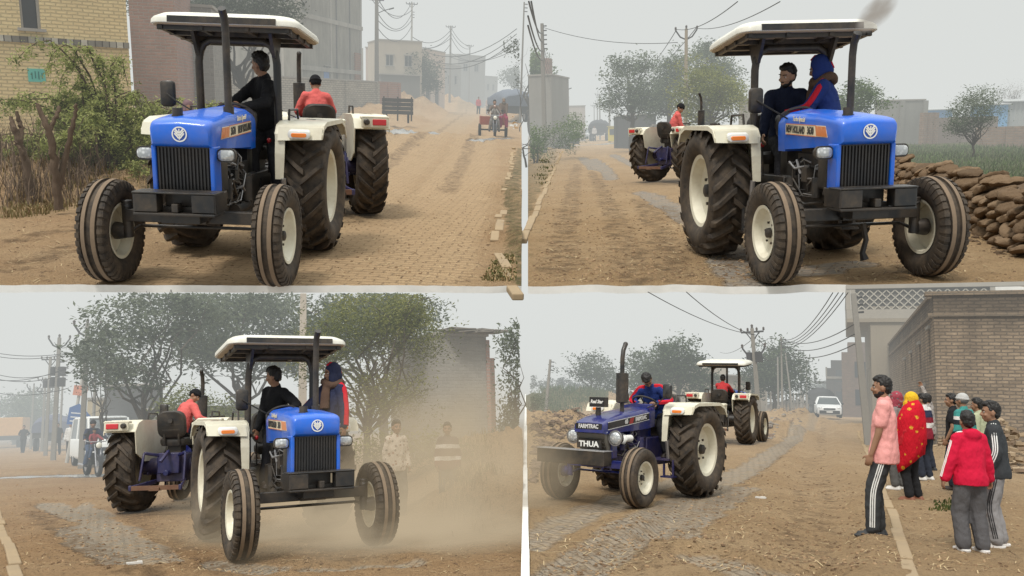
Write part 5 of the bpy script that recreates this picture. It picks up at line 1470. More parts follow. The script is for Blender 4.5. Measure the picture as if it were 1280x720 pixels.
# tall grey concrete house
gc = plaster('grey_cement', (.30, .285, .245), K, HZ, .9, (.10, .09, .075))
q0, q1 = S.at(376, 120, 56), S.at(452, 120, 66); hd_ = q1 - q0; L_ = math.hypot(hd_.x, hd_.y)
gh = house('tall bare grey concrete house with a blue shuttered window behind the lamp pole', S, (q0.x, q0.y, 0), math.atan2(hd_.y, hd_.x), L_, 9, 9.5, gc, wins=[(L_ * .34, L_ * .34 + 1.1, 2.0, 3.4)], k=K, haze=HZ)
b = MB()
for x_ in (L_ * .55, L_ * .78): b.box((x_, -.03, 5.0), (.10, .06, 9.0), 0)
b.build('drain_pipe', [plain('pipe_grey', (.12, .115, .11), .7, 0, HZ, K)], gh)
b = MB()
for z_ in (3.2, 6.4): b.box((L_ / 2, -.05, z_), (L_ + .1, .12, .28), 0)
for x_ in (.15, L_ * .46, L_ - .15): b.box((x_, -.02, 4.7), (.3, .05, 9.4), 0)
b.build('concrete_frame', [plaster('frame_cement', (.38, .36, .32), K, HZ, .7, (.14, .13, .11))], gh)
b = MB(); wallbox(b, L_ * .34 + .08, L_ * .34 + 1.02, .02, .06, 2.1, 3.3); b.build('blue_shutter', [plain('shutter_blue', (.10, .20, .42), .5, 0, HZ, K)], gh)
b = MB(); wallbox(b, L_ * .86, L_ - .02, -.10, 0, 0, 4.6); b.build('brick_patch', [brick('raw_brick', (.33, .17, .11), (.26, .14, .09), (.30, .27, .23), .4, .15, stain=.3, **HZM)], gh)
b = MB(); b.tube([(L_ - .3, -.16, .2), (L_ - .3, -.16, 5)], .09, 8, 0); b.build('drain_pipe', [plain('pipe_white', (.55, .53, .48), .6, 0, HZ, K)], gh)
bg_ = plaster('beige_plaster', (.46, .40, .32), K, HZ, .25)
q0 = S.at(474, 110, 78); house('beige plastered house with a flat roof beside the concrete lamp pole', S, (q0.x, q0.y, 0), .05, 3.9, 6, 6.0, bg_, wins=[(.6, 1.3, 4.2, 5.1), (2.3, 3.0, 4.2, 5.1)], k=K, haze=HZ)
q0 = S.at(476, 110, 76); house('low grey shed with plain walls in front of the beige plastered house', S, (q0.x, q0.y, 0), .05, 3.5, 1.6, 3.0, plaster('shed_grey', (.20, .195, .18), K, HZ), doors=[(.5, 1.5, 0, 2.1)], k=K, haze=HZ, eave=.1)
rb = brick('red_brick', (.36, .17, .11), (.29, .14, .09), (.34, .30, .26), .4, .15, stain=.2, **HZM)
q0, q1 = S.at(470, 130, 63), S.at(497, 130, 66); garden_wall('short unplastered red brick wall next to the concrete lamp pole', S, q0, q1, 2.6, rb, coping=False, name='brick_wall', k=K, haze=HZ)
pkp = plaster('pale_pink_plaster', (.52, .42, .35), K, HZ, .2)
q0, q1 = S.at(531, 110, 82), S.at(556, 110, 88); hd_ = q1 - q0; L_ = math.hypot(hd_.x, hd_.y)
house('pale pink house with dark doors and a teal gate behind the roadside tree', S, (q0.x, q0.y, 0), math.atan2(hd_.y, hd_.x), L_, 6, 5.6, pkp, wins=[(L_ * .42, L_ * .55, 3.5, 4.1)], doors=[(L_ * .05, L_ * .28, 0, 2.5), (L_ * .5, L_ * .72, 0, 2.6)], k=K, haze=HZ)
for i, (px0, px1, Y, hh, lab) in enumerate(((556, 576, 105, 5.0, 'low hazy grey house with a flat roof, half lost in smoke'), (572, 606, 125, 7.2, 'two storey pale house standing hazily behind the smoke at the end of the lane'), (606, 622, 140, 4.6, 'small hazy house at the very end of the lane'))):
    q0, q1 = S.at(px0, 105, Y), S.at(px1, 105, Y + 3); L_ = (q1 - q0).length
    house(lab, S, (q0.x, q0.y, 0), math.atan2(q1.y - q0.y, q1.x - q0.x), L_, 8, hh, plaster('far_plaster', (.36, .35, .33), K, HZ, .3), wins=[(L_ * .2, L_ * .36, hh - 1.9, hh - .9), (L_ * .6, L_ * .76, hh - 1.9, hh - .9)], k=K, haze=HZ)
# poles
def polepx(st, px, base_y, top_y, Y, label, k, hz, **kw):
    p = st.at(px, base_y, Y); top = st.at(px, top_y, Y)
    return pole(label, st, (p.x, p.y, 0), top.z, k=k, haze=hz, **kw), Vector((p.x, p.y, top.z))
P1, a1 = polepx(S, 355, 138, -14, 52, 'slim whitish pole rising behind the canopied tractor by the compound wall', K, HZ, arms=('b',), r=.10, mat=concrete('pale_pole', (.46, .44, .40), K, HZ))
P2, a2 = polepx(S, 471, 139, -16, 66, 'grey concrete pole carrying a street lamp arm near the red brick wall', K, HZ, arms=('b', 'h'), r=.24, lamp=True)
P3, a3 = polepx(S, 514, 128, 3, 86, 'tall thin pale pole in front of the roadside tree', K, HZ, arms=('h', 'b'), r=.15, mat=concrete('pale_pole', (.46, .44, .40), K, HZ))
P4, a4 = polepx(S, 562, 122, 32, 100, 'hazy concrete pole past the pale pink house', K, HZ, arms=('h',), r=.17)
P5, a5 = polepx(S, 586, 120, 56, 120, 'faint thin pole in the smoke near the end of the lane', K, HZ, arms=('h',), r=.13)
P6, a6 = polepx(S, 650, 150, 2, 60, 'dark bracket pole at the right edge of the lane with the tricycle', K, HZ, arms=('b',), r=.08)
def wires(st, a, b_, n, spread, sag, r, label, group, k, hz, seed=1):
    r_ = random.Random(seed)
    for i in range(n):
        o = Vector((0, 0, -i * spread)); wire(st, Vector(a) + o, Vector(b_) + o + Vector((0, 0, r_.uniform(-.3, .2) * spread)), sag * r_.uniform(.6, 1.5), r, label, group, k, hz)
WL1 = 'thin black wire strung between poles along the lane with the cargo tricycle'
wires(S, a2 - Vector((0, 0, .6)), a3, 5, .55, 1.1, .03, WL1, 'wires over the tricycle lane', K, HZ, 2)
wires(S, a3 - Vector((0, 0, 3.2)), a4 - Vector((0, 0, .4)), 4, .5, .9, .035, WL1, 'wires over the tricycle lane', K, HZ, 3)
wires(S, a4 - Vector((0, 0, .2)), a5, 3, .5, .8, .035, WL1, 'wires over the tricycle lane', K, HZ, 4)
wires(S, a3 - Vector((0, 0, 4.0)), S.at(646, 36, 70), 3, .45, 1.3, .03, WL1, 'wires over the tricycle lane', K, HZ, 5)
wires(S, a4 - Vector((0, 0, 3)), S.at(648, 52, 75), 2, .5, 1.0, .03, WL1, 'wires over the tricycle lane', K, HZ, 6)
# trees
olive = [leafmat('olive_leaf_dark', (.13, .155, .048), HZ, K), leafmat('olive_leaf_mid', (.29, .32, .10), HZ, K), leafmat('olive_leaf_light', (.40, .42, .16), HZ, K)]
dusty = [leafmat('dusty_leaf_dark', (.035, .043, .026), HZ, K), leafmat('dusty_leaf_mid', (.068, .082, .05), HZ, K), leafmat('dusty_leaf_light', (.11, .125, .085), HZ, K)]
q = S.gp(140, 236); px2m = q.y / F
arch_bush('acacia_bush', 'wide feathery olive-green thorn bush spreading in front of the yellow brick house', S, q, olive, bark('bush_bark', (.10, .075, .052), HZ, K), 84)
for i, (px, py, H_, l_) in enumerate(((305, 160, 6.5, 'dusty spreading tree with dark limbs behind the white canopy'), (250, 165, 6.8, 'thin dusty tree standing against the grey block house'))):
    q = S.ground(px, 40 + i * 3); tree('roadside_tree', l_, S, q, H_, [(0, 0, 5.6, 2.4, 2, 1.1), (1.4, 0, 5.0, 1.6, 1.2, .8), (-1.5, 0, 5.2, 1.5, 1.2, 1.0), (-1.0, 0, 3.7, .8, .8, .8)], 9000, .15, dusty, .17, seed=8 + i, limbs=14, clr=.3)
q = S.ground(518, 80); tree('roadside_tree', 'rounded dusty green tree in front of the pale pink house', S, q, 6, [(0, 0, 4.5, 2.2, 2, 1.5), (.8, 0, 3.3, 1.9, 1.5, 1.2)], 9000, .22, dusty, .16, seed=12, clr=.35)
q = S.ground(650, 45); tree('roadside_tree', 'sparse leafy twigs hanging at the right edge of the lane by the bracket pole', S, q, 5.2, [(-.1, 0, 4.3, .7, .6, 1.0), (.1, 0, 3.0, .5, .5, .6)], 900, .14, dusty, .03, seed=15, clr=.2, limbs=3)
q = S.ground(646, 130); tree('roadside_tree', 'hazy round tree far behind the covered trailer', S, q, 6, [(0, 0, 4.6, 3.0, 2, 2.0)], 2500, .35, dusty, .2, seed=16, clr=.5)
# bare lopped stems beside the bush
def stems(label, chains, Y):
    base = S.at(*chains[0][0][:2], Y); t = thing('lopped_tree', label, 'tree', 'lopped bare stems by the yellow house', S, (base.x, base.y, 0)); b = MB()
    for ch in chains:
        pts = [S.at(px, py, Y + dy) - Vector((base.x, base.y, 0)) for px, py, w_, dy in ch]; fine = []; rad = []
        for (a_, c_, (_, _, wa, _), (_, _, wb, _)) in zip(pts, pts[1:], ch, ch[1:]):
            for j in range(6): fine.append(a_.lerp(c_, j / 6) + Vector((noise.noise(a_ * 3 + Vector((j, 0, 0))), noise.noise(a_ * 3 + Vector((0, j, 0))), 0)) * .035); rad.append(lerp(wa, wb, j / 6) / 2.6 * Y / F * (1 + .25 * noise.noise(Vector((j * .9, wa, a_.z * 4)))))
        fine.append(pts[-1]); rad.append(ch[-1][2] / 3.2 * Y / F); b.tube(fine, rad, 9, 0)
    b.build('trunk', [bark('lopped_bark', (.115, .082, .058), HZ, K)], t)
stems('stubby lopped trunk with two short stumps at the far left of the feathery bush', [[(38, 245, 11, 0), (33, 205, 11, 0), (24, 178, 10, 0), (19, 163, 8, 0), (14, 146, 6, .1)], [(24, 178, 9, 0), (27, 160, 7, .1), (21, 139, 5, .1)], [(33, 205, 6, 0), (28, 190, 5, -.1), (17, 176, 3, -.1)]], 14.5)
stems('tall lopped trunk forking into several bare stubs in front of the feathery bush', [[(74, 262, 13, 0), (70, 225, 12, 0), (66, 185, 11, 0), (60, 160, 9, 0), (47, 130, 6, .1)], [(62, 168, 7, 0), (70, 145, 6, .1), (74, 133, 5, .2)], [(72, 240, 10, 0), (82, 190, 8, .1), (92, 150, 6, .1), (96, 130, 5, .1)]], 13.5)
# board leaning cart, tricycle, trailer
q = S.ground(497, 47); cart = thing('handcart', 'dark weathered wooden handcart with plank side standing by the rubble heap', 'cart', None, S, (q.x, q.y, .25), -.12); wd = bark('dark_planks', (.055, .05, .045), HZ, K); b = MB()
for i in range(4): b.box((0, 0, .55 + i * .22), (1.7, .05, .20), 0)
b.build('side_board', [wd], cart, bevel=.008); b = MB()
for x_ in (-.75, 0, .75): b.box((x_, -.05, .75), (.08, .06, 1.3), 0)
b.build('upright', [wd], cart); b = MB(); b.box((0, .5, .52), (1.7, 1.0, .06), 0); b.build('bed', [wd], cart)
for s in (-1, 1): small_wheel(cart, (s * .6, .45, .25), .28, .10, wd, HZ, K)
q = S.gp(617, 172); tk = cargo_trike('cargo tricycle with a red side tray carrying a family down the lane', S, (q.x, q.y, 0), facing(TL, 620, .05), HZ, K)
def at_local(q, rz, x, y): v = rotz(rz) @ Vector((x, y, 0)); return Vector((q.x + v.x, q.y + v.y, 0))
brown = cloth('brown_shawl', (.13, .095, .075), K, HZ); grey_ = cloth('grey_cloth', (.20, .185, .17), K, HZ); dkc = cloth('dark_cloth', (.035, .034, .038), K, HZ)
RT = facing(TL, 620, .05)
person('rider in a brown shawl steering the cargo tricycle', S, at_local(q, RT, 0, .05), RT, 1.68, hip=.93, hands=(Vector((-.33, .52, 1.06)), Vector((.33, .52, 1.06))), feet=(Vector((-.22, .30, .36)), Vector((.22, .30, .36))), shirt=brown, trousers=grey_, shoe=dkc, near=False, haze=HZ, k=K, sit=True)
person('small child in pale clothes sitting before the rider on the cargo tricycle', S, at_local(q, RT, 0, .36), RT, 1.0, hip=1.0, hands=(Vector((-.15, .25, 1.12)), Vector((.15, .25, 1.12))), feet=(Vector((-.16, .22, .62)), Vector((.16, .22, .62))), shirt=grey_, trousers=grey_, near=False, kid=True, hair='beanie', hatmat=cloth('pale_pink', (.5, .36, .32), K, HZ), haze=HZ, k=K, sit=True)
person('passenger in a grey head shawl and maroon skirt riding on the cargo tricycle', S, at_local(q, RT, -.45, -.55), RT, 1.6, hip=1.06, hands=(Vector((-.12, .3, 1.1)), Vector((.12, .3, 1.1))), feet=(Vector((-.14, .36, .5)), Vector((.14, .36, .5))), shirt=brown, trousers=cloth('maroon_skirt', (.26, .03, .07), K, HZ), hair='scarf', hatmat=grey_, near=False, haze=HZ, k=K, loose=1.6, sit=True)
q = S.ground(640, 62); covered_trailer('covered trailer under a slate blue tarpaulin behind the cargo tricycle', S, (q.x, q.y, 0), .05, 4, 2.5, HZ, K, (.14, .16, .20))
q = S.ground(598, 82); person('distant pedestrian in a red jumper standing in the smoky lane', S, q, PI, 1.72, shirt=cloth('far_red', (.45, .07, .08), K, HZ), trousers=dkc, near=False, haze=HZ, k=K, group='pedestrians in the smoky lane')
q = S.ground(610, 84); person('distant pedestrian in pale pink beside the one in red', S, q, PI - .3, 1.70, shirt=cloth('far_pale', (.45, .36, .33), K, HZ), trousers=grey_, near=False, haze=HZ, k=K, group='pedestrians in the smoky lane')
q = S.ground(240, 15.5); person('bystander in a mauve headscarf whose face shows just above the blue bonnet', S, q, PI + .25, 1.64, shirt=cloth('white_kameez', (.5, .47, .45), K, HZ), trousers=grey_, shoe=dkc, hair='scarf', hatmat=cloth('mauve_scarf', (.16, .10, .11), K, HZ), near=False, haze=HZ, k=K)
# yellow tarpaulin bundle
q = S.at(268, 94, 47); b = MB(); r_ = random.Random(6); rings = []
for i in range(9):
    u = i / 8 * 2 - 1; ring = []
    for j in range(12):
        a_ = PI * j / 11; ring.append(Vector((u * .62 + r_.uniform(-.02, .02), math.cos(a_) * .42, -.25 + (.62 * math.sqrt(max(.05, 1 - u * u))) * math.sin(a_) * r_.uniform(.9, 1.08))))
    rings.append(ring)
b.loft(rings, 0, True, True, False); yt = b.build('yellow_tarpaulin', [cloth('tarp_yellow', (.66, .47, .02), K, HZ)], sharp=0); put(yt, S, q, .2); tag(yt, 'small yellow tarpaulin bundle lying on the compound wall behind the driver', 'tarpaulin')
# ground dressing
def pxpts(st, poly, zf=None):
    xs = [p[0] for p in poly]; ys = [p[1] for p in poly]
    def inp(x, y):
        c = False; n = len(poly)
        for i in range(n):
            (x1, y1), (x2, y2) = poly[i], poly[(i + 1) % n]
            if (y1 > y) != (y2 > y) and x < (x2 - x1) * (y - y1) / (y2 - y1) + x1: c = not c
        return c
    def f(r_):
        while True:
            x, y = r_.uniform(min(xs), max(xs)), r_.uniform(min(ys), max(ys))
            if inp(x, y): q = st.gp(x, y); return q.x, q.y
    return f
straw = [plain('straw', (.36, .26, .14), .9, 0, 0, 1.0), plain('straw_dark', (.19, .13, .07), .9, 0, 0, 1.0)]
grn = [leafmat('grass_blade', (.085, .11, .03)), leafmat('grass_blade_dry', (.20, .17, .075)), leafmat('grass_blade_dark', (.045, .06, .02))]
soil = [plain('clod_brown', (.19, .12, .065), .95, 0, 0, 1.0), plain('clod_tan', (.30, .20, .112), .95, 0, 0, 1.0), plain('clod_dark', (.13, .08, .044), .95, 0, 0, 1.0)]
tufts('grass', 'short dry-green grass along the broken kerb at the right of the brick lane', S, pxpts(S, [(612, 350), (650, 352), (650, 325), (632, 318)]), 380, .055, [grn[1], grn[0], straw[0]], zf=G1.z, spread=.05)
tufts('grass', 'thin grass growing on the soil strip right of the brick lane', S, pxpts(S, [(636, 300), (651, 310), (651, 190), (643, 190)]), 260, .06, [grn[1], grn[0], straw[0]], zf=G1.z, spread=.08)
tufts('grass', 'dry straw and weeds under the feathery bush', S, pxpts(S, [(6, 275), (240, 235), (240, 205), (180, 200), (6, 215)]), 900, .16, straw + grn[1:2], zf=G1.z, spread=.12, blade=.008)
tufts('brushwood', 'tangle of dry twigs at the foot of the lopped stems', S, pxpts(S, [(20, 262), (130, 250), (120, 200), (10, 205)]), 160, .9, [bark('twig', (.14, .10, .07), HZ, K)], zf=G1.z, spread=.2, blade=.007, bend=.8)
clods('dirt_clods', 'small soil crumbs scattered over the dusty brick lane', S, pxpts(S, [(8, 352), (640, 352), (640, 200), (430, 150), (300, 240), (8, 270)]), 1300, .006, .022, soil, G1.z)
clods('rubble', 'heaped brick rubble and earth on the left side of the lane by the handcart', S, pxpts(S, [(486, 140), (585, 125), (560, 112), (490, 116)]), 1500, .06, .45, [plain('rubble_brick', (.24, .15, .10), .95, 0, HZ, K), plain('rubble_tan', (.28, .21, .15), .95, 0, HZ, K), soil[0]], G1.z)
clods('rubble', 'white and grey litter heap at the right of the cargo tricycle', S, pxpts(S, [(638, 160), (651, 162), (651, 132), (642, 132)]), 260, .05, .22, [plain('litter_white', (.5, .48, .45), .9, 0, HZ, K), soil[1]], G1.z)
# ================================================================== STREET 2 (dung cake stack, wide dusty road)
S, K, HZ = TR, 10.0, TR.hz
nh2 = copy_tree(nh1); tag(nh2, 'bright blue tractor under a white canopy puffing exhaust smoke beside the stacked dung cakes', 'tractor')
place_tractor(nh2, TR, (1062, 349), 27, scale=.94)
ft2 = copy_tree(ft1); tag(ft2, 'dark blue open tractor seen from behind on the road leading to the white jeep', 'tractor')
place_tractor(ft2, TR, (840, 228), 180 - 38, True, scale=.93)
for ch_ in nh2.children:
    if ch_.name.startswith('exhaust_pipe'): ch_.location.z = -.21
st_ = MB(); st_.tube([(-.1, 2.02, .56), (-.12, 2.06, .40), (-.10, 2.04, .27), (-.12, 2.05, .20)], [.03, .028, .03, .045], 6, 0); st_.build('tow_strap', [VINYL()], nh2)
G2 = Ground(TR)
for t_ in (nh2, ft2): G2.flat.append((t_['lx'], t_['ly'], 3.2))
for pts, w_ in (([(728, 197), (737, 205), (746, 213)], .55), ([(742, 199), (757, 212), (765, 224)], .5), ([(766, 193), (790, 205), (806, 212)], .5), ([(806, 240), (832, 254), (862, 270), (905, 300)], .55), ([(1010, 340), (1060, 330)], .5), ([(895, 305), (930, 340), (950, 372)], .55)):
    G2.track(pts, w_, 0, 1.0); G2.rut(pts, w_ * .8, .03)
for pts_ in ([(800, 352), (780, 300), (760, 250), (740, 215)], [(850, 352), (830, 300), (800, 250)], [(700, 340), (712, 260), (722, 205)], [(960, 350), (900, 310), (830, 255)]): G2.track(pts_, .5, 2, .32)
G2.track([(716, 182), (742, 181), (772, 180)], 1.6, 2, 1.0)
G2.track([(655, 340), (672, 250), (690, 205), (700, 182)], 0.5, 1, .35)
def z_(p, a=S.gp(700, 178)):
    # verge left of the kerb line and field on the right
    x, y = S.proj((p.x, p.y, 0)); v = 0
    if y < 245 and x > 1105 + (y - 180) * .25: v = max(v, sstep(0, 30, x - 1105 - (y - 180) * .25))
    if y < 176 and x > 1080: v = max(v, .9)
    if x < 700 - (y - 185) * .45 and y < 300: v = max(v, .50)
    return 1, v
G2.area(z_)
for a in ((672, 208, 1.5, .8, .12), (690, 195, 2.0, 1.2, .16), (698, 186, 1.5, 3, .3), (690, 176, 3, 5, .7), (705, 172, 3, 4, .5), (800, 172, 10, 6, .5), (840, 178, 7, 4, .35), (672, 190, 2.5, 4, .35)): G2.mound(*a)
gm2 = ground_mat('street_dirt_two', K, HZ, (.345, .222, .11), (.41, .282, .155), (.18, .112, .056), (.20, .185, .165), (.23, .21, .185), .2)
G2.build([660 + i * (1276 + 95 - 660) / 150 for i in range(151)], 357, 230, gm2, 210)
strip_edge(TR, [G2.near, G2.edgeL], .07, plain('terrace_white', (.78, .78, .76), .8))
kerb(G2, [(655, 300), (672, 258), (690, 218), (703, 190)], .12, .05, concrete('kerb_stone', (.36, .27, .17)), .02, .9)
# left side houses, hedge, poles
q0, q1 = S.at(662, 150, 55), S.at(690, 150, 55); d_ = q1 - q0; L_ = math.hypot(d_.x, d_.y); HZM = dict(k=K, haze=HZ)
hs_ = house('grey plastered house with a square roof tank beside the left utility pole and hedge', S, (q0.x, q0.y, 0), math.atan2(d_.y, d_.x), L_, 5, 4.6, plaster('grey_block', (.30, .29, .265), K, HZ), k=K, haze=HZ)
b = MB(); wallbox(b, L_ * .45, L_ * .8, .6, 1.6, 5.06, 6.1); b.build('roof_tank', [brick('tank_brick', (.36, .25, .21), (.30, .21, .18), (.3, .27, .24), .4, .15, **HZM)], hs_)
q0 = S.at(700, 150, 95); house('small pale house with a dark red door at the far left of the road', S, (q0.x, q0.y, 0), .5, 3, 6, 3.6, plaster('pale_house', (.50, .43, .38), K, HZ), doors=[(.6, 1.5, 0, 2.0)], k=K, haze=HZ)
leafy = [leafmat('leaf_deep', (.045, .07, .025), HZ, K), leafmat('leaf_green', (.08, .125, .038), HZ, K), leafmat('leaf_fresh', (.14, .195, .06), HZ, K)]
lime = [leafmat('lime_leaf_dark', (.09, .105, .024), HZ, K), leafmat('lime_leaf_mid', (.165, .185, .042), HZ, K), leafmat('lime_leaf_light', (.26, .27, .075), HZ, K)]
greyg = [leafmat('grey_leaf_dark', (.065, .085, .05), HZ, K), leafmat('grey_leaf_mid', (.115, .145, .085), HZ, K), leafmat('grey_leaf_light', (.175, .21, .13), HZ, K)]
q = S.ground(664, 58); tree('shade_tree', 'dark green tree rising above the grey house at the left of the road', S, q, 7, [(0, 0, 5.6, 1.5, 1.5, 1.5)], 6000, .2, leafy, .2, seed=31, clr=.3)
q = S.ground(666, 36); tree('hedge_bush', 'fresh green hedge bush crowding the left utility pole', S, q, 2, [(0, 0, .9, .8, 1.6, .9), (-.3, -3, .5, .6, 1.6, .6), (.5, 5, 1.2, .7, 3, 1.0)], 9000, .09, leafy, .05, seed=32, clr=.16, cat='bush', trunks=3, limbs=9)
Q1, e1 = polepx(S, 681, 184, 29, 48, 'square concrete pole with bundled wires by the left hedge', K, HZ, arms=('b', 'b'), r=.17, boxes=0)
Q2, e2 = polepx(S, 696, 170, 97, 72, 'dark concrete pole behind the tipped handcart', K, HZ, arms=('b',), r=.17)
Q3, e3 = polepx(S, 700, 165, 101, 85, 'thin pole with a lamp arm past the small pale house', K, HZ, arms=('b',), r=.13, lamp=True)
Q4, e4 = polepx(S, 710, 163, 120, 110, 'faint far pole at the left end of the road', K, HZ, arms=('b',), r=.14)
for i, (px, ty, Y, l_) in enumerate(((747, 128, 120, 'far pole just right of the white jeep'), (750, 117, 105, 'far pole with arms left of the yellow kiosk'), (762, 108, 85, 'pole with arms standing among the grey trees'), (743, 131, 140, 'farthest pole in the haze above the white jeep'))):
    polepx(S, px, 166, ty, Y, l_, K, HZ, arms=('h',), r=.13)
Q5, e5 = polepx(S, 857, 150, 36, 42, 'tall tan concrete pole with forked insulator arms behind the man in coral', K, HZ, arms=('v',), r=.14, mat=concrete('tan_pole', (.36, .30, .22), K, HZ), armw=.50)
WL2 = 'thin black wire strung across the sky above the dusty road with the white jeep'
wire(S, e1 - Vector((0, 0, .2)), e5 - Vector((.4, 0, .6)), .35, .016, WL2, 'wires over the jeep road', K, HZ)
for dx, (px, py) in ((-.45, (922, 2)), (.45, (975, 2))): wire(S, e5 + Vector((dx, 0, 0)), S.at(px, py, 24), .25, .014, WL2, 'wires over the jeep road', K, HZ)
for dx in (-.45, .45): wire(S, e5 + Vector((dx, 0, 0)), S.at(808 + dx * 10, 90, 75), .3, .02, WL2, 'wires over the jeep road', K, HZ)
for i, (px, py) in enumerate(((661, 2), (664, 2), (660, 20), (660, 32))): wire(S, e1 - Vector((0, 0, .5 + .5 * i)), S.at(px, py, 26), .35, .03, WL2, 'wires over the jeep road', K, HZ)
for i in range(3): wire(S, e1 - Vector((0, 0, .9 + .5 * i)), e2 - Vector((0, 0, .2 + .3 * i)), .6, .018, WL2, 'wires over the jeep road', K, HZ)
# trees
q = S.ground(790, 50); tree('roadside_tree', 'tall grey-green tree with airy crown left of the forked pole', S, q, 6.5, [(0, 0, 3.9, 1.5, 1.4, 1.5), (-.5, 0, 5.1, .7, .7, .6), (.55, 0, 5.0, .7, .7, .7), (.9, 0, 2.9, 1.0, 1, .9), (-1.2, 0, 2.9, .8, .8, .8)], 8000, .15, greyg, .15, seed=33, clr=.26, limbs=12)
q = S.ground(836, 52); tree('roadside_tree', 'dense blue-green tree directly behind the forked pole', S, q, 6.2, [(0, 0, 3.6, 1.5, 1.4, 1.5), (.2, 0, 5.0, 1.0, 1, .8), (-.7, 0, 2.6, 1.0, 1, .8)], 9000, .16, greyg, .18, seed=34, clr=.28)
q = S.ground(888, 40); tree('roadside_tree', 'yellow-green leafy tree right of the forked pole', S, q, 5, [(-.3, 0, 3.2, 1.3, 1.2, 1.3), (.7, 0, 2.7, 1.1, 1, 1.1), (-.9, 0, 1.9, .8, .8, .8)], 11000, .12, lime, .13, seed=35, clr=.22, limbs=12)
q = S.ground(882, 54); tree('roadside_tree', 'dark green tree top showing above the yellow-green tree', S, q, 6, [(0, 0, 5.2, 1.5, 1.3, 1.2), (.8, 0, 4, 1.3, 1.2, 1.3)], 8000, .17, greyg, .18, seed=36, clr=.28)
q = S.ground(1070, 36); tree('roadside_tree', 'fresh green tree behind the passenger in the red and blue jacket', S, q, 3.6, [(0, 0, 2.2, .95, .9, .75), (-.5, 0, 1.6, .8, .7, .6)], 8000, .10, leafy, .09, seed=37, clr=.18)
q = S.ground(1215, 31); tree('young_tree', 'young acacia with a slim trunk standing in the green field', S, q, 2.6, [(0, 0, 1.55, .85, .8, .55), (.1, 0, 2.0, .55, .5, .35), (-.4, 0, 1.2, .5, .5, .3)], 9000, .055, greyg, .045, seed=38, clr=.14, fork=.25, limbs=16)
q = S.ground(1258, 62); tree('bare_bush', 'leafless pale bush above the grey corrugated shed', S, q, 3.4, [(0, 0, 2.9, 1.2, 1, .6)], 900, .12, [bark('pale_twig', (.22, .19, .15), HZ, K)], .06, seed=39, limbs=22, clr=.3, aspect=.2)
# right hand walls
q0, q1 = S.at(1094, 170, 52), S.at(1152, 170, 54); garden_wall('long grey cement wall with a flat top left of the brown wall', S, q0, q1, 2.45, plaster('cement_wall', (.31, .305, .28), K, HZ, .4), k=K, haze=HZ)
q0, q1 = S.at(1151, 170, 52), S.at(1166, 170, 53); garden_wall('short broken brick wall between the grey wall and the field', S, q0, q1, 1.75, brick('old_brick', (.34, .24, .18), (.28, .2, .15), (.3, .27, .23), .3, .12, stain=.4, **HZM), coping=False, k=K, haze=HZ)
q0, q1 = S.at(1163, 170, 54), S.at(1240, 170, 56); garden_wall('low brown mud wall along the back of the green field', S, q0, q1, 1.45, plaster('mud_wall', (.23, .18, .15), K, HZ, .4, (.13, .10, .085)), coping=False, k=K, haze=HZ)
q0, q1 = S.at(1222, 170, 46), S.at(1300, 170, 46); garden_wall('low brick field wall under the blue gate', S, q0, q1, .95, brick('old_brick', (.34, .24, .18), (.28, .2, .15), (.3, .27, .23), .3, .12, stain=.4, **HZM), coping=False, k=K, haze=HZ)
def shed(label, px0, px1, Y, z0, z1, col, corr=True):
    a, c = S.at(px0, 150, Y), S.at(px1, 150, Y); L_ = c.x - a.x; t = thing('metal_shed', label, 'shed', None, S, (a.x, a.y, 0)); b = MB(); n = int(L_ / .12)
    ring = [(L_ * i / n, -.03 if i % 2 else .03) for i in range(n + 1)]
    b.add([(x, y, z0) for x, y in ring] + [(x, y, z1) for x, y in ring], [(i, i + 1, n + 2 + i, n + 1 + i) for i in range(n)], 0); wallbox(b, 0, L_, .06, 3, 0, z1 - .02)
    b.build('wall', [plain('sheet_%d' % int(col[2] * 1000), col, .5, 0, HZ, K, .15)], t); b = MB(); b.box((L_ / 2, 1.4, z1 + .06), (L_ + .3, 3.3, .06), 0, Matrix.Rotation(R(3), 3, 'X')); b.build('roof', [plain('sheet_roof', (.35, .36, .36), .5, 0, HZ, K)], t)
shed('sky blue sheet-metal gate house above the low brick field wall', 1226, 1259, 58, 0, 2.15, (.16, .36, .60)); shed('grey corrugated shed at the right end of the field wall', 1259, 1300, 58.5, 0, 2.3, (.36, .37, .36)); shed('low blue sheet roof shed behind the brown mud wall', 1152, 1190, 64, 0, 2.0, (.15, .33, .58))
# shed and yellow kiosk under the trees
q0, q1 = S.at(772, 160, 60), S.at(818, 160, 56); garden_wall('dark weathered shed wall beneath the grey trees', S, q0, q1, 2.2, plaster('dark_shed', (.10, .10, .10), K, HZ, .3), name='shed_wall', k=K, haze=HZ)
q0, q1 = S.at(818, 160, 54), S.at(852, 160, 50); garden_wall('low grey yard wall left of the forked pole', S, q0, q1, 1.5, wl, k=K, haze=HZ)
q0, q1 = S.at(925, 160, 48), S.at(1000, 160, 50); garden_wall('plain grey wall seen under the canopy between driver and post', S, q0, q1, 2.7, wl, k=K, haze=HZ)
q = S.ground(768, 84); t_ = thing('kiosk', 'small yellow roadside kiosk under the grey trees', 'kiosk', None, S, (q.x, q.y, 0)); b = MB(); wallbox(b, -.55, .55, -.5, .5, .1, 1.5); b.build('cabin', [plain('kiosk_yellow', (.55, .44, .05), .6, 0, HZ, K)], t_, bevel=.03); b = MB(); b.box((0, 0, 1.56), (1.3, 1.2, .1)); b.build('roof', [plain('kiosk_roof', (.35, .3, .1), .6, 0, HZ, K)], t_); b = MB(); wallbox(b, -.38, .38, -.53, -.5, .75, 1.3); b.build('window', [glass_dark('dark_opening', (.025, .026, .028), HZ, K)], t_)
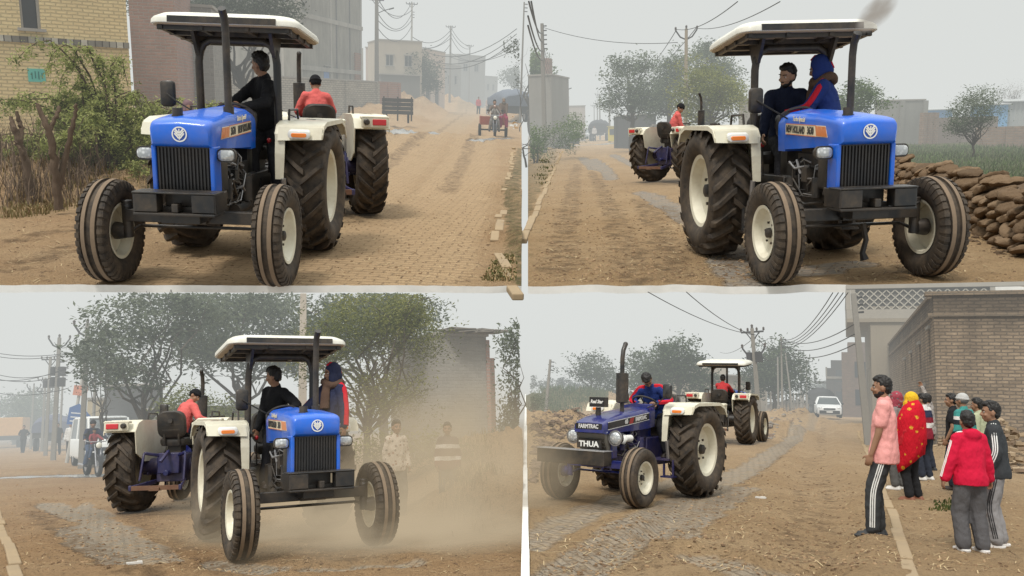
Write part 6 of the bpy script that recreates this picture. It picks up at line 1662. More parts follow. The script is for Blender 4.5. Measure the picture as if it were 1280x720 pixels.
q = S.ground(732.5, 100); car('white jeep driving towards the viewer far down the dusty road', S, q, PI, (.70, .70, .68), 'jeep', HZ, K)
q = S.ground(749, 96); covered_trailer('dark loaded trailer parked on the right of the white jeep', S, q, .1, 3, 2.0, HZ, K, (.05, .052, .06))
q = S.ground(743, 92); person('distant man in a white shirt walking beside the white jeep', S, q, PI, 1.7, shirt=cloth('white_kameez', (.5, .47, .45), K, HZ), trousers=cloth('dark_cloth', (.035, .034, .038), K, HZ), near=False, haze=HZ, k=K)
q = S.ground(720.5, 105); person('distant man in black standing at the left of the white jeep', S, q, PI, 1.72, shirt=cloth('dark_cloth', (.035, .034, .038), K, HZ), trousers=cloth('dark_cloth', (.035, .034, .038), K, HZ), near=False, haze=HZ, k=K)
q = S.ground(686, 62); person('man in a reddish shawl standing by the left hedge and poles', S, q, PI / 2, 1.68, shirt=cloth('rust_shawl', (.24, .10, .07), K, HZ), trousers=cloth('grey_cloth', (.20, .185, .17), K, HZ), near=False, haze=HZ, k=K, hair='scarf', hatmat=cloth('grey_cloth', (.20, .185, .17), K, HZ))
q = S.ground(704, 66); b = MB(); t_ = thing('handcart', 'dark tipped handcart lying beside the road below the far left poles', 'cart', None, S, (q.x, q.y, .25), .2); b.box((0, 0, .45), (2.6, .08, .7), 0, Matrix.Rotation(R(5), 3, 'Y')); b.box((0, .5, .4), (2.4, 1.0, .08), 0, Matrix.Rotation(R(10), 3, 'X')); b.build('bed', [bark('dark_planks', (.055, .05, .045), HZ, K)], t_, bevel=.01)
for s in (-1, 1): small_wheel(t_, (s * .8, .5, .1), .32, .1, bark('dark_planks', (.055, .05, .045), HZ, K), HZ, K)
# dung cakes: every cake an object of its own
dung = []
def dung_mat(i):
    n = N('dung_%d' % i); co = n.co(); t = n.noise(co, 14, 6, .7); f = n.noise(n.scale(co, (3, 30, 3)), 3, 3)
    a = ((.125, .080, .048), (.165, .108, .065), (.09, .058, .036), (.20, .135, .084))[i]
    c = n.mix(t, tuple(q * .45 for q in a), tuple(q * 1.35 for q in a)); c = n.mix(n.math('MULTIPLY', f, .3), c, (.26, .19, .12)); return n.done(n.bsdf(c, .97, nrm=n.bump(t, .9, .25), spec=.1))
dm = [dung_mat(i) for i in range(4)]; protos = []
for i in range(6):
    r_ = random.Random(50 + i); b = MB(); rings = []
    for zz, e in ((-.038, .66), (-.034, .92), (0, 1.03), (.026, .96), (.040, .74), (.046, .4)):
        rings.append([Vector((math.cos(2 * PI * j / 22) * .19 * e * (1 + .10 * noise.noise(Vector((j * 1.7, i * 5.1, zz * 30))) + .20 * noise.noise(Vector((math.cos(2 * PI * j / 22) * 2, math.sin(2 * PI * j / 22) * 2, i * 3.7)))), math.sin(2 * PI * j / 22) * .17 * e * (1 + .10 * noise.noise(Vector((j * 1.9, i * 3.1, zz * 35))) + .24 * noise.noise(Vector((math.cos(2 * PI * j / 22) * 2, math.sin(2 * PI * j / 22) * 2, i * 9.1 + zz * 20)))), zz + .022 * noise.noise(Vector((j * .7, zz * 40, i * 2.3))))) for j in range(22)])
    b.loft(rings, 0); protos.append(b.mesh('dung_cake', [dm[i % 4]], 60))
A_, B_ = S.gp(1292, 322), S.gp(1108, 233); d_ = (B_ - A_); L_ = d_.length; d_.normalize(); back = Vector((-d_.y, d_.x, 0))
if back.y < 0: back = -back
yaw_ = math.atan2(d_.y, d_.x); n_ = int(L_ / .36); r_ = random.Random(77)
for lay in range(6):
    for i in range(n_):
        if lay == 5 and r_.random() < .45: continue
        if lay == 4 and r_.random() < .12: continue
        s_ = (i + (.5 if lay % 2 else 0)) * .36 + r_.uniform(-.05, .05); p = A_ + d_ * s_ + back * (lay * .035 + r_.uniform(-.04, .04)); zz = .085 + lay * .115
        o = bpy.data.objects.new('dung_cake', protos[r_.randrange(6)]); COL.objects.link(o)
        tl = Matrix.Rotation(r_.uniform(.0, .5) * (1 if rotz(yaw_) .__matmul__(Vector((0, 1, 0))).dot(back) < 0 else -1) * -1, 3, 'X') @ Matrix.Rotation(r_.uniform(-.3, .3), 3, 'Y') @ Matrix.Rotation(r_.uniform(0, 2 * PI), 3, 'Z')
        put(o, S, (p.x, p.y, zz + G2.z(p.x, p.y)), yaw_ + r_.uniform(-.3, .3), tl, r_.uniform(.92, 1.12)); dung.append(o)
        tag(o, 'brown round dung cake stacked in the low wall beside the dusty road', 'dung cake', 'dung cakes stacked beside the road')
b = MB(); b.prism([(0, 0), (.9, 0), (.72, .50), (.25, .50)], 0, L_, 0, 'YZ'); o = b.build('dung_heap', [dm[2]]); put(o, S, (B_.x + back.x * .22, B_.y + back.y * .22, 0), yaw_ + PI) if back.dot(rotz(yaw_ + PI) @ Vector((0, 1, 0))) > 0 else put(o, S, (A_.x + back.x * .22, A_.y + back.y * .22, 0), yaw_)
tag(o, 'dark packed dung core showing in the gaps of the stacked cakes', 'dung heap', kind='stuff')
tufts('grass', 'green field grass and weeds behind the stacked dung cakes', S, pxpts(S, [(1112, 226), (1279, 265), (1279, 186), (1112, 184)]), 2600, .30, [leafmat('field_grass', (.12, .165, .055), HZ, K), leafmat('field_grass_dull', (.14, .15, .08), HZ, K), leafmat('field_grass_dark', (.07, .095, .036), HZ, K)], zf=G2.z, spread=.25, blade=.02)
tufts('grass', 'low weeds on the verge left of the kerb line', S, pxpts(S, [(661, 280), (690, 205), (700, 186), (661, 186)]), 260, .10, grn, zf=G2.z, spread=.12)
clods('dirt_clods', 'dark soil clods strewn over the wide dusty road', S, pxpts(S, [(664, 352), (960, 352), (900, 300), (800, 235), (720, 190), (690, 215)]), 2400, .007, .026, soil, G2.z)
clods('dirt_clods', 'soil crumbs on the road by the blue tractor and dung stack', S, pxpts(S, [(960, 352), (1270, 352), (1270, 320), (1110, 245), (900, 290)]), 900, .006, .02, soil, G2.z)
# exhaust smoke
def puff(name, label, cat, st, loc, size, dens, col, k, scale=1.6, thr=(.40, .75), rot=None, kind='stuff', power=1.0):
    """soft smoke: absorbs, and its own glow stands in for scattered daylight; thins out to the edge"""
    b = MB(); b.ell((0, 0, 0), (1, 1, 1), 0, None, 20, 12); n = N(name); co = n.co()
    ln = n.new('ShaderNodeVectorMath', operation='LENGTH'); n.L(co, ln.inputs[0])
    fall = n.ramp(ln.outputs['Value'], [(.15, 1), (.98, 0)]); fall = n.math('POWER', fall, power)
    nz = n.ramp(n.noise(co, scale, 4, .6), [(thr[0], .08), (thr[1], 1)])
    den = n.math('MULTIPLY', n.math('MULTIPLY', fall, nz), dens / k)
    ab = n.new('ShaderNodeVolumeAbsorption'); ab.inputs['Color'].default_value = (0, 0, 0, 1); n.L(den, ab.inputs['Density'])
    em = n.new('ShaderNodeEmission'); em.inputs[0].default_value = (*col, 1); n.L(den, em.inputs[1])  # constant emission in place of light scattered by the smoke
    ad = n.new('ShaderNodeAddShader'); n.L(ab.outputs[0], ad.inputs[0]); n.L(em.outputs[0], ad.inputs[1]); n.L(ad.outputs[0], n.out.inputs['Volume'])
    o = b.build(name, [n.m]); o.matrix_basis = st.W @ Matrix.Translation(Vector(loc)) @ (rot.to_4x4() if rot else Matrix.Identity(4)) @ Matrix.Diagonal((*size, 1)); tag(o, label, cat, kind=kind); return o
tipw = Vector((nh2['lx'], nh2['ly'], 0)) + rotz(nh2['yaw']) @ Vector((-.20, 1.56, 2.44)) * .94
tx, ty = S.proj(tipw); e_ = S.at(tx + 42, ty - 42, tipw.y); md = (tipw + e_) / 2; dv = (e_ - tipw)
xx_, yy_ = frame_from(dv); puff('exhaust_smoke', 'grey-brown exhaust smoke rising from the pipe of the blue tractor', 'smoke', S, md + dv * .05, (.15, .13, dv.length * .62), 26.0, (.36, .33, .29), K, 2.2, (.30, .62), Matrix((xx_, yy_, dv.normalized())).transposed())
clods('dung_crumbs', 'broken dung crumbs fallen along the foot of the stacked cakes', S, lambda r_: (lambda p: (p.x, p.y))(A_ + d_ * r_.uniform(0, L_) - back * abs(r_.gauss(.15, .15))), 500, .012, .06, dm[:3], G2.z)
# ================================================================== STREET 3 (dust, white van)
S, K, HZ = BL, 1.0, BL.hz
nh3 = copy_tree(nh1); tag(nh3, 'bright blue tractor under a white canopy driving through the swirling tan dust', 'tractor')
place_tractor(nh3, BL, (388, 691), 15, scale=.96)
ft3 = copy_tree(ft1); tag(ft3, 'dark blue open tractor seen from behind in front of the white van', 'tractor')
place_tractor(ft3, BL, (221, 638), 180 - 20, True)
G3 = Ground(BL)
for t_ in (nh3, ft3): G3.flat.append((t_['lx'], t_['ly'], 3.2))
for pts, w_ in (([(62, 630), (100, 644), (152, 664)], .58), ([(90, 660), (120, 681), (165, 703)], .56), ([(150, 670), (180, 687), (205, 703)], .48), ([(100, 632), (128, 646)], .4), ([(270, 704), (330, 712)], .45), ([(400, 710), (500, 705)], .4)):
    G3.track(pts, w_, 0, 1.0); G3.rut(pts, w_ * .8, .035)
G3.track([(40, 640), (120, 690), (190, 730)], .5, 2, .33); G3.track([(160, 640), (230, 690), (300, 725)], .5, 2, .30); G3.track([(430, 700), (300, 650), (200, 610)], .5, 2, .28)
G3.track([(10, 597), (60, 595), (145, 594)], 1.2, 2, 1.0)
G3.track([(655, 560), (610, 590), (590, 640), (640, 700)], .9, 1, .35)
for a in ((620, 640, 1.6, 2.2, .55), (645, 600, 3, 5, 1.0), (600, 575, 4, 5, .8), (30, 590, 2.2, 1, .12), (60, 552, 5, 3, .2), (12, 625, .5, .4, .10), (15, 651, .25, .2, .08)): G3.mound(*a)
gm3 = ground_mat('street_dirt_three', K, HZ, (.325, .195, .095), (.385, .255, .138), (.17, .10, .05), (.255, .225, .18), (.285, .25, .20), -.95, brickw=.2, brickh=.1)
G3.build([-110 + i * (654.5 + 110) / 150 for i in range(151)], 800, 300, gm3, 230)
kerb(G3, [(-6, 640), (6, 672), (24, 725)], .13, .06, concrete('kerb_stone', (.36, .27, .17)), 0, .8)
# far things
hz_leaf = [leafmat('hazy_leaf_dark', (.07, .086, .056), HZ, K), leafmat('hazy_leaf_mid', (.115, .138, .088), HZ, K), leafmat('hazy_leaf_light', (.165, .19, .125), HZ, K)]
acac = [leafmat('acacia_leaf_dark', (.075, .09, .025), HZ, K), leafmat('acacia_leaf_mid', (.15, .165, .042), HZ, K), leafmat('acacia_leaf_light', (.25, .25, .075), HZ, K)]
for i, (px, Y, H_, r_, l_) in enumerate(((18, 95, 5, 2.6, 'far hazy tree at the left end of the road, behind the orange truck'), (40, 85, 4.4, 2.0, 'far rounded hazy tree left of the covered trailer'))):
    q = S.ground(px, Y); tree('far_tree', l_, S, q, H_, [(0, 0, 3, r_, r_, 2.0)], 3500, .28, hz_leaf, .2, seed=60 + i, clr=.45)
for px, ty, Y, l_, arms, bx, rr in ((39, 482, 70, 'slim pale pole with forked arms beside the distant pedestrian', ('v',), 0, .10), (53, 472, 62, 'hazy pole with crossarms left of the transformer pole', ('h', 'h'), 0, .12), (58, 446, 52, 'pole carrying a tangle of brackets and wires left of the tall forked pole', ('h', 'b'), 1, .13), (68, 422, 44, 'tall pale pole with forked arms and transformer boxes above the covered trailer', ('v', 'b'), 2, .15), (75, 462, 60, 'thin grey pole right of the transformer pole', ('b',), 0, .08), (103, 404, 34, 'tall concrete pole with forked insulator arms behind the white van', ('v',), 0, .135), (116, 424, 37, 'thin grey pole half hidden by leaves above the white van', ('b',), 0, .07)):
    polepx(S, px, 545, ty, Y, l_, K, HZ, arms=arms, boxes=bx, r=rr, armw=.45)
q = S.ground(84, 40); top = S.at(90, 438, 40); sp_ = pole('leaning pole carrying an orange board and a blue board behind the pedestrians', S, q, top.z, (7, 0), arms=('b',), r=.08, k=K, haze=HZ, mat=concrete('pale_pole', (.46, .44, .40), K, HZ))
b = MB(); b.box((.05, -.12, 3.05), (.55, .03, .42)); b.build('orange_board', [plain('board_orange', (.55, .22, .14), .6, 0, HZ, K)], sp_); b = MB(); b.prism([(-.25, 1.6), (.65, 1.6), (.65, 2.0), (.1, 2.5), (-.25, 2.3)], -.15, -.11, 0, 'XZ')
b.build('blue_board', [plain('board_blue', (.05, .12, .30), .6, 0, HZ, K)], sp_)
b = MB()
for z0 in (1.75, 1.92, 2.09): b.box((.15, -.155, z0), (.6, .006, .05), 0)
b.build('board_lines', [plain('board_white', (.6, .62, .65), .6, 0, HZ, K)], sp_)
WL3 = 'thin black wire strung between the hazy poles above the slate covered trailer'
for y0, y1, sg in ((432, 441, .3), (436, 442, .35), (452, 460, .6), (461, 466, .5), (466, 458, .5), (481, 485, .4)):
    wire(S, S.at(-40, y0, 46), S.at(86, y1, 42), sg, .016, WL3, 'wires over the covered trailer', K, HZ)
for i in range(3): wire(S, S.at(68, 428 + i * 14, 44), S.at(103, 408 + i * 20, 34), .5, .012, WL3, 'wires over the covered trailer', K, HZ)
q = S.ground(67, 64); covered_trailer('covered trailer under a slate tarpaulin at the left of the white van', S, q, .15, 3.6, 2.2, HZ, K, (.11, .12, .17))
q = S.ground(10, 80); t_ = thing('cargo_truck', 'small hazy truck with an orange load bed at the far left end of the road', 'truck', None, S, (q.x, q.y, 0), .1); b = MB(); b.box((0, 0, 1.7), (2.6, 4, 1.5)); b.build('load_bed', [plain('truck_orange', (.55, .30, .10), .6, 0, HZ, K)], t_, bevel=.05); b = MB(); b.box((0, 0, .8), (2.2, 4.4, .35)); b.build('chassis', [plain('trailer_body', (.05, .047, .045), .7, 0, HZ, K)], t_)
for x_, y_ in ((-1, -1.4), (1, -1.4), (-1, 1.4), (1, 1.4)): small_wheel(t_, (x_, y_, .45), .45, .25, plain('car_rim', (.35, .35, .36), .4, .5, HZ, K), HZ, K)
dkc = cloth('dark_cloth', (.03, .03, .034), K, HZ); jeans = cloth('blue_jeans', (.06, .085, .14), K, HZ); whs = cloth('white_shirt', (.62, .60, .58), K, HZ)
q = S.ground(29, 60); person('distant man in dark clothes walking alone left of the covered trailer', S, q, PI, 1.72, shirt=dkc, trousers=dkc, shoe=dkc, near=False, haze=HZ, k=K, feet=(Vector((-.1, .22, .08)), Vector((.1, -.22, .08))), hands=(Vector((-.22, .1, 1.1)), Vector((.22, .1, 1.1))))
q = S.ground(71.5, 53); person('man in a black printed T-shirt walking before the covered trailer', S, q, PI, 1.76, shirt=cloth('black_tee', (.02, .02, .022), K, HZ), sleeve='short', trousers=dkc, shoe=dkc, near=False, haze=HZ, k=K, feet=(Vector((-.1, -.18, .08)), Vector((.1, .18, .08))))
q = S.ground(87.5, 46); person('man in a white shirt and dark trousers walking left of the white van', S, q, PI + .1, 1.74, shirt=whs, trousers=dkc, shoe=dkc, near=False, haze=HZ, k=K, feet=(Vector((-.1, .22, .08)), Vector((.1, -.20, .08))))
q = S.ground(95, 48); person('woman in a faded pink shawl half hidden behind the man in white', S, q, PI, 1.62, shirt=cloth('faded_pink', (.36, .17, .16), K, HZ), trousers=dkc, near=False, haze=HZ, k=K, hair='scarf', hatmat=cloth('faded_pink', (.36, .17, .16), K, HZ))
q = S.ground(126, 36); car('white passenger van with a dark bumper behind the motorbike', S, q, facing(BL, 131, .20), (.72, .73, .72), 'van', HZ, K)
q = S.ground(116, 28.5); mb = motorbike('black motorbike with its headlamp lit, ridden in front of the white van', S, (q.x, q.y, 0), facing(BL, 122, .25), HZ, K); MR = facing(BL, 122, .25)
person('motorbike rider in a dark jacket and black head wrap before the white van', S, at_local(q, MR, 0, -.28), MR, 1.70, hip=.90, lean=8, hands=(Vector((-.34, .56, 1.06)), Vector((.34, .56, 1.06))), feet=(Vector((-.22, .28, .36)), Vector((.22, .28, .36))), shirt=cloth('navy_jacket', (.03, .035, .06), K, HZ), trousers=jeans, shoe=dkc, near=False, haze=HZ, k=K, hair='beanie', hatmat=dkc, sit=True)
person('child in a red jumper riding in front of the motorbike rider', S, at_local(q, MR, .02, .08), MR, 1.05, hip=.93, hands=(Vector((-.2, .3, 1.06)), Vector((.2, .3, 1.06))), feet=(Vector((-.16, .2, .55)), Vector((.16, .2, .55))), shirt=cloth('wine_jumper', (.26, .05, .06), K, HZ), trousers=jeans, near=False, haze=HZ, k=K, kid=True, head=(0, -20), sit=True)
q0, q1 = S.at(108, 530, 41), S.at(131, 530, 39); house('small cream and brick hut with a pale parapet behind the white van', S, (q0.x, q0.y, 0), 0, q1.x - q0.x + .4, 3, 2.3, plaster('cream_hut', (.50, .42, .28), K, HZ, .2), k=K, haze=HZ)
# trees along the wall
q = S.ground(178, 28); tree('roadside_tree', 'big airy grey-green tree with sky gaps left of the white canopy', S, q, 6.4, [(.1, 0, 4.5, 1.9, 1.6, 1.5), (-1.3, 0, 3.9, .95, .9, 1.1), (1.5, 0, 4.9, 1.2, 1.2, 1.2), (-.4, 0, 3.0, 1.2, 1, .6), (.2, 0, 5.6, 1.6, 1.3, .8)], 9500, .145, hz_leaf, .12, seed=63, limbs=14, clr=.24, fork=.28, fill=.9)
q = S.ground(126, 33); tree('roadside_tree', 'small leafy tree overhanging the white van and thin poles', S, q, 4, [(0, 0, 3.5, .95, .9, .8), (-.6, 0, 4.0, .5, .5, .5)], 2600, .14, hz_leaf, .07, seed=64, limbs=9, clr=.22)
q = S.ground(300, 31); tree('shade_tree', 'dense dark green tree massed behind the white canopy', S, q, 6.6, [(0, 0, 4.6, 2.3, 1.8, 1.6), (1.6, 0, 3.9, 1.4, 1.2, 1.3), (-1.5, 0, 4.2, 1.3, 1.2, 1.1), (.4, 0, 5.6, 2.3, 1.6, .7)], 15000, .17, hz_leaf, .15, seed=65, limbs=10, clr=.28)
q = S.ground(232, 26); tree('roadside_bush', 'pale green bushy shrub behind the man in the coral jumper', S, q, 2.8, [(0, 0, 1.9, .85, .8, .7), (.9, 0, 1.6, .7, .7, .6)], 5000, .085, [acac[0], acac[1]], .05, seed=66, limbs=9, clr=.17, cat='bush', trunks=2)
q = S.ground(458, 19.5); tree('acacia_tree', 'yellow-green feathery acacia with bent limbs over the dusty roadside', S, q, 4.0, [(-.2, 0, 3.6, 1.5, 1.2, .75), (1.0, 0, 3.3, 1.0, .9, .8), (-1.0, 0, 2.9, .8, .8, .6), (.5, -.2, 2.0, 1.0, .8, .7), (.9, 0, 4.0, .9, .8, .5)], 22000, .075, acac, .10, seed=67, limbs=16, clr=.17, droop=.2, aspect=.75, fork=.33)
q = S.ground(480, 25); tree('shade_tree', 'darker green tree filling the sky behind the yellow-green acacia', S, q, 5.4, [(0, 0, 4.5, 2.0, 1.4, 1.1), (-1.3, 0, 4.2, 1.2, 1.2, 1.1)], 9000, .14, hz_leaf, .16, seed=68, limbs=12, clr=.25)
q = S.ground(470, 17.5); tree('roadside_bush', 'low dusty bush under the yellow-green acacia', S, q, 1.8, [(0, 0, .9, .7, .6, .5), (1.0, 0, .8, .8, .6, .5)], 4200, .07, acac, .03, seed=69, limbs=8, clr=.15, cat='bush', trunks=2)
q = S.ground(646, 20); tree('weeping_tree', 'thin drooping tree at the right edge beside the pink brick corner', S, q, 3.9, [(0, 0, 3.2, .30, .5, .75), (.05, 0, 2.2, .35, .5, .6), (-.1, 0, 1.5, .35, .5, .6)], 2600, .10, hz_leaf, .06, seed=70, limbs=10, clr=.14, droop=.8)
PB, b1 = polepx(S, 377, 640, 367, 22, 'pale square concrete pole rising straight behind the white canopy', K, HZ, arms=(), r=.16, mat=concrete('pale_pole_near', (.50, .44, .37), K, HZ))
q0, q1 = S.at(186, 530, 33), S.at(420, 530, 30); garden_wall('long grey cement wall below the trees behind the canopied tractor in dust', S, q0, q1, 2.0, plaster('cement_wall_low', (.26, .255, .235), K, HZ, .5), k=K, haze=HZ)
q0, q1 = S.at(129, 530, 36), S.at(184, 530, 35); house('dark grey flat-roofed shed beneath the airy tree', S, (q0.x, q0.y, 0), 0, q1.x - q0.x, 4, 2.9, plaster('dark_shed', (.12, .12, .12), K, HZ, .3), k=K, haze=HZ, parapet=.1)
# brick house on the right
q0, q1 = S.at(548, 560, 24), S.at(611, 560, 24.4); d_ = q1 - q0; L_ = math.hypot(d_.x, d_.y); gbk = brick('weathered_grey_brick', (.33, .315, .285), (.28, .265, .24), (.36, .34, .31), .30, .10, stain=.3, haze=HZ)
bh = house('grey brick house with a pink brick corner and ragged thatch edge at the dusty roadside', S, (q0.x, q0.y, 0), math.atan2(d_.y, d_.x), L_, 3.5, 3.55, gbk, k=K, haze=HZ, parapet=.25)
pkb = brick('pink_corner_brick', (.44, .27, .22), (.38, .23, .19), (.40, .35, .31), .26, .09, stain=.15, haze=HZ)
b = MB(); wallbox(b, L_ - .02, L_ + .10, -.02, 1.2, 0, 3.7); wallbox(b, L_ + .10, L_ + .55, .5, .75, 0, 3.2); b.build('corner_wall', [pkb], bh)
r_ = random.Random(9); b = MB()
for i in range(60):
    x_ = r_.uniform(L_ * .25, L_ + .35); b.box((x_, -.2 + r_.uniform(-.15, .3), 3.92 + r_.uniform(-.03, .07)), (r_.uniform(.3, .7), .5, .025), 0, Matrix.Rotation(r_.uniform(-.15, .15), 3, 'Z') @ Matrix.Rotation(r_.uniform(-.1, .1), 3, 'Y'))
b.build('thatch', [plain('thatch_grey', (.20, .18, .155), .95, 0, HZ, K)], bh)
# onlookers in the dust
q = S.gp(561, 640); person('boy in a maroon and white striped jumper standing in the dust', S, q, PI - .25, 1.36, shirt=bands('striped_jumper', ((.16, .05, .05), (.70, .67, .63), (.12, .06, .07), (.70, .67, .63), (.10, .07, .08)), (.80, .86, .98, 1.04), K), trousers=cloth('grey_trousers', (.10, .098, .095), K), shoe=dkc, kid=True, near=True, haze=0, k=K)
q = S.gp(496, 646); person('boy in a pale patterned shirt almost lost in the dust', S, q, PI + .2, 1.42, shirt=floral('patterned_shirt', (.58, .50, .42), (.30, .14, .11), (.20, .17, .16), 1.0, 16.0, .40), trousers=cloth('grey_trousers', (.10, .098, .095), K), shoe=dkc, kid=True, near=True, haze=0, k=K)
tufts('dry_grass', 'dry straw and cut stalks piled on the right bank in the dust', S, pxpts(S, [(566, 650), (652, 690), (652, 560), (590, 570)]), 900, .22, straw + grn[1:2], zf=G3.z, spread=.16, blade=.007, bend=.9)
clods('dirt_clods', 'dark soil clods strewn over the tyre-marked dirt road', S, pxpts(S, [(4, 716), (420, 716), (380, 650), (250, 610), (5, 605)]), 2400, .007, .028, soil, G3.z)
clods('dirt_clods', 'soil crumbs on the dusty road before the canopied tractor', S, pxpts(S, [(300, 716), (650, 716), (650, 680), (300, 680)]), 600, .006, .02, soil, G3.z)
b = MB(); q = S.gp(168, 705); b.box((0, 0, .012), (.16, .045, .02)); b.box((.05, .01, .026), (.05, .03, .008), 0); o = b.build('paper_scrap', [plain('litter_white', (.6, .58, .55), .8)]); put(o, S, q, .1); tag(o, 'white paper scrap lying on the bare pavers of the tyre track', 'litter')
DC = (.53, .43, .29)
P_ = Vector((nh3['lx'], nh3['ly'], 0))
puff('dust_cloud', 'thick tan dust cloud billowing from the right side of the canopied tractor', 'dust', S, S.at(545, 600, 10.6), (2.0, 1.6, 1.5), 2.1, DC, K, 1.7, (.38, .70))
puff('dust_cloud', 'low tan dust trailing along the ground right of the front wheels', 'dust', S, S.at(530, 680, 9.8), (2.4, 1.5, .60), 2.6, DC, K, 2.2, (.34, .70))
puff('dust_cloud', 'brown dust swirling around the rear wheels of the canopied tractor', 'dust', S, S.at(345, 655, 11.2), (1.6, 1.1, .75), 2.2, DC, K, 2.2, (.36, .70))
puff('dust_cloud', 'thin dust veil hanging before the brick house and acacia', 'dust', S, S.at(540, 545, 14.0), (2.6, 1.6, 2.0), .32, DC, K, 1.2, (.2, .8))
# ================================================================== STREET 4 (brick house, onlookers)
S, K, HZ = BR, 1.0, BR.hz
ft4 = copy_tree(ft1); tag(ft4, 'dark blue open tractor with a black front beam facing the viewer on the tyre-marked road', 'tractor')
place_tractor(ft4, BR, (748, 629), -30, scale=.87)
nh4 = copy_tree(nh1); tag(nh4, 'white-canopied tractor seen from behind, driving away from the facing dark blue tractor', 'tractor')
place_tractor(nh4, BR, (903, 554), 180 - 14, True)
G4 = Ground(BR)
for t_ in (ft4, nh4): G4.flat.append((t_['lx'], t_['ly'], 3.2))
for pts, w_, v_ in (([(690, 740), (718, 715), (816, 650), (880, 612), (935, 586), (1000, 545)], .62, 1.0), ([(640, 685), (700, 655), (785, 622)], .6, .9), ([(840, 672), (880, 640), (930, 610)], .55, .9), ([(880, 700), (930, 716), (1000, 712)], .5, .75), ([(760, 640), (850, 596)], .35, .7), ([(1000, 545), (1025, 525)], .6, .6)):
    G4.track(pts, w_, 0, v_); G4.rut(pts, w_ * .8, .035)
for pts_ in ([(1030, 725), (1030, 640), (1022, 575), (1030, 530)], [(980, 725), (1000, 640), (1010, 570)], [(700, 720), (800, 655), (900, 600)], [(780, 720), (870, 650), (950, 590), (1010, 540)]): G4.track(pts_, .45, 2, .27)
def z4(p):
    x, y = S.proj((p.x, p.y, 0)); v = 0
    if y < 520 and x < 760: v = sstep(520, 512, y) * .9
    return 1, v
G4.area(z4)
for a in ((672, 560, 2.0, 5, .55), (690, 540, 4, 5, .7), (725, 512, 9, 12, 1.6), (760, 506, 9, 14, 1.7), (668, 600, .7, 1.6, .28), (985, 530, 3, 5, .8), (1000, 515, 5, 12, 1.2), (970, 545, 2, 3, .5), (1075, 540, 2.0, 4, .35), (1200, 575, 2.0, 1.4, .30), (1260, 580, 2.0, 1.4, .35)): G4.mound(*a)
G4.rut([(1010, 716), (1020, 640), (1015, 580), (1030, 530)], .5, .05); G4.rut([(760, 716), (850, 655), (930, 605)], .16, -.02)
gm4 = ground_mat('street_dirt_four', K, HZ, (.35, .23, .12), (.415, .29, .166), (.18, .112, .06), (.25, .215, .17), (.28, .24, .19), .75, brickw=.2, brickh=.1)
G4.build([656.5 + i * (1277 + 110 - 656.5) / 150 for i in range(151)], 800, 300, gm4, 230)
kerb(G4, [(1144, 730), (1127, 680), (1103, 610), (1084, 565), (1073, 543)], .12, .045, concrete('kerb_stone', (.36, .27, .17)), 0, .9)
HZM = dict(k=K, haze=HZ)
# left background
polepx(S, 682, 512, 449, 50, 'lone leaning pole in the field at the far left', K, HZ, arms=('b',), r=.13, tilt=(4, 0))
for i, (px, Y, H_, cr_, n_, l_) in enumerate(((738, 75, 5.0, [(0, 0, 3.4, 2.6, 2, 1.6), (1.6, 0, 2.6, 1.6, 1.5, 1.2)], 4000, 'rounded green tree behind the tall silencer of the facing tractor'), (812, 66, 5.2, [(0, 0, 3.6, 1.8, 1.6, 1.3), (-1.0, 0, 2.3, 1.5, 1.3, 1.0), (.8, 0, 2.4, 1.5, 1.3, 1.2)], 5000, 'pale green tree behind the bent-over driver'), (848, 58, 6.0, [(0, 0, 4.0, 1.7, 1.5, 1.3), (-1.0, 0, 2.9, 1.4, 1.3, 1.2), (1.1, 0, 2.8, 1.4, 1.3, 1.3)], 7000, 'full green tree left of the white canopy seen from behind'), (968, 62, 6, [(0, 0, 3.9, 2.0, 1.7, 1.6), (.8, 0, 2.8, 1.6, 1.4, 1.2), (-.9, 0, 2.8, 1.5, 1.3, 1.2)], 8000, 'dark green tree behind the leaning crossarm pole'), (690, 120, 4, [(0, 0, 2.2, 4, 2, 1.4), (4.5, 0, 1.8, 3, 2, 1.2)], 2500, 'low far tree line clump behind the lone field pole'), (1030, 140, 4, [(0, 0, 2.6, 4, 2, 1.8)], 2000, 'faint far tree beyond the white hatchback'))):
    q = S.ground(px, Y); tree('field_tree', l_, S, q, H_, cr_, n_, .24 if Y < 100 else .4, [leafmat('field_leaf_dark', (.028, .042, .020), HZ, K), leafmat('field_leaf_mid', (.055, .078, .036), HZ, K), leafmat('field_leaf_light', (.09, .12, .06), HZ, K)], .18, seed=80 + i, clr=.38)
q = S.ground(668, 44); tree('weed_bush', 'thin green weeds growing at the field edge by the lone pole', S, q, 1.4, [(0, 0, .8, .9, .6, .5)], 1500, .09, leafy[:0] or [leafmat('field_leaf_mid', (.055, .078, .036), HZ, K), leafmat('field_leaf_light', (.09, .12, .06), HZ, K)], .03, seed=90, clr=.2, cat='bush', trunks=3)
q0, q1 = S.at(858, 500, 62), S.at(958, 500, 66); d_ = q1 - q0; L_ = math.hypot(d_.x, d_.y)
wh = house('long low cream house with a flat roof and porch behind the white-canopied tractor', S, (q0.x, q0.y, 0), math.atan2(d_.y, d_.x), L_, 6, 2.7, plaster('cream_house', (.46, .40, .33), K, HZ, .2), wins=[(1.0, 1.8, .8, 2.0), (3.4, 4.2, .8, 2.0)], doors=[(2.2, 3.0, 0, 2.0)], k=K, haze=HZ, parapet=.25, eave=.35)
b = MB(); wallbox(b, 2.4, 3.3, 2, 3.4, 3.08, 3.9); wallbox(b, 4.0, 4.7, 2, 3.2, 3.08, 4.1); b.build('roof_room', [plaster('cream_house', (.46, .40, .33), K, HZ, .2)], wh)
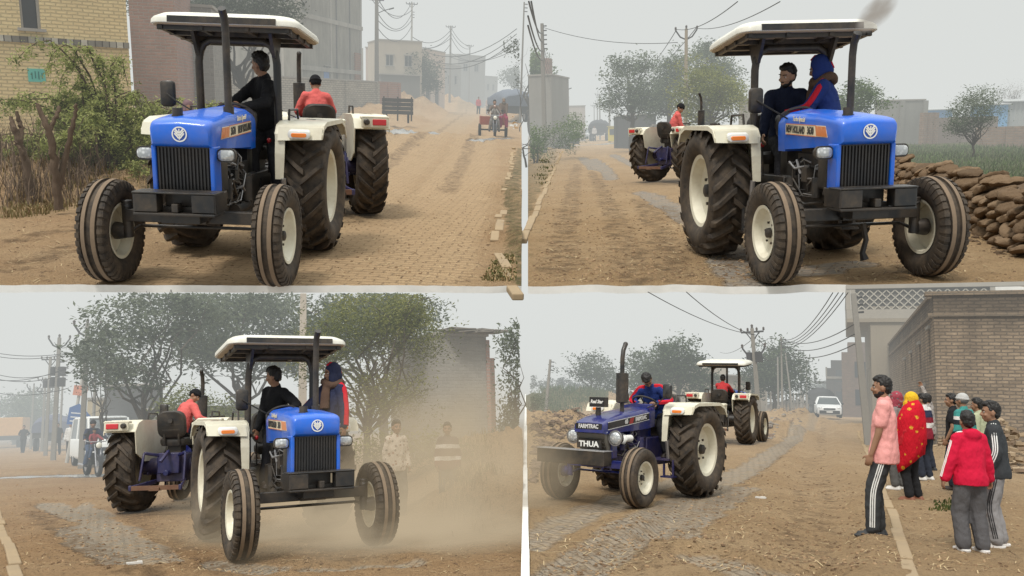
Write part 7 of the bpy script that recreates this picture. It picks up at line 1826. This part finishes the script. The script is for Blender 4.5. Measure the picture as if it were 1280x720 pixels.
q0, q1 = S.at(958, 500, 60), S.at(1008, 500, 72); t_ = thing('field_fence', 'low post fence and broken wall right of the crossarm pole', 'fence', None, S, (q0.x, q0.y, .5)); d_ = q1 - q0; b = MB()
for i in range(12): b.box((d_.x * i / 11, d_.y * i / 11, .6), (.12, .12, 1.5), 0)
b.build('post', [concrete('post_concrete', (.28, .26, .23), K, HZ)], t_); b = MB(); b.bar((0, 0, 1.25), (d_.x, d_.y, 1.25), .05, .06, 0); b.bar((0, 0, .6), (d_.x, d_.y, .6), .05, .06, 0); b.build('rail', [concrete('post_concrete', (.28, .26, .23), K, HZ)], t_)
R1, r1 = polepx(S, 951, 560, 410, 36, 'leaning pole with crossarms and a transformer box right of the white canopy', K, HZ, arms=('h', 'v'), r=.15, boxes=1, tilt=(-4, 0), armw=.45)
R2, r2 = polepx(S, 978, 525, 421, 52, 'slim straight pole with bundled wires right of the crossarm pole', K, HZ, arms=('b',), r=.09)
R3, r3 = polepx(S, 992, 520, 440, 60, 'leaning thin pole propped behind the slim straight one', K, HZ, arms=('b',), r=.09, tilt=(-6, 0))
R4, r4 = polepx(S, 1002, 512, 453, 75, 'far forked pole left of the white hatchback', K, HZ, arms=('v',), r=.11)
R5, r5 = polepx(S, 1009, 512, 450, 82, 'far thin pole just above the white hatchback', K, HZ, arms=('h',), r=.10)
R7, r7 = polepx(S, 973, 515, 446, 58, 'pale thin pole in front of the dark green tree', K, HZ, arms=(), r=.08)
R6, r6 = polepx(S, 1086, 565, 366, 30, 'large grey concrete pole leaning left in front of the house row', K, HZ, arms=('b',), r=.17, tilt=(-4, 0), mat=concrete('grey_pole', (.27, .255, .23), K, HZ))
WL4 = 'thin black wire running from the crossarm poles across the grey sky'
for px, py in ((810, 365), (858, 365)): wire(S, r1 - Vector((.1, 0, .3)), S.at(px, py, 22), .2, .012, WL4, 'wires over the hatchback road', K, HZ)
for i, px in enumerate((1041, 1048, 1054, 1060)): wire(S, r2 - Vector((0, 0, .1 + .16 * i)), S.at(px, 366, 27), .55, .016, WL4, 'wires over the hatchback road', K, HZ)
for i in range(3): wire(S, r2 - Vector((0, 0, .1 + .35 * i)), r6 - Vector((.35, 0, 1.05 + .33 * i)), .45, .018, WL4, 'wires over the hatchback road', K, HZ)
for i in range(2): wire(S, r1 - Vector((0, 0, .5 + .6 * i)), r2 - Vector((0, 0, .3 + .5 * i)), .4, .014, WL4, 'wires over the hatchback road', K, HZ)
wire(S, r1 - Vector((0, 0, .2)), S.at(900, 440, 80), .4, .014, WL4, 'wires over the hatchback road', K, HZ)
q = S.ground(1035, 66); q.z = .12; car('white hatchback driving towards the viewer on the dirt road', S, q, facing(BR, 1035, .06), (.74, .75, .75), 'hatch', HZ, K)
q = S.ground(1026, 84); q.z = .1; covered_trailer('dark loaded trailer following behind the white hatchback', S, q, .1, 3, 2.0, HZ, K, (.06, .06, .065))
# the brick house by the road
C_ = S.ground(1173, 26); vd = S.ray(1052, S.hor); vd = Vector((vd.x, vd.y, 0)).normalized(); sd = Vector((vd.y, -vd.x, 0)); yaw4 = math.atan2(sd.y, sd.x)
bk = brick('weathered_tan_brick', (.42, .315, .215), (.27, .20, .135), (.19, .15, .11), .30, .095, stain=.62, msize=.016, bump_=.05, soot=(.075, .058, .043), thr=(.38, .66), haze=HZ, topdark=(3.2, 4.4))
Dp = 24; Hb = 4.42
bh4 = thing('brick_house', 'weathered tan brick house filling the right side behind the onlookers', 'house', None, S, (C_.x, C_.y, 0), yaw4)
# local frame: x to the right along the face towards the viewer, y along the road
wins = [(1.2, 1.75, 2.55, 3.55), (4.5, 5.05, 2.35, 3.3), (8.2, 8.8, 2.2, 3.2), (11.5, 12.1, 2.1, 3.1), (3.2, 4.3, .3, 1.9), (7.4, 8.2, .3, 1.7), (12.6, 13.4, .2, 1.6)]
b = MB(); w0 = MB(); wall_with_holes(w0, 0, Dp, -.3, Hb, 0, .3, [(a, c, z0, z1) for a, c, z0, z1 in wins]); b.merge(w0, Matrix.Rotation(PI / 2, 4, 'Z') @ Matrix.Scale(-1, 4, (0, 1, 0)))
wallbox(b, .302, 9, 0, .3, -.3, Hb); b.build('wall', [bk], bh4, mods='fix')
b = MB(); b.box((4.4, -.02, Hb - .55), (9.1, .10, .09)); b.box((4.4, .14, Hb + .055), (9.2, .42, .11)); b.box((-.0, Dp / 2 + .2, Hb - .55), (.12, Dp - .3, .09)); b.box((.14, Dp / 2 + .4, Hb + .05), (.42, Dp - .75, .10)); b.build('cornice', [brick('cornice_brick', (.26, .20, .14), (.20, .15, .105), (.17, .14, .105), .26, .09, stain=.6, haze=HZ)], bh4)
b = MB(); wallbox(b, .302, 9, .35, Dp, Hb - .6, Hb - .5); b.build('roof', [concrete('roof_slab', (.26, .245, .22), K, HZ)], bh4)
for a, c, z0, z1 in wins:
    if z0 > 2: w_ = MB(); wallbox(w_, .20, .22, a, c, z0, z1); p = w_.build('window', [glass_dark('dark_opening', (.025, .026, .028), HZ, K)], bh4); w_ = MB(); wallbox(w_, .10, .16, (a + c) / 2 - .03, (a + c) / 2 + .03, z0, z1); w_.build('frame', [plain('window_wood', (.10, .08, .06), .7, 0, HZ, K)], p)
    else: w_ = MB(); wallbox(w_, .20, .24, a, c, z0, z1); w_.build('boarded_opening', [plain('board_tan', (.20, .15, .10), .8, 0, HZ, K)], bh4)
    w_ = MB(); wallbox(w_, -.07, -.002, a - .12, c + .12, z1 + .02, z1 + .11); w_.build('lintel', [concrete('roof_slab', (.26, .245, .22), K, HZ)], bh4)
# plastered two storey house behind it with lattice balcony
T_ = Vector((C_.x, C_.y, 0)) + vd * (Dp + .15) - sd * .9; tp = plaster('tan_plaster', (.28, .24, .185), K, HZ, .5, (.20, .175, .145))
ph = thing('plaster_house', 'two storey plastered house with a lattice parapet and jutting balcony past the brick house', 'house', None, S, (T_.x, T_.y, 0), yaw4)
b = MB(); w0 = MB(); wall_with_holes(w0, 0, 12, -.3, 6.6, 0, .3, [(1.0, 2.1, 0, 4.0), (4.4, 5.1, 1.2, 3.4), (7.5, 8.6, 0, 3.4)]); b.merge(w0, Matrix.Rotation(PI / 2, 4, 'Z') @ Matrix.Scale(-1, 4, (0, 1, 0))); wallbox(b, .302, 9, 0, .3, -.3, 6.6); b.build('wall', [tp], ph, mods='fix')
for a, c, z1 in ((1.0, 2.1, 4.0), (7.5, 8.6, 3.4)): w_ = MB(); wallbox(w_, .2, .26, a, c, 0, z1); w_.build('door', [plain('dark_door', (.05, .048, .045), .6, 0, HZ, K)], ph)
w_ = MB(); wallbox(w_, .2, .26, 4.4, 5.1, 1.2, 3.4); w_.build('window', [glass_dark('dark_opening', (.025, .026, .028), HZ, K)], ph)
b = MB(); wallbox(b, -1.2, 9, -.15, 12, 5.72, 5.92); b.build('balcony', [tp], ph); pc = concrete('parapet_concrete', (.34, .31, .265), K, HZ)
b = MB(); wallbox(b, -1.2, 9, -.15, .05, 5.922, 6.42); wallbox(b, -1.2, 9.2, -.2, .10, 7.58, 7.80); wallbox(b, -1.2, -1.0, .052, 12, 5.922, 6.42); wallbox(b, -1.22, -.98, .102, 12, 7.58, 7.80)
for x_ in (-1.1, -.85, 6.0): wallbox(b, x_ - .12, x_ + .12, -.16, .06, 6.42, 7.58)
for y_ in (3, 6, 9, 11.9): wallbox(b, -1.21, -.99, y_ - .1, y_ + .1, 6.42, 7.58)
b.build('parapet', [pc], ph)
b = MB()
for j in range(5):
    for i in range(32):
        x_ = -.75 + i * .215; z_ = 6.53 + j * .215; s_ = 1 if (i + j) % 2 else -1; b.bar((x_ - .1, -.05, z_ - s_ * .1), (x_ + .1, -.05, z_ + s_ * .1), .10, .055, 0, Vector((0, 1, 0)).cross(Vector((.2, 0, s_ * .2)).normalized()))
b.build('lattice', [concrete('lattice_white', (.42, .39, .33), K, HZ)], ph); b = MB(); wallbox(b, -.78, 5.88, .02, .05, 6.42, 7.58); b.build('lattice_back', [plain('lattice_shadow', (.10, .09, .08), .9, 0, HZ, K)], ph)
for i, (dist, L_, hh, off, lab) in enumerate(((50, 13, 5.4, -2.4, 'dark red-brown brick house with a stepped roofline behind the leaning grey pole'), (72, 10, 4.8, -4.0, 'farther brick house with small jutting balconies at the end of the row'))):
    P2 = Vector((C_.x, C_.y, 0)) + vd * dist + sd * off; t_ = thing('brick_house', lab, 'house', None, S, (P2.x, P2.y, 0), yaw4); dm_ = brick('row_brick', (.21, .14, .105), (.16, .11, .085), (.18, .15, .125), .3, .1, stain=.5, haze=HZ)
    b = MB(); wallbox(b, 0, 8, 0, L_, -.3, hh); wallbox(b, .5, 3, 1, 4, hh, hh + .9); b.build('wall', [dm_], t_); b = MB(); wallbox(b, -1.3, 0, 2, L_ - 1, 3.2, 3.4); wallbox(b, -1.32, -1.2, 2, L_ - 1, 3.402, 4.2); b.build('balcony', [concrete('roof_slab', (.26, .245, .22), K, HZ)], t_)
    for x_, z_ in ((1.0, 1.0), (4.5, 1.0), (1.0, 3.3), (4.5, 3.3)): w_ = MB(); wallbox(w_, x_, x_ + 1.0, -.05, -.003, z_, z_ + 1.3); w_.build('window', [glass_dark('dark_opening', (.025, .026, .028), HZ, K)], t_)
    for y_ in (3, 6.5): w_ = MB(); wallbox(w_, -.05, -.003, y_, y_ + 1.1, .1, 2.4); w_.build('door', [plain('dark_door', (.05, .048, .045), .6, 0, HZ, K)], t_)
# heap of loose bricks
bmat = [plain('loose_brick', (.33, .25, .165), .95, 0, 0, K), plain('loose_brick_dark', (.22, .16, .11), .95, 0, 0, K)]
r_ = random.Random(21); b = MB()
for i in range(420):
    x_, y_ = pxpts(S, [(1160, 566), (1172, 552), (1279, 556), (1279, 592), (1200, 580)])(r_); lay = r_.random() ** 1.6
    b.box((x_, y_, G4.z(x_, y_) + .04 + lay * .42), (.23, .11, .075), r_.randrange(2), Matrix.Rotation(r_.uniform(0, PI), 3, 'Z') @ Matrix.Rotation(r_.uniform(-.5, .5), 3, 'X') @ Matrix.Rotation(r_.uniform(-.3, .3), 3, 'Y'))
o = b.build('brick_rubble', bmat); put(o, S); tag(o, 'heap of loose tan bricks tumbled at the foot of the brick house', 'bricks', kind='stuff')
clods('ploughed_soil', 'dark lumpy ploughed soil banked at the left of the facing tractor', S, pxpts(S, [(661, 612), (690, 575), (760, 530), (720, 514), (661, 520)]), 2600, .03, .11, [plain('plough_dark', (.10, .066, .045), .95, 0, HZ, K), plain('plough_mid', (.15, .10, .068), .95, 0, HZ, K)], G4.z)
clods('rubble', 'grey rubble bank along the far roadside by the crossarm pole', S, pxpts(S, [(962, 552), (1012, 528), (1012, 510), (965, 512)]), 800, .04, .15, [plain('plough_mid', (.15, .10, .068), .95, 0, HZ, K), plain('rubble_grey', (.22, .19, .16), .95, 0, HZ, K)], G4.z)
clods('dirt_clods', 'dark soil clods strewn between the tyre tracks and the kerb', S, pxpts(S, [(664, 716), (1130, 716), (1078, 560), (1020, 540), (930, 600), (760, 660)]), 3600, .006, .026, soil, G4.z)
clods('dirt_clods', 'soil crumbs around the feet of the onlookers', S, pxpts(S, [(1140, 716), (1276, 716), (1276, 600), (1090, 570)]), 900, .006, .025, soil, G4.z)
tufts('grass', 'small weeds growing by the feet of the boy in the red hoodie', S, pxpts(S, [(1172, 640), (1195, 640), (1195, 625), (1172, 628)]), 30, .08, grn, zf=G4.z, spread=.06)
tufts('grass', 'green crop strip along the far field edge behind the lone pole', S, pxpts(S, [(661, 518), (755, 514), (755, 507), (661, 507)]), 700, .45, [leafmat('crop_green', (.07, .105, .035), HZ, K), leafmat('crop_dull', (.10, .12, .05), HZ, K)], zf=G4.z, spread=.5, blade=.03)
q = S.gp(951, 623); b = MB(); b.box((0, 0, .012), (.15, .05, .02)); b.box((.03, .005, .026), (.06, .03, .008)); o = b.build('paper_scrap', [plain('litter_white', (.6, .58, .55), .8)]); put(o, S, q, -.2); tag(o, 'white paper scrap lying alone on the dirt between track and kerb', 'litter')
# low white kerb closing the seam between the two front streets
b = MB(); e = [v for v in G4.edgeL if v.y < 90]; b.add([v + Vector((-.035, 0, .03)) for v in e] + [v + Vector((.035, 0, .03)) for v in e] + [v + Vector((-.035, 0, -1.6)) for v in e] + [v + Vector((.035, 0, -.5)) for v in e],
      [f for i in range(len(e) - 1) for f in ((i, i + 1, len(e) + i + 1, len(e) + i), (i, 2 * len(e) + i, 2 * len(e) + i + 1, i + 1), (len(e) + i, len(e) + i + 1, 3 * len(e) + i + 1, 3 * len(e) + i))], 0)
o = b.build('kerb', [plain('whitewash', (.75, .75, .73), .8)]); put(o, S); tag(o, kind='structure')
# ================================================================== drivers, passengers and onlookers
def riders(tr, st, label, lx, ly, dyaw=0.0, **kw):
    """seated on the tractor: joints are given in tractor-aligned coordinates from the sitter's own spot"""
    v = rotz(tr['yaw']) @ Vector((lx, ly, 0)) * tr['sc']; sc_ = tr['sc']
    for q_ in ('hands', 'feet'): kw[q_] = tuple(h * sc_ if h is not None else None for h in kw[q_])
    kw['hip'] *= sc_; kw['H'] *= sc_ ** .5
    return person(label, st, (tr['lx'] + v.x, tr['ly'] + v.y, 0), tr['yaw'] + dyaw, k=st.k, sit=True, **kw)
V = Vector
black = lambda k: cloth('black_jacket', (.016, .016, .018), k, var=.35); navyb = lambda k: cloth('navy_sweater', (.012, .016, .034), k, var=.35); blkt = lambda k: cloth('black_trousers', (.018, .018, .021), k, var=.35)
coral = lambda k: cloth('coral_jumper', (.60, .125, .115), k); jblue = lambda k: cloth('jacket_blue', (.022, .042, .17), k); jred = lambda k: cloth('jacket_red', (.52, .02, .035), k); brn = lambda k: cloth('brown_scarf', (.10, .062, .045), k)
shoe_d = plain('dark_shoe', (.03, .022, .018), .6)
# --- street 1
riders(nh1, TL, 'driver in a black jacket twisting round on the blue tractor by the yellow house', -.20, .10, twist=-55, head=(-62, -6), lean=6, H=1.84, hip=1.44, hands=(V((.10, .56, 1.68)), V((.34, .44, 1.66))), feet=(V((-.26, .46, .72)), V((.02, .46, .72))), shirt=black(10), trousers=blkt(10), shoe=shoe_d, skin_='brown', elbow=(V((-.6, .2, -.3)), V((.5, -.2, -.5))))
riders(ft1, TL, 'man in a coral jumper and dark cap driving away past the compound wall', 0, -.06, lean=12, head=(5, -14), H=1.70, hip=1.34, hands=(V((-.19, .44, 1.52)), V((.19, .44, 1.52))), feet=(V((-.28, .50, .72)), V((.28, .50, .72))), shirt=coral(10), trousers=blkt(10), shoe=shoe_d, hair='beanie', hatmat=cloth('dark_cap', (.015, .015, .017), 10))
# --- street 2
riders(nh2, TR, 'young driver in a navy sweater looking towards the viewer on the smoking blue tractor', -.08, .10, twist=-22, head=(-38, -4), lean=10, side=3, H=1.80, hip=1.38, hands=(V((-.06, .54, 1.62)), V((.42, .36, 1.34))), feet=(V((-.25, .5, .74)), V((.27, .50, .74))), shirt=navyb(10), trousers=blkt(10), shoe=shoe_d, beard=True, skin_='fair', elbow=(V((-.6, -.3, -.2)), V((.6, -.3, -.3))))
riders(nh2, TR, 'hooded passenger in a blue jacket with red stripes and brown scarf leaning on the bonnet', -.46, .50, dyaw=R(-126), lean=10, twist=6, head=(0, -10), H=1.76, hip=1.46, hands=(V((-.16, .46, 1.66)), V((.26, .30, 1.52))), feet=(V((-.15, .22, .74)), V((.15, .26, .74))), shirt=jblue(10), trousers=blkt(10), shoe=shoe_d, hair='hood', hatmat=jblue(10), sleeve_stripes=(jred(10), 1, .034, .02), scarfmat=brn(10), loose=1.3)
riders(ft2, TR, 'man in a coral jumper and dark cap turning sideways on the distant dark blue tractor', .02, -.06, twist=-40, lean=14, side=10, head=(-48, -18), H=1.84, hip=1.34, hands=(V((.10, .46, 1.52)), V((.34, .30, 1.40))), feet=(V((-.28, .50, .72)), V((.28, .50, .72))), shirt=coral(10), trousers=blkt(10), shoe=shoe_d, hair='beanie', hatmat=cloth('dark_cap', (.015, .015, .017), 10))
# --- street 3
riders(nh3, BL, 'driver in black looking back over his shoulder on the blue tractor in the dust', -.04, .06, twist=-62, head=(-66, -10), lean=8, side=4, H=1.82, hip=1.42, hands=(V((-.02, .62, 1.62)), V((.40, .22, 1.05))), feet=(V((-.26, .5, .74)), V((.27, .48, .74))), shirt=black(1), trousers=blkt(1), shoe=shoe_d)
riders(nh3, BL, 'hooded passenger with red sleeve stripes and brown scarf on the tractor in dust', -.64, .60, dyaw=R(-62), lean=-4, head=(-14, -12), H=1.78, hip=1.44, hands=(V((-.36, .10, 1.36)), V((.34, .34, 1.52))), feet=(V((-.15, .32, .76)), V((.15, .32, .76))), shirt=cloth('dusty_blue', (.03, .035, .07), 1.0), trousers=blkt(1), shoe=shoe_d, hair='hood', hatmat=cloth('dusty_blue', (.03, .035, .07), 1.0), sleeve_stripes=(jred(1), 1, .042, .02), scarfmat=brn(1), loose=1.3)
riders(ft3, BL, 'man in a coral jumper and dark cap leaning sideways near the white van', .0, -.06, twist=-38, lean=16, side=16, head=(-55, -16), H=1.72, hip=1.34, hands=(V((.06, .46, 1.52)), V((.46, .12, 1.50))), feet=(V((-.28, .50, .72)), V((.28, .50, .72))), shirt=coral(1), trousers=blkt(1), shoe=shoe_d, hair='beanie', hatmat=cloth('dark_cap', (.015, .015, .017), 1))
# --- street 4
riders(ft4, BR, 'driver in a blue and red jacket bending over the facing tractor steering wheel', .0, -.04, lean=36, twist=10, head=(24, -34), H=1.74, hip=1.34, hands=(V((-.20, .46, 1.52)), V((.20, .40, 1.50))), feet=(V((-.40, .46, .72)), V((.30, .50, .72))), shirt=jblue(1), trousers=blkt(1), shoe=shoe_d, sleeve_stripes=(jred(1), 1, .040, .02), skin_='brown')
riders(nh4, BR, 'man in a red jumper driving the white-canopied tractor away', .0, .0, lean=6, head=(10, 0), H=1.72, hip=1.33, hands=(V((-.2, .54, 1.60)), V((.2, .54, 1.60))), feet=(V((-.26, .5, .74)), V((.26, .5, .74))), shirt=cloth('red_jumper', (.50, .05, .055), 1.0), trousers=blkt(1), shoe=shoe_d)
S = BR
pinkm = cloth('pink_polo', (.74, .335, .315), 1.0, var=.10); dkp = cloth('charcoal_track', (.045, .047, .05), 1.0); wst = plain('stripe_white', (.74, .74, .72), .8); jn = cloth('dark_jeans', (.03, .035, .05), 1.0)
GP = S.gp
person('bearded man in a pink polo shirt and striped track trousers standing on the kerb', S, GP(1108, 672), R(82), 1.72, wide=1.10, shirt=pinkm, sleeve='short', trousers=dkp, shoe=plain('black_trainer', (.025, .027, .03), .6), beard=True, trouser_stripes=wst, collar=pinkm, hands=(V((-.20, .14, .80)), V((.20, .10, .82))), head=(4, -2), feet=(V((-.10, .13, .075)), V((.10, .07, .075))), lean=-2, loose=1.15, tail=.03)
person('woman wrapped in a red floral shawl and yellow floral headscarf behind the man in pink', S, GP(1143, 626), R(58), 1.58, shirt=cloth('red_kameez', (.45, .02, .03), 1.0), trousers=cloth('black_salwar', (.02, .02, .022), 1.0), shoe=plain('tan_shoe', (.20, .075, .04), .6), hair='scarf', hatmat=floral('yellow_scarf', (.70, .42, .03), (.50, .03, .04), (.05, .18, .12), 1.0, 14.0, .34), shawl=floral('red_shawl', (.50, .012, .025), (.68, .40, .04), (.52, .20, .03), 1.0, 7.5, .30), head=(10, 0))
person('woman with a maroon and grey headscarf standing behind the man in pink', S, GP(1124, 612), R(65), 1.60, shirt=cloth('grey_kameez', (.22, .19, .18), 1.0), trousers=cloth('grey_trousers', (.10, .098, .095), 1.0), shoe=plain('white_trainer', (.6, .58, .55), .6), hair='scarf', hatmat=floral('maroon_scarf', (.30, .06, .08), (.30, .28, .27), (.15, .14, .15), 1.0, 18.0, .34), head=(0, 0))
person('boy in a maroon, navy and white banded jumper beside the red floral shawl', S, GP(1158, 600), R(55), 1.60, shirt=bands('banded_jumper', ((.22, .02, .035), (.60, .58, .56), (.22, .02, .035), (.03, .035, .07), (.60, .58, .56)), (.98, 1.07, 1.17, 1.30), 1.0), trousers=jn, shoe=plain('white_trainer', (.6, .58, .55), .6))
person('man in a checked grey shirt raising his arm in front of the brick house wall', S, GP(1163, 588), R(60), 1.62, shirt=floral('checked_shirt', (.30, .27, .25), (.12, .10, .10), (.5, .46, .42), 1.0, 22.0, .40), trousers=jn, shoe=plain('black_trainer', (.025, .027, .03), .6), hands=(None, V((.18, .22, 1.86))), elbow=(None, V((.6, .2, 0))))
person('boy in a black T-shirt standing behind the knit cap and red hoodie', S, GP(1195, 612), R(72), 1.60, shirt=cloth('black_tee', (.02, .02, .022), 1.0), sleeve='short', trousers=jn, shoe=shoe_d, head=(10, 0))
person('boy in a grey knit cap and teal striped jumper behind the red hoodie', S, GP(1209, 622), R(48), 1.60, shirt=bands('teal_striped', ((.022, .025, .03), (.62, .60, .58), (.022, .025, .03), (.05, .24, .22), (.022, .025, .03), (.62, .60, .58), (.05, .24, .22)), (.86, .92, 1.02, 1.12, 1.20, 1.25), 1.0), trousers=jn, shoe=shoe_d, hair='beanie', hatmat=bands('knit_bands', ((.30, .30, .30), (.12, .12, .125), (.42, .42, .41)), (1.44, 1.50), 1.0))
person('child in a pale green shirt between the knit cap and the tracksuit boy', S, GP(1228, 618), R(60), 1.53, shirt=cloth('pale_green', (.36, .38, .25), 1.0), trousers=jn, shoe=shoe_d)
person('child in a red hoodie, loose grey trousers and white slides seen from behind', S, GP(1217, 690), R(22), 1.36, kid=True, shirt=cloth('red_hoodie', (.54, .012, .045), 1.0), trousers=cloth('slate_trousers', (.098, .095, .10), 1.0), shoe=plain('white_slide', (.68, .66, .64), .6), slippers=True, jacket_hood=True, sleeve_stripes=(wst, 2, .008, .026), loose=2.0, head=(-12, 0), hands=(V((-.27, .06, .60)), V((.26, .06, .60))))
person('boy in a black three-stripe track top and pale grey track trousers at the far right', S, GP(1249, 684), R(76), 1.46, kid=True, shirt=cloth('track_top', (.04, .043, .047), 1.0), trousers=cloth('pale_track', (.27, .26, .265), 1.0), shoe=plain('white_slide', (.68, .66, .64), .6), slippers=True, sleeve_stripes=(wst, 3, .0075, .024), trouser_stripes=plain('stripe_black', (.03, .03, .033), .8), loose=1.7, head=(14, 0), collar=cloth('track_top', (.04, .043, .047), 1.0))

def slivers(label, st, poly, n, G, seed):
    r_ = random.Random(seed); f = pxpts(st, poly); b = MB()
    for _ in range(n):
        x, y = f(r_); z = G.z(x, y) + .006; a = r_.uniform(0, PI); l = r_.uniform(.02, .07); w = r_.uniform(.002, .005); d = Vector((math.cos(a) * l, math.sin(a) * l, r_.uniform(-.004, .012))); s_ = Vector((-math.sin(a) * w, math.cos(a) * w, 0)); p = Vector((x, y, z))
        if not inside(st, p, 8, 8): continue
        b.add([p - d - s_, p + d - s_, p + d + s_, p - d + s_], [(0, 1, 2, 3)], r_.randrange(2))
    o = b.build('straw_litter', [plain('straw_pale', (.46, .35, .2), .9), plain('straw_dark', (.14, .09, .05), .9, 0, 0, 1.0)]); put(o, st); tag(o, label, 'straw', kind='stuff')
slivers('loose straw bits strewn over the dusty brick lane', TL, [(8, 352), (640, 352), (600, 200), (430, 150), (300, 240), (8, 280)], 900, G1, 1)
slivers('loose straw bits strewn over the wide dusty road', TR, [(664, 352), (1270, 352), (1120, 260), (800, 235), (720, 190), (690, 215)], 1000, G2, 2)
slivers('loose straw bits strewn over the dirt road with tyre-bared pavers', BL, [(4, 716), (650, 716), (640, 680), (300, 620), (5, 600)], 900, G3, 3)
slivers('loose straw bits strewn between the onlookers and the tyre tracks', BR, [(664, 716), (1276, 716), (1276, 600), (1078, 560), (930, 600), (664, 660)], 1500, G4, 4)
# ------------------------------------------------------------------ daylight: thin overcast, soft sun
SUN_EL, SUN_AZ = 48, 200
w = bpy.data.worlds.new('World'); sc.world = w; w.use_nodes = True
nt = w.node_tree; nt.nodes.clear()
out = nt.nodes.new('ShaderNodeOutputWorld'); bg = nt.nodes.new('ShaderNodeBackground')
sky = nt.nodes.new('ShaderNodeTexSky'); sky.sky_type = 'NISHITA'; sky.sun_disc = False
sky.sun_elevation = R(SUN_EL); sky.sun_rotation = R(SUN_AZ); sky.air_density = 1.0; sky.dust_density = 4.0; sky.ozone_density = 1.0; sky.altitude = 100
hs = nt.nodes.new('ShaderNodeHueSaturation'); hs.inputs['Saturation'].default_value = .15; hs.inputs['Value'].default_value = .35
nt.links.new(sky.outputs[0], hs.inputs['Color'])
mx = nt.nodes.new('ShaderNodeMix'); mx.data_type = 'RGBA'; mx.inputs[0].default_value = .82
nt.links.new(hs.outputs[0], mx.inputs[6]); mx.inputs[7].default_value = (8.4, 8.65, 8.4, 1)
tc = nt.nodes.new('ShaderNodeTexCoord'); sp = nt.nodes.new('ShaderNodeSeparateXYZ'); nt.links.new(tc.outputs['Generated'], sp.inputs[0])
mr = nt.nodes.new('ShaderNodeMapRange'); mr.interpolation_type = 'SMOOTHSTEP'
nt.links.new(sp.outputs[2], mr.inputs['Value']); mr.inputs['From Min'].default_value = .48; mr.inputs['From Max'].default_value = 1.0; mr.inputs['To Min'].default_value = 1.0; mr.inputs['To Max'].default_value = 2.8
vm = nt.nodes.new('ShaderNodeVectorMath'); vm.operation = 'SCALE'
nt.links.new(mx.outputs[2], vm.inputs[0]); nt.links.new(mr.outputs[0], vm.inputs['Scale'])
nt.links.new(vm.outputs[0], bg.inputs[0]); bg.inputs[1].default_value = .1
nt.links.new(bg.outputs[0], out.inputs[0])
sl = bpy.data.lights.new('sun', 'SUN'); so = bpy.data.objects.new('sun', sl); COL.objects.link(so)
sl.energy = 2.3; sl.angle = R(13); sl.color = (1.0, .95, .87)
d = Vector((math.sin(R(SUN_AZ)) * math.cos(R(SUN_EL)), math.cos(R(SUN_AZ)) * math.cos(R(SUN_EL)), math.sin(R(SUN_EL))))
so.rotation_euler = (-d).to_track_quat('-Z', 'Y').to_euler()
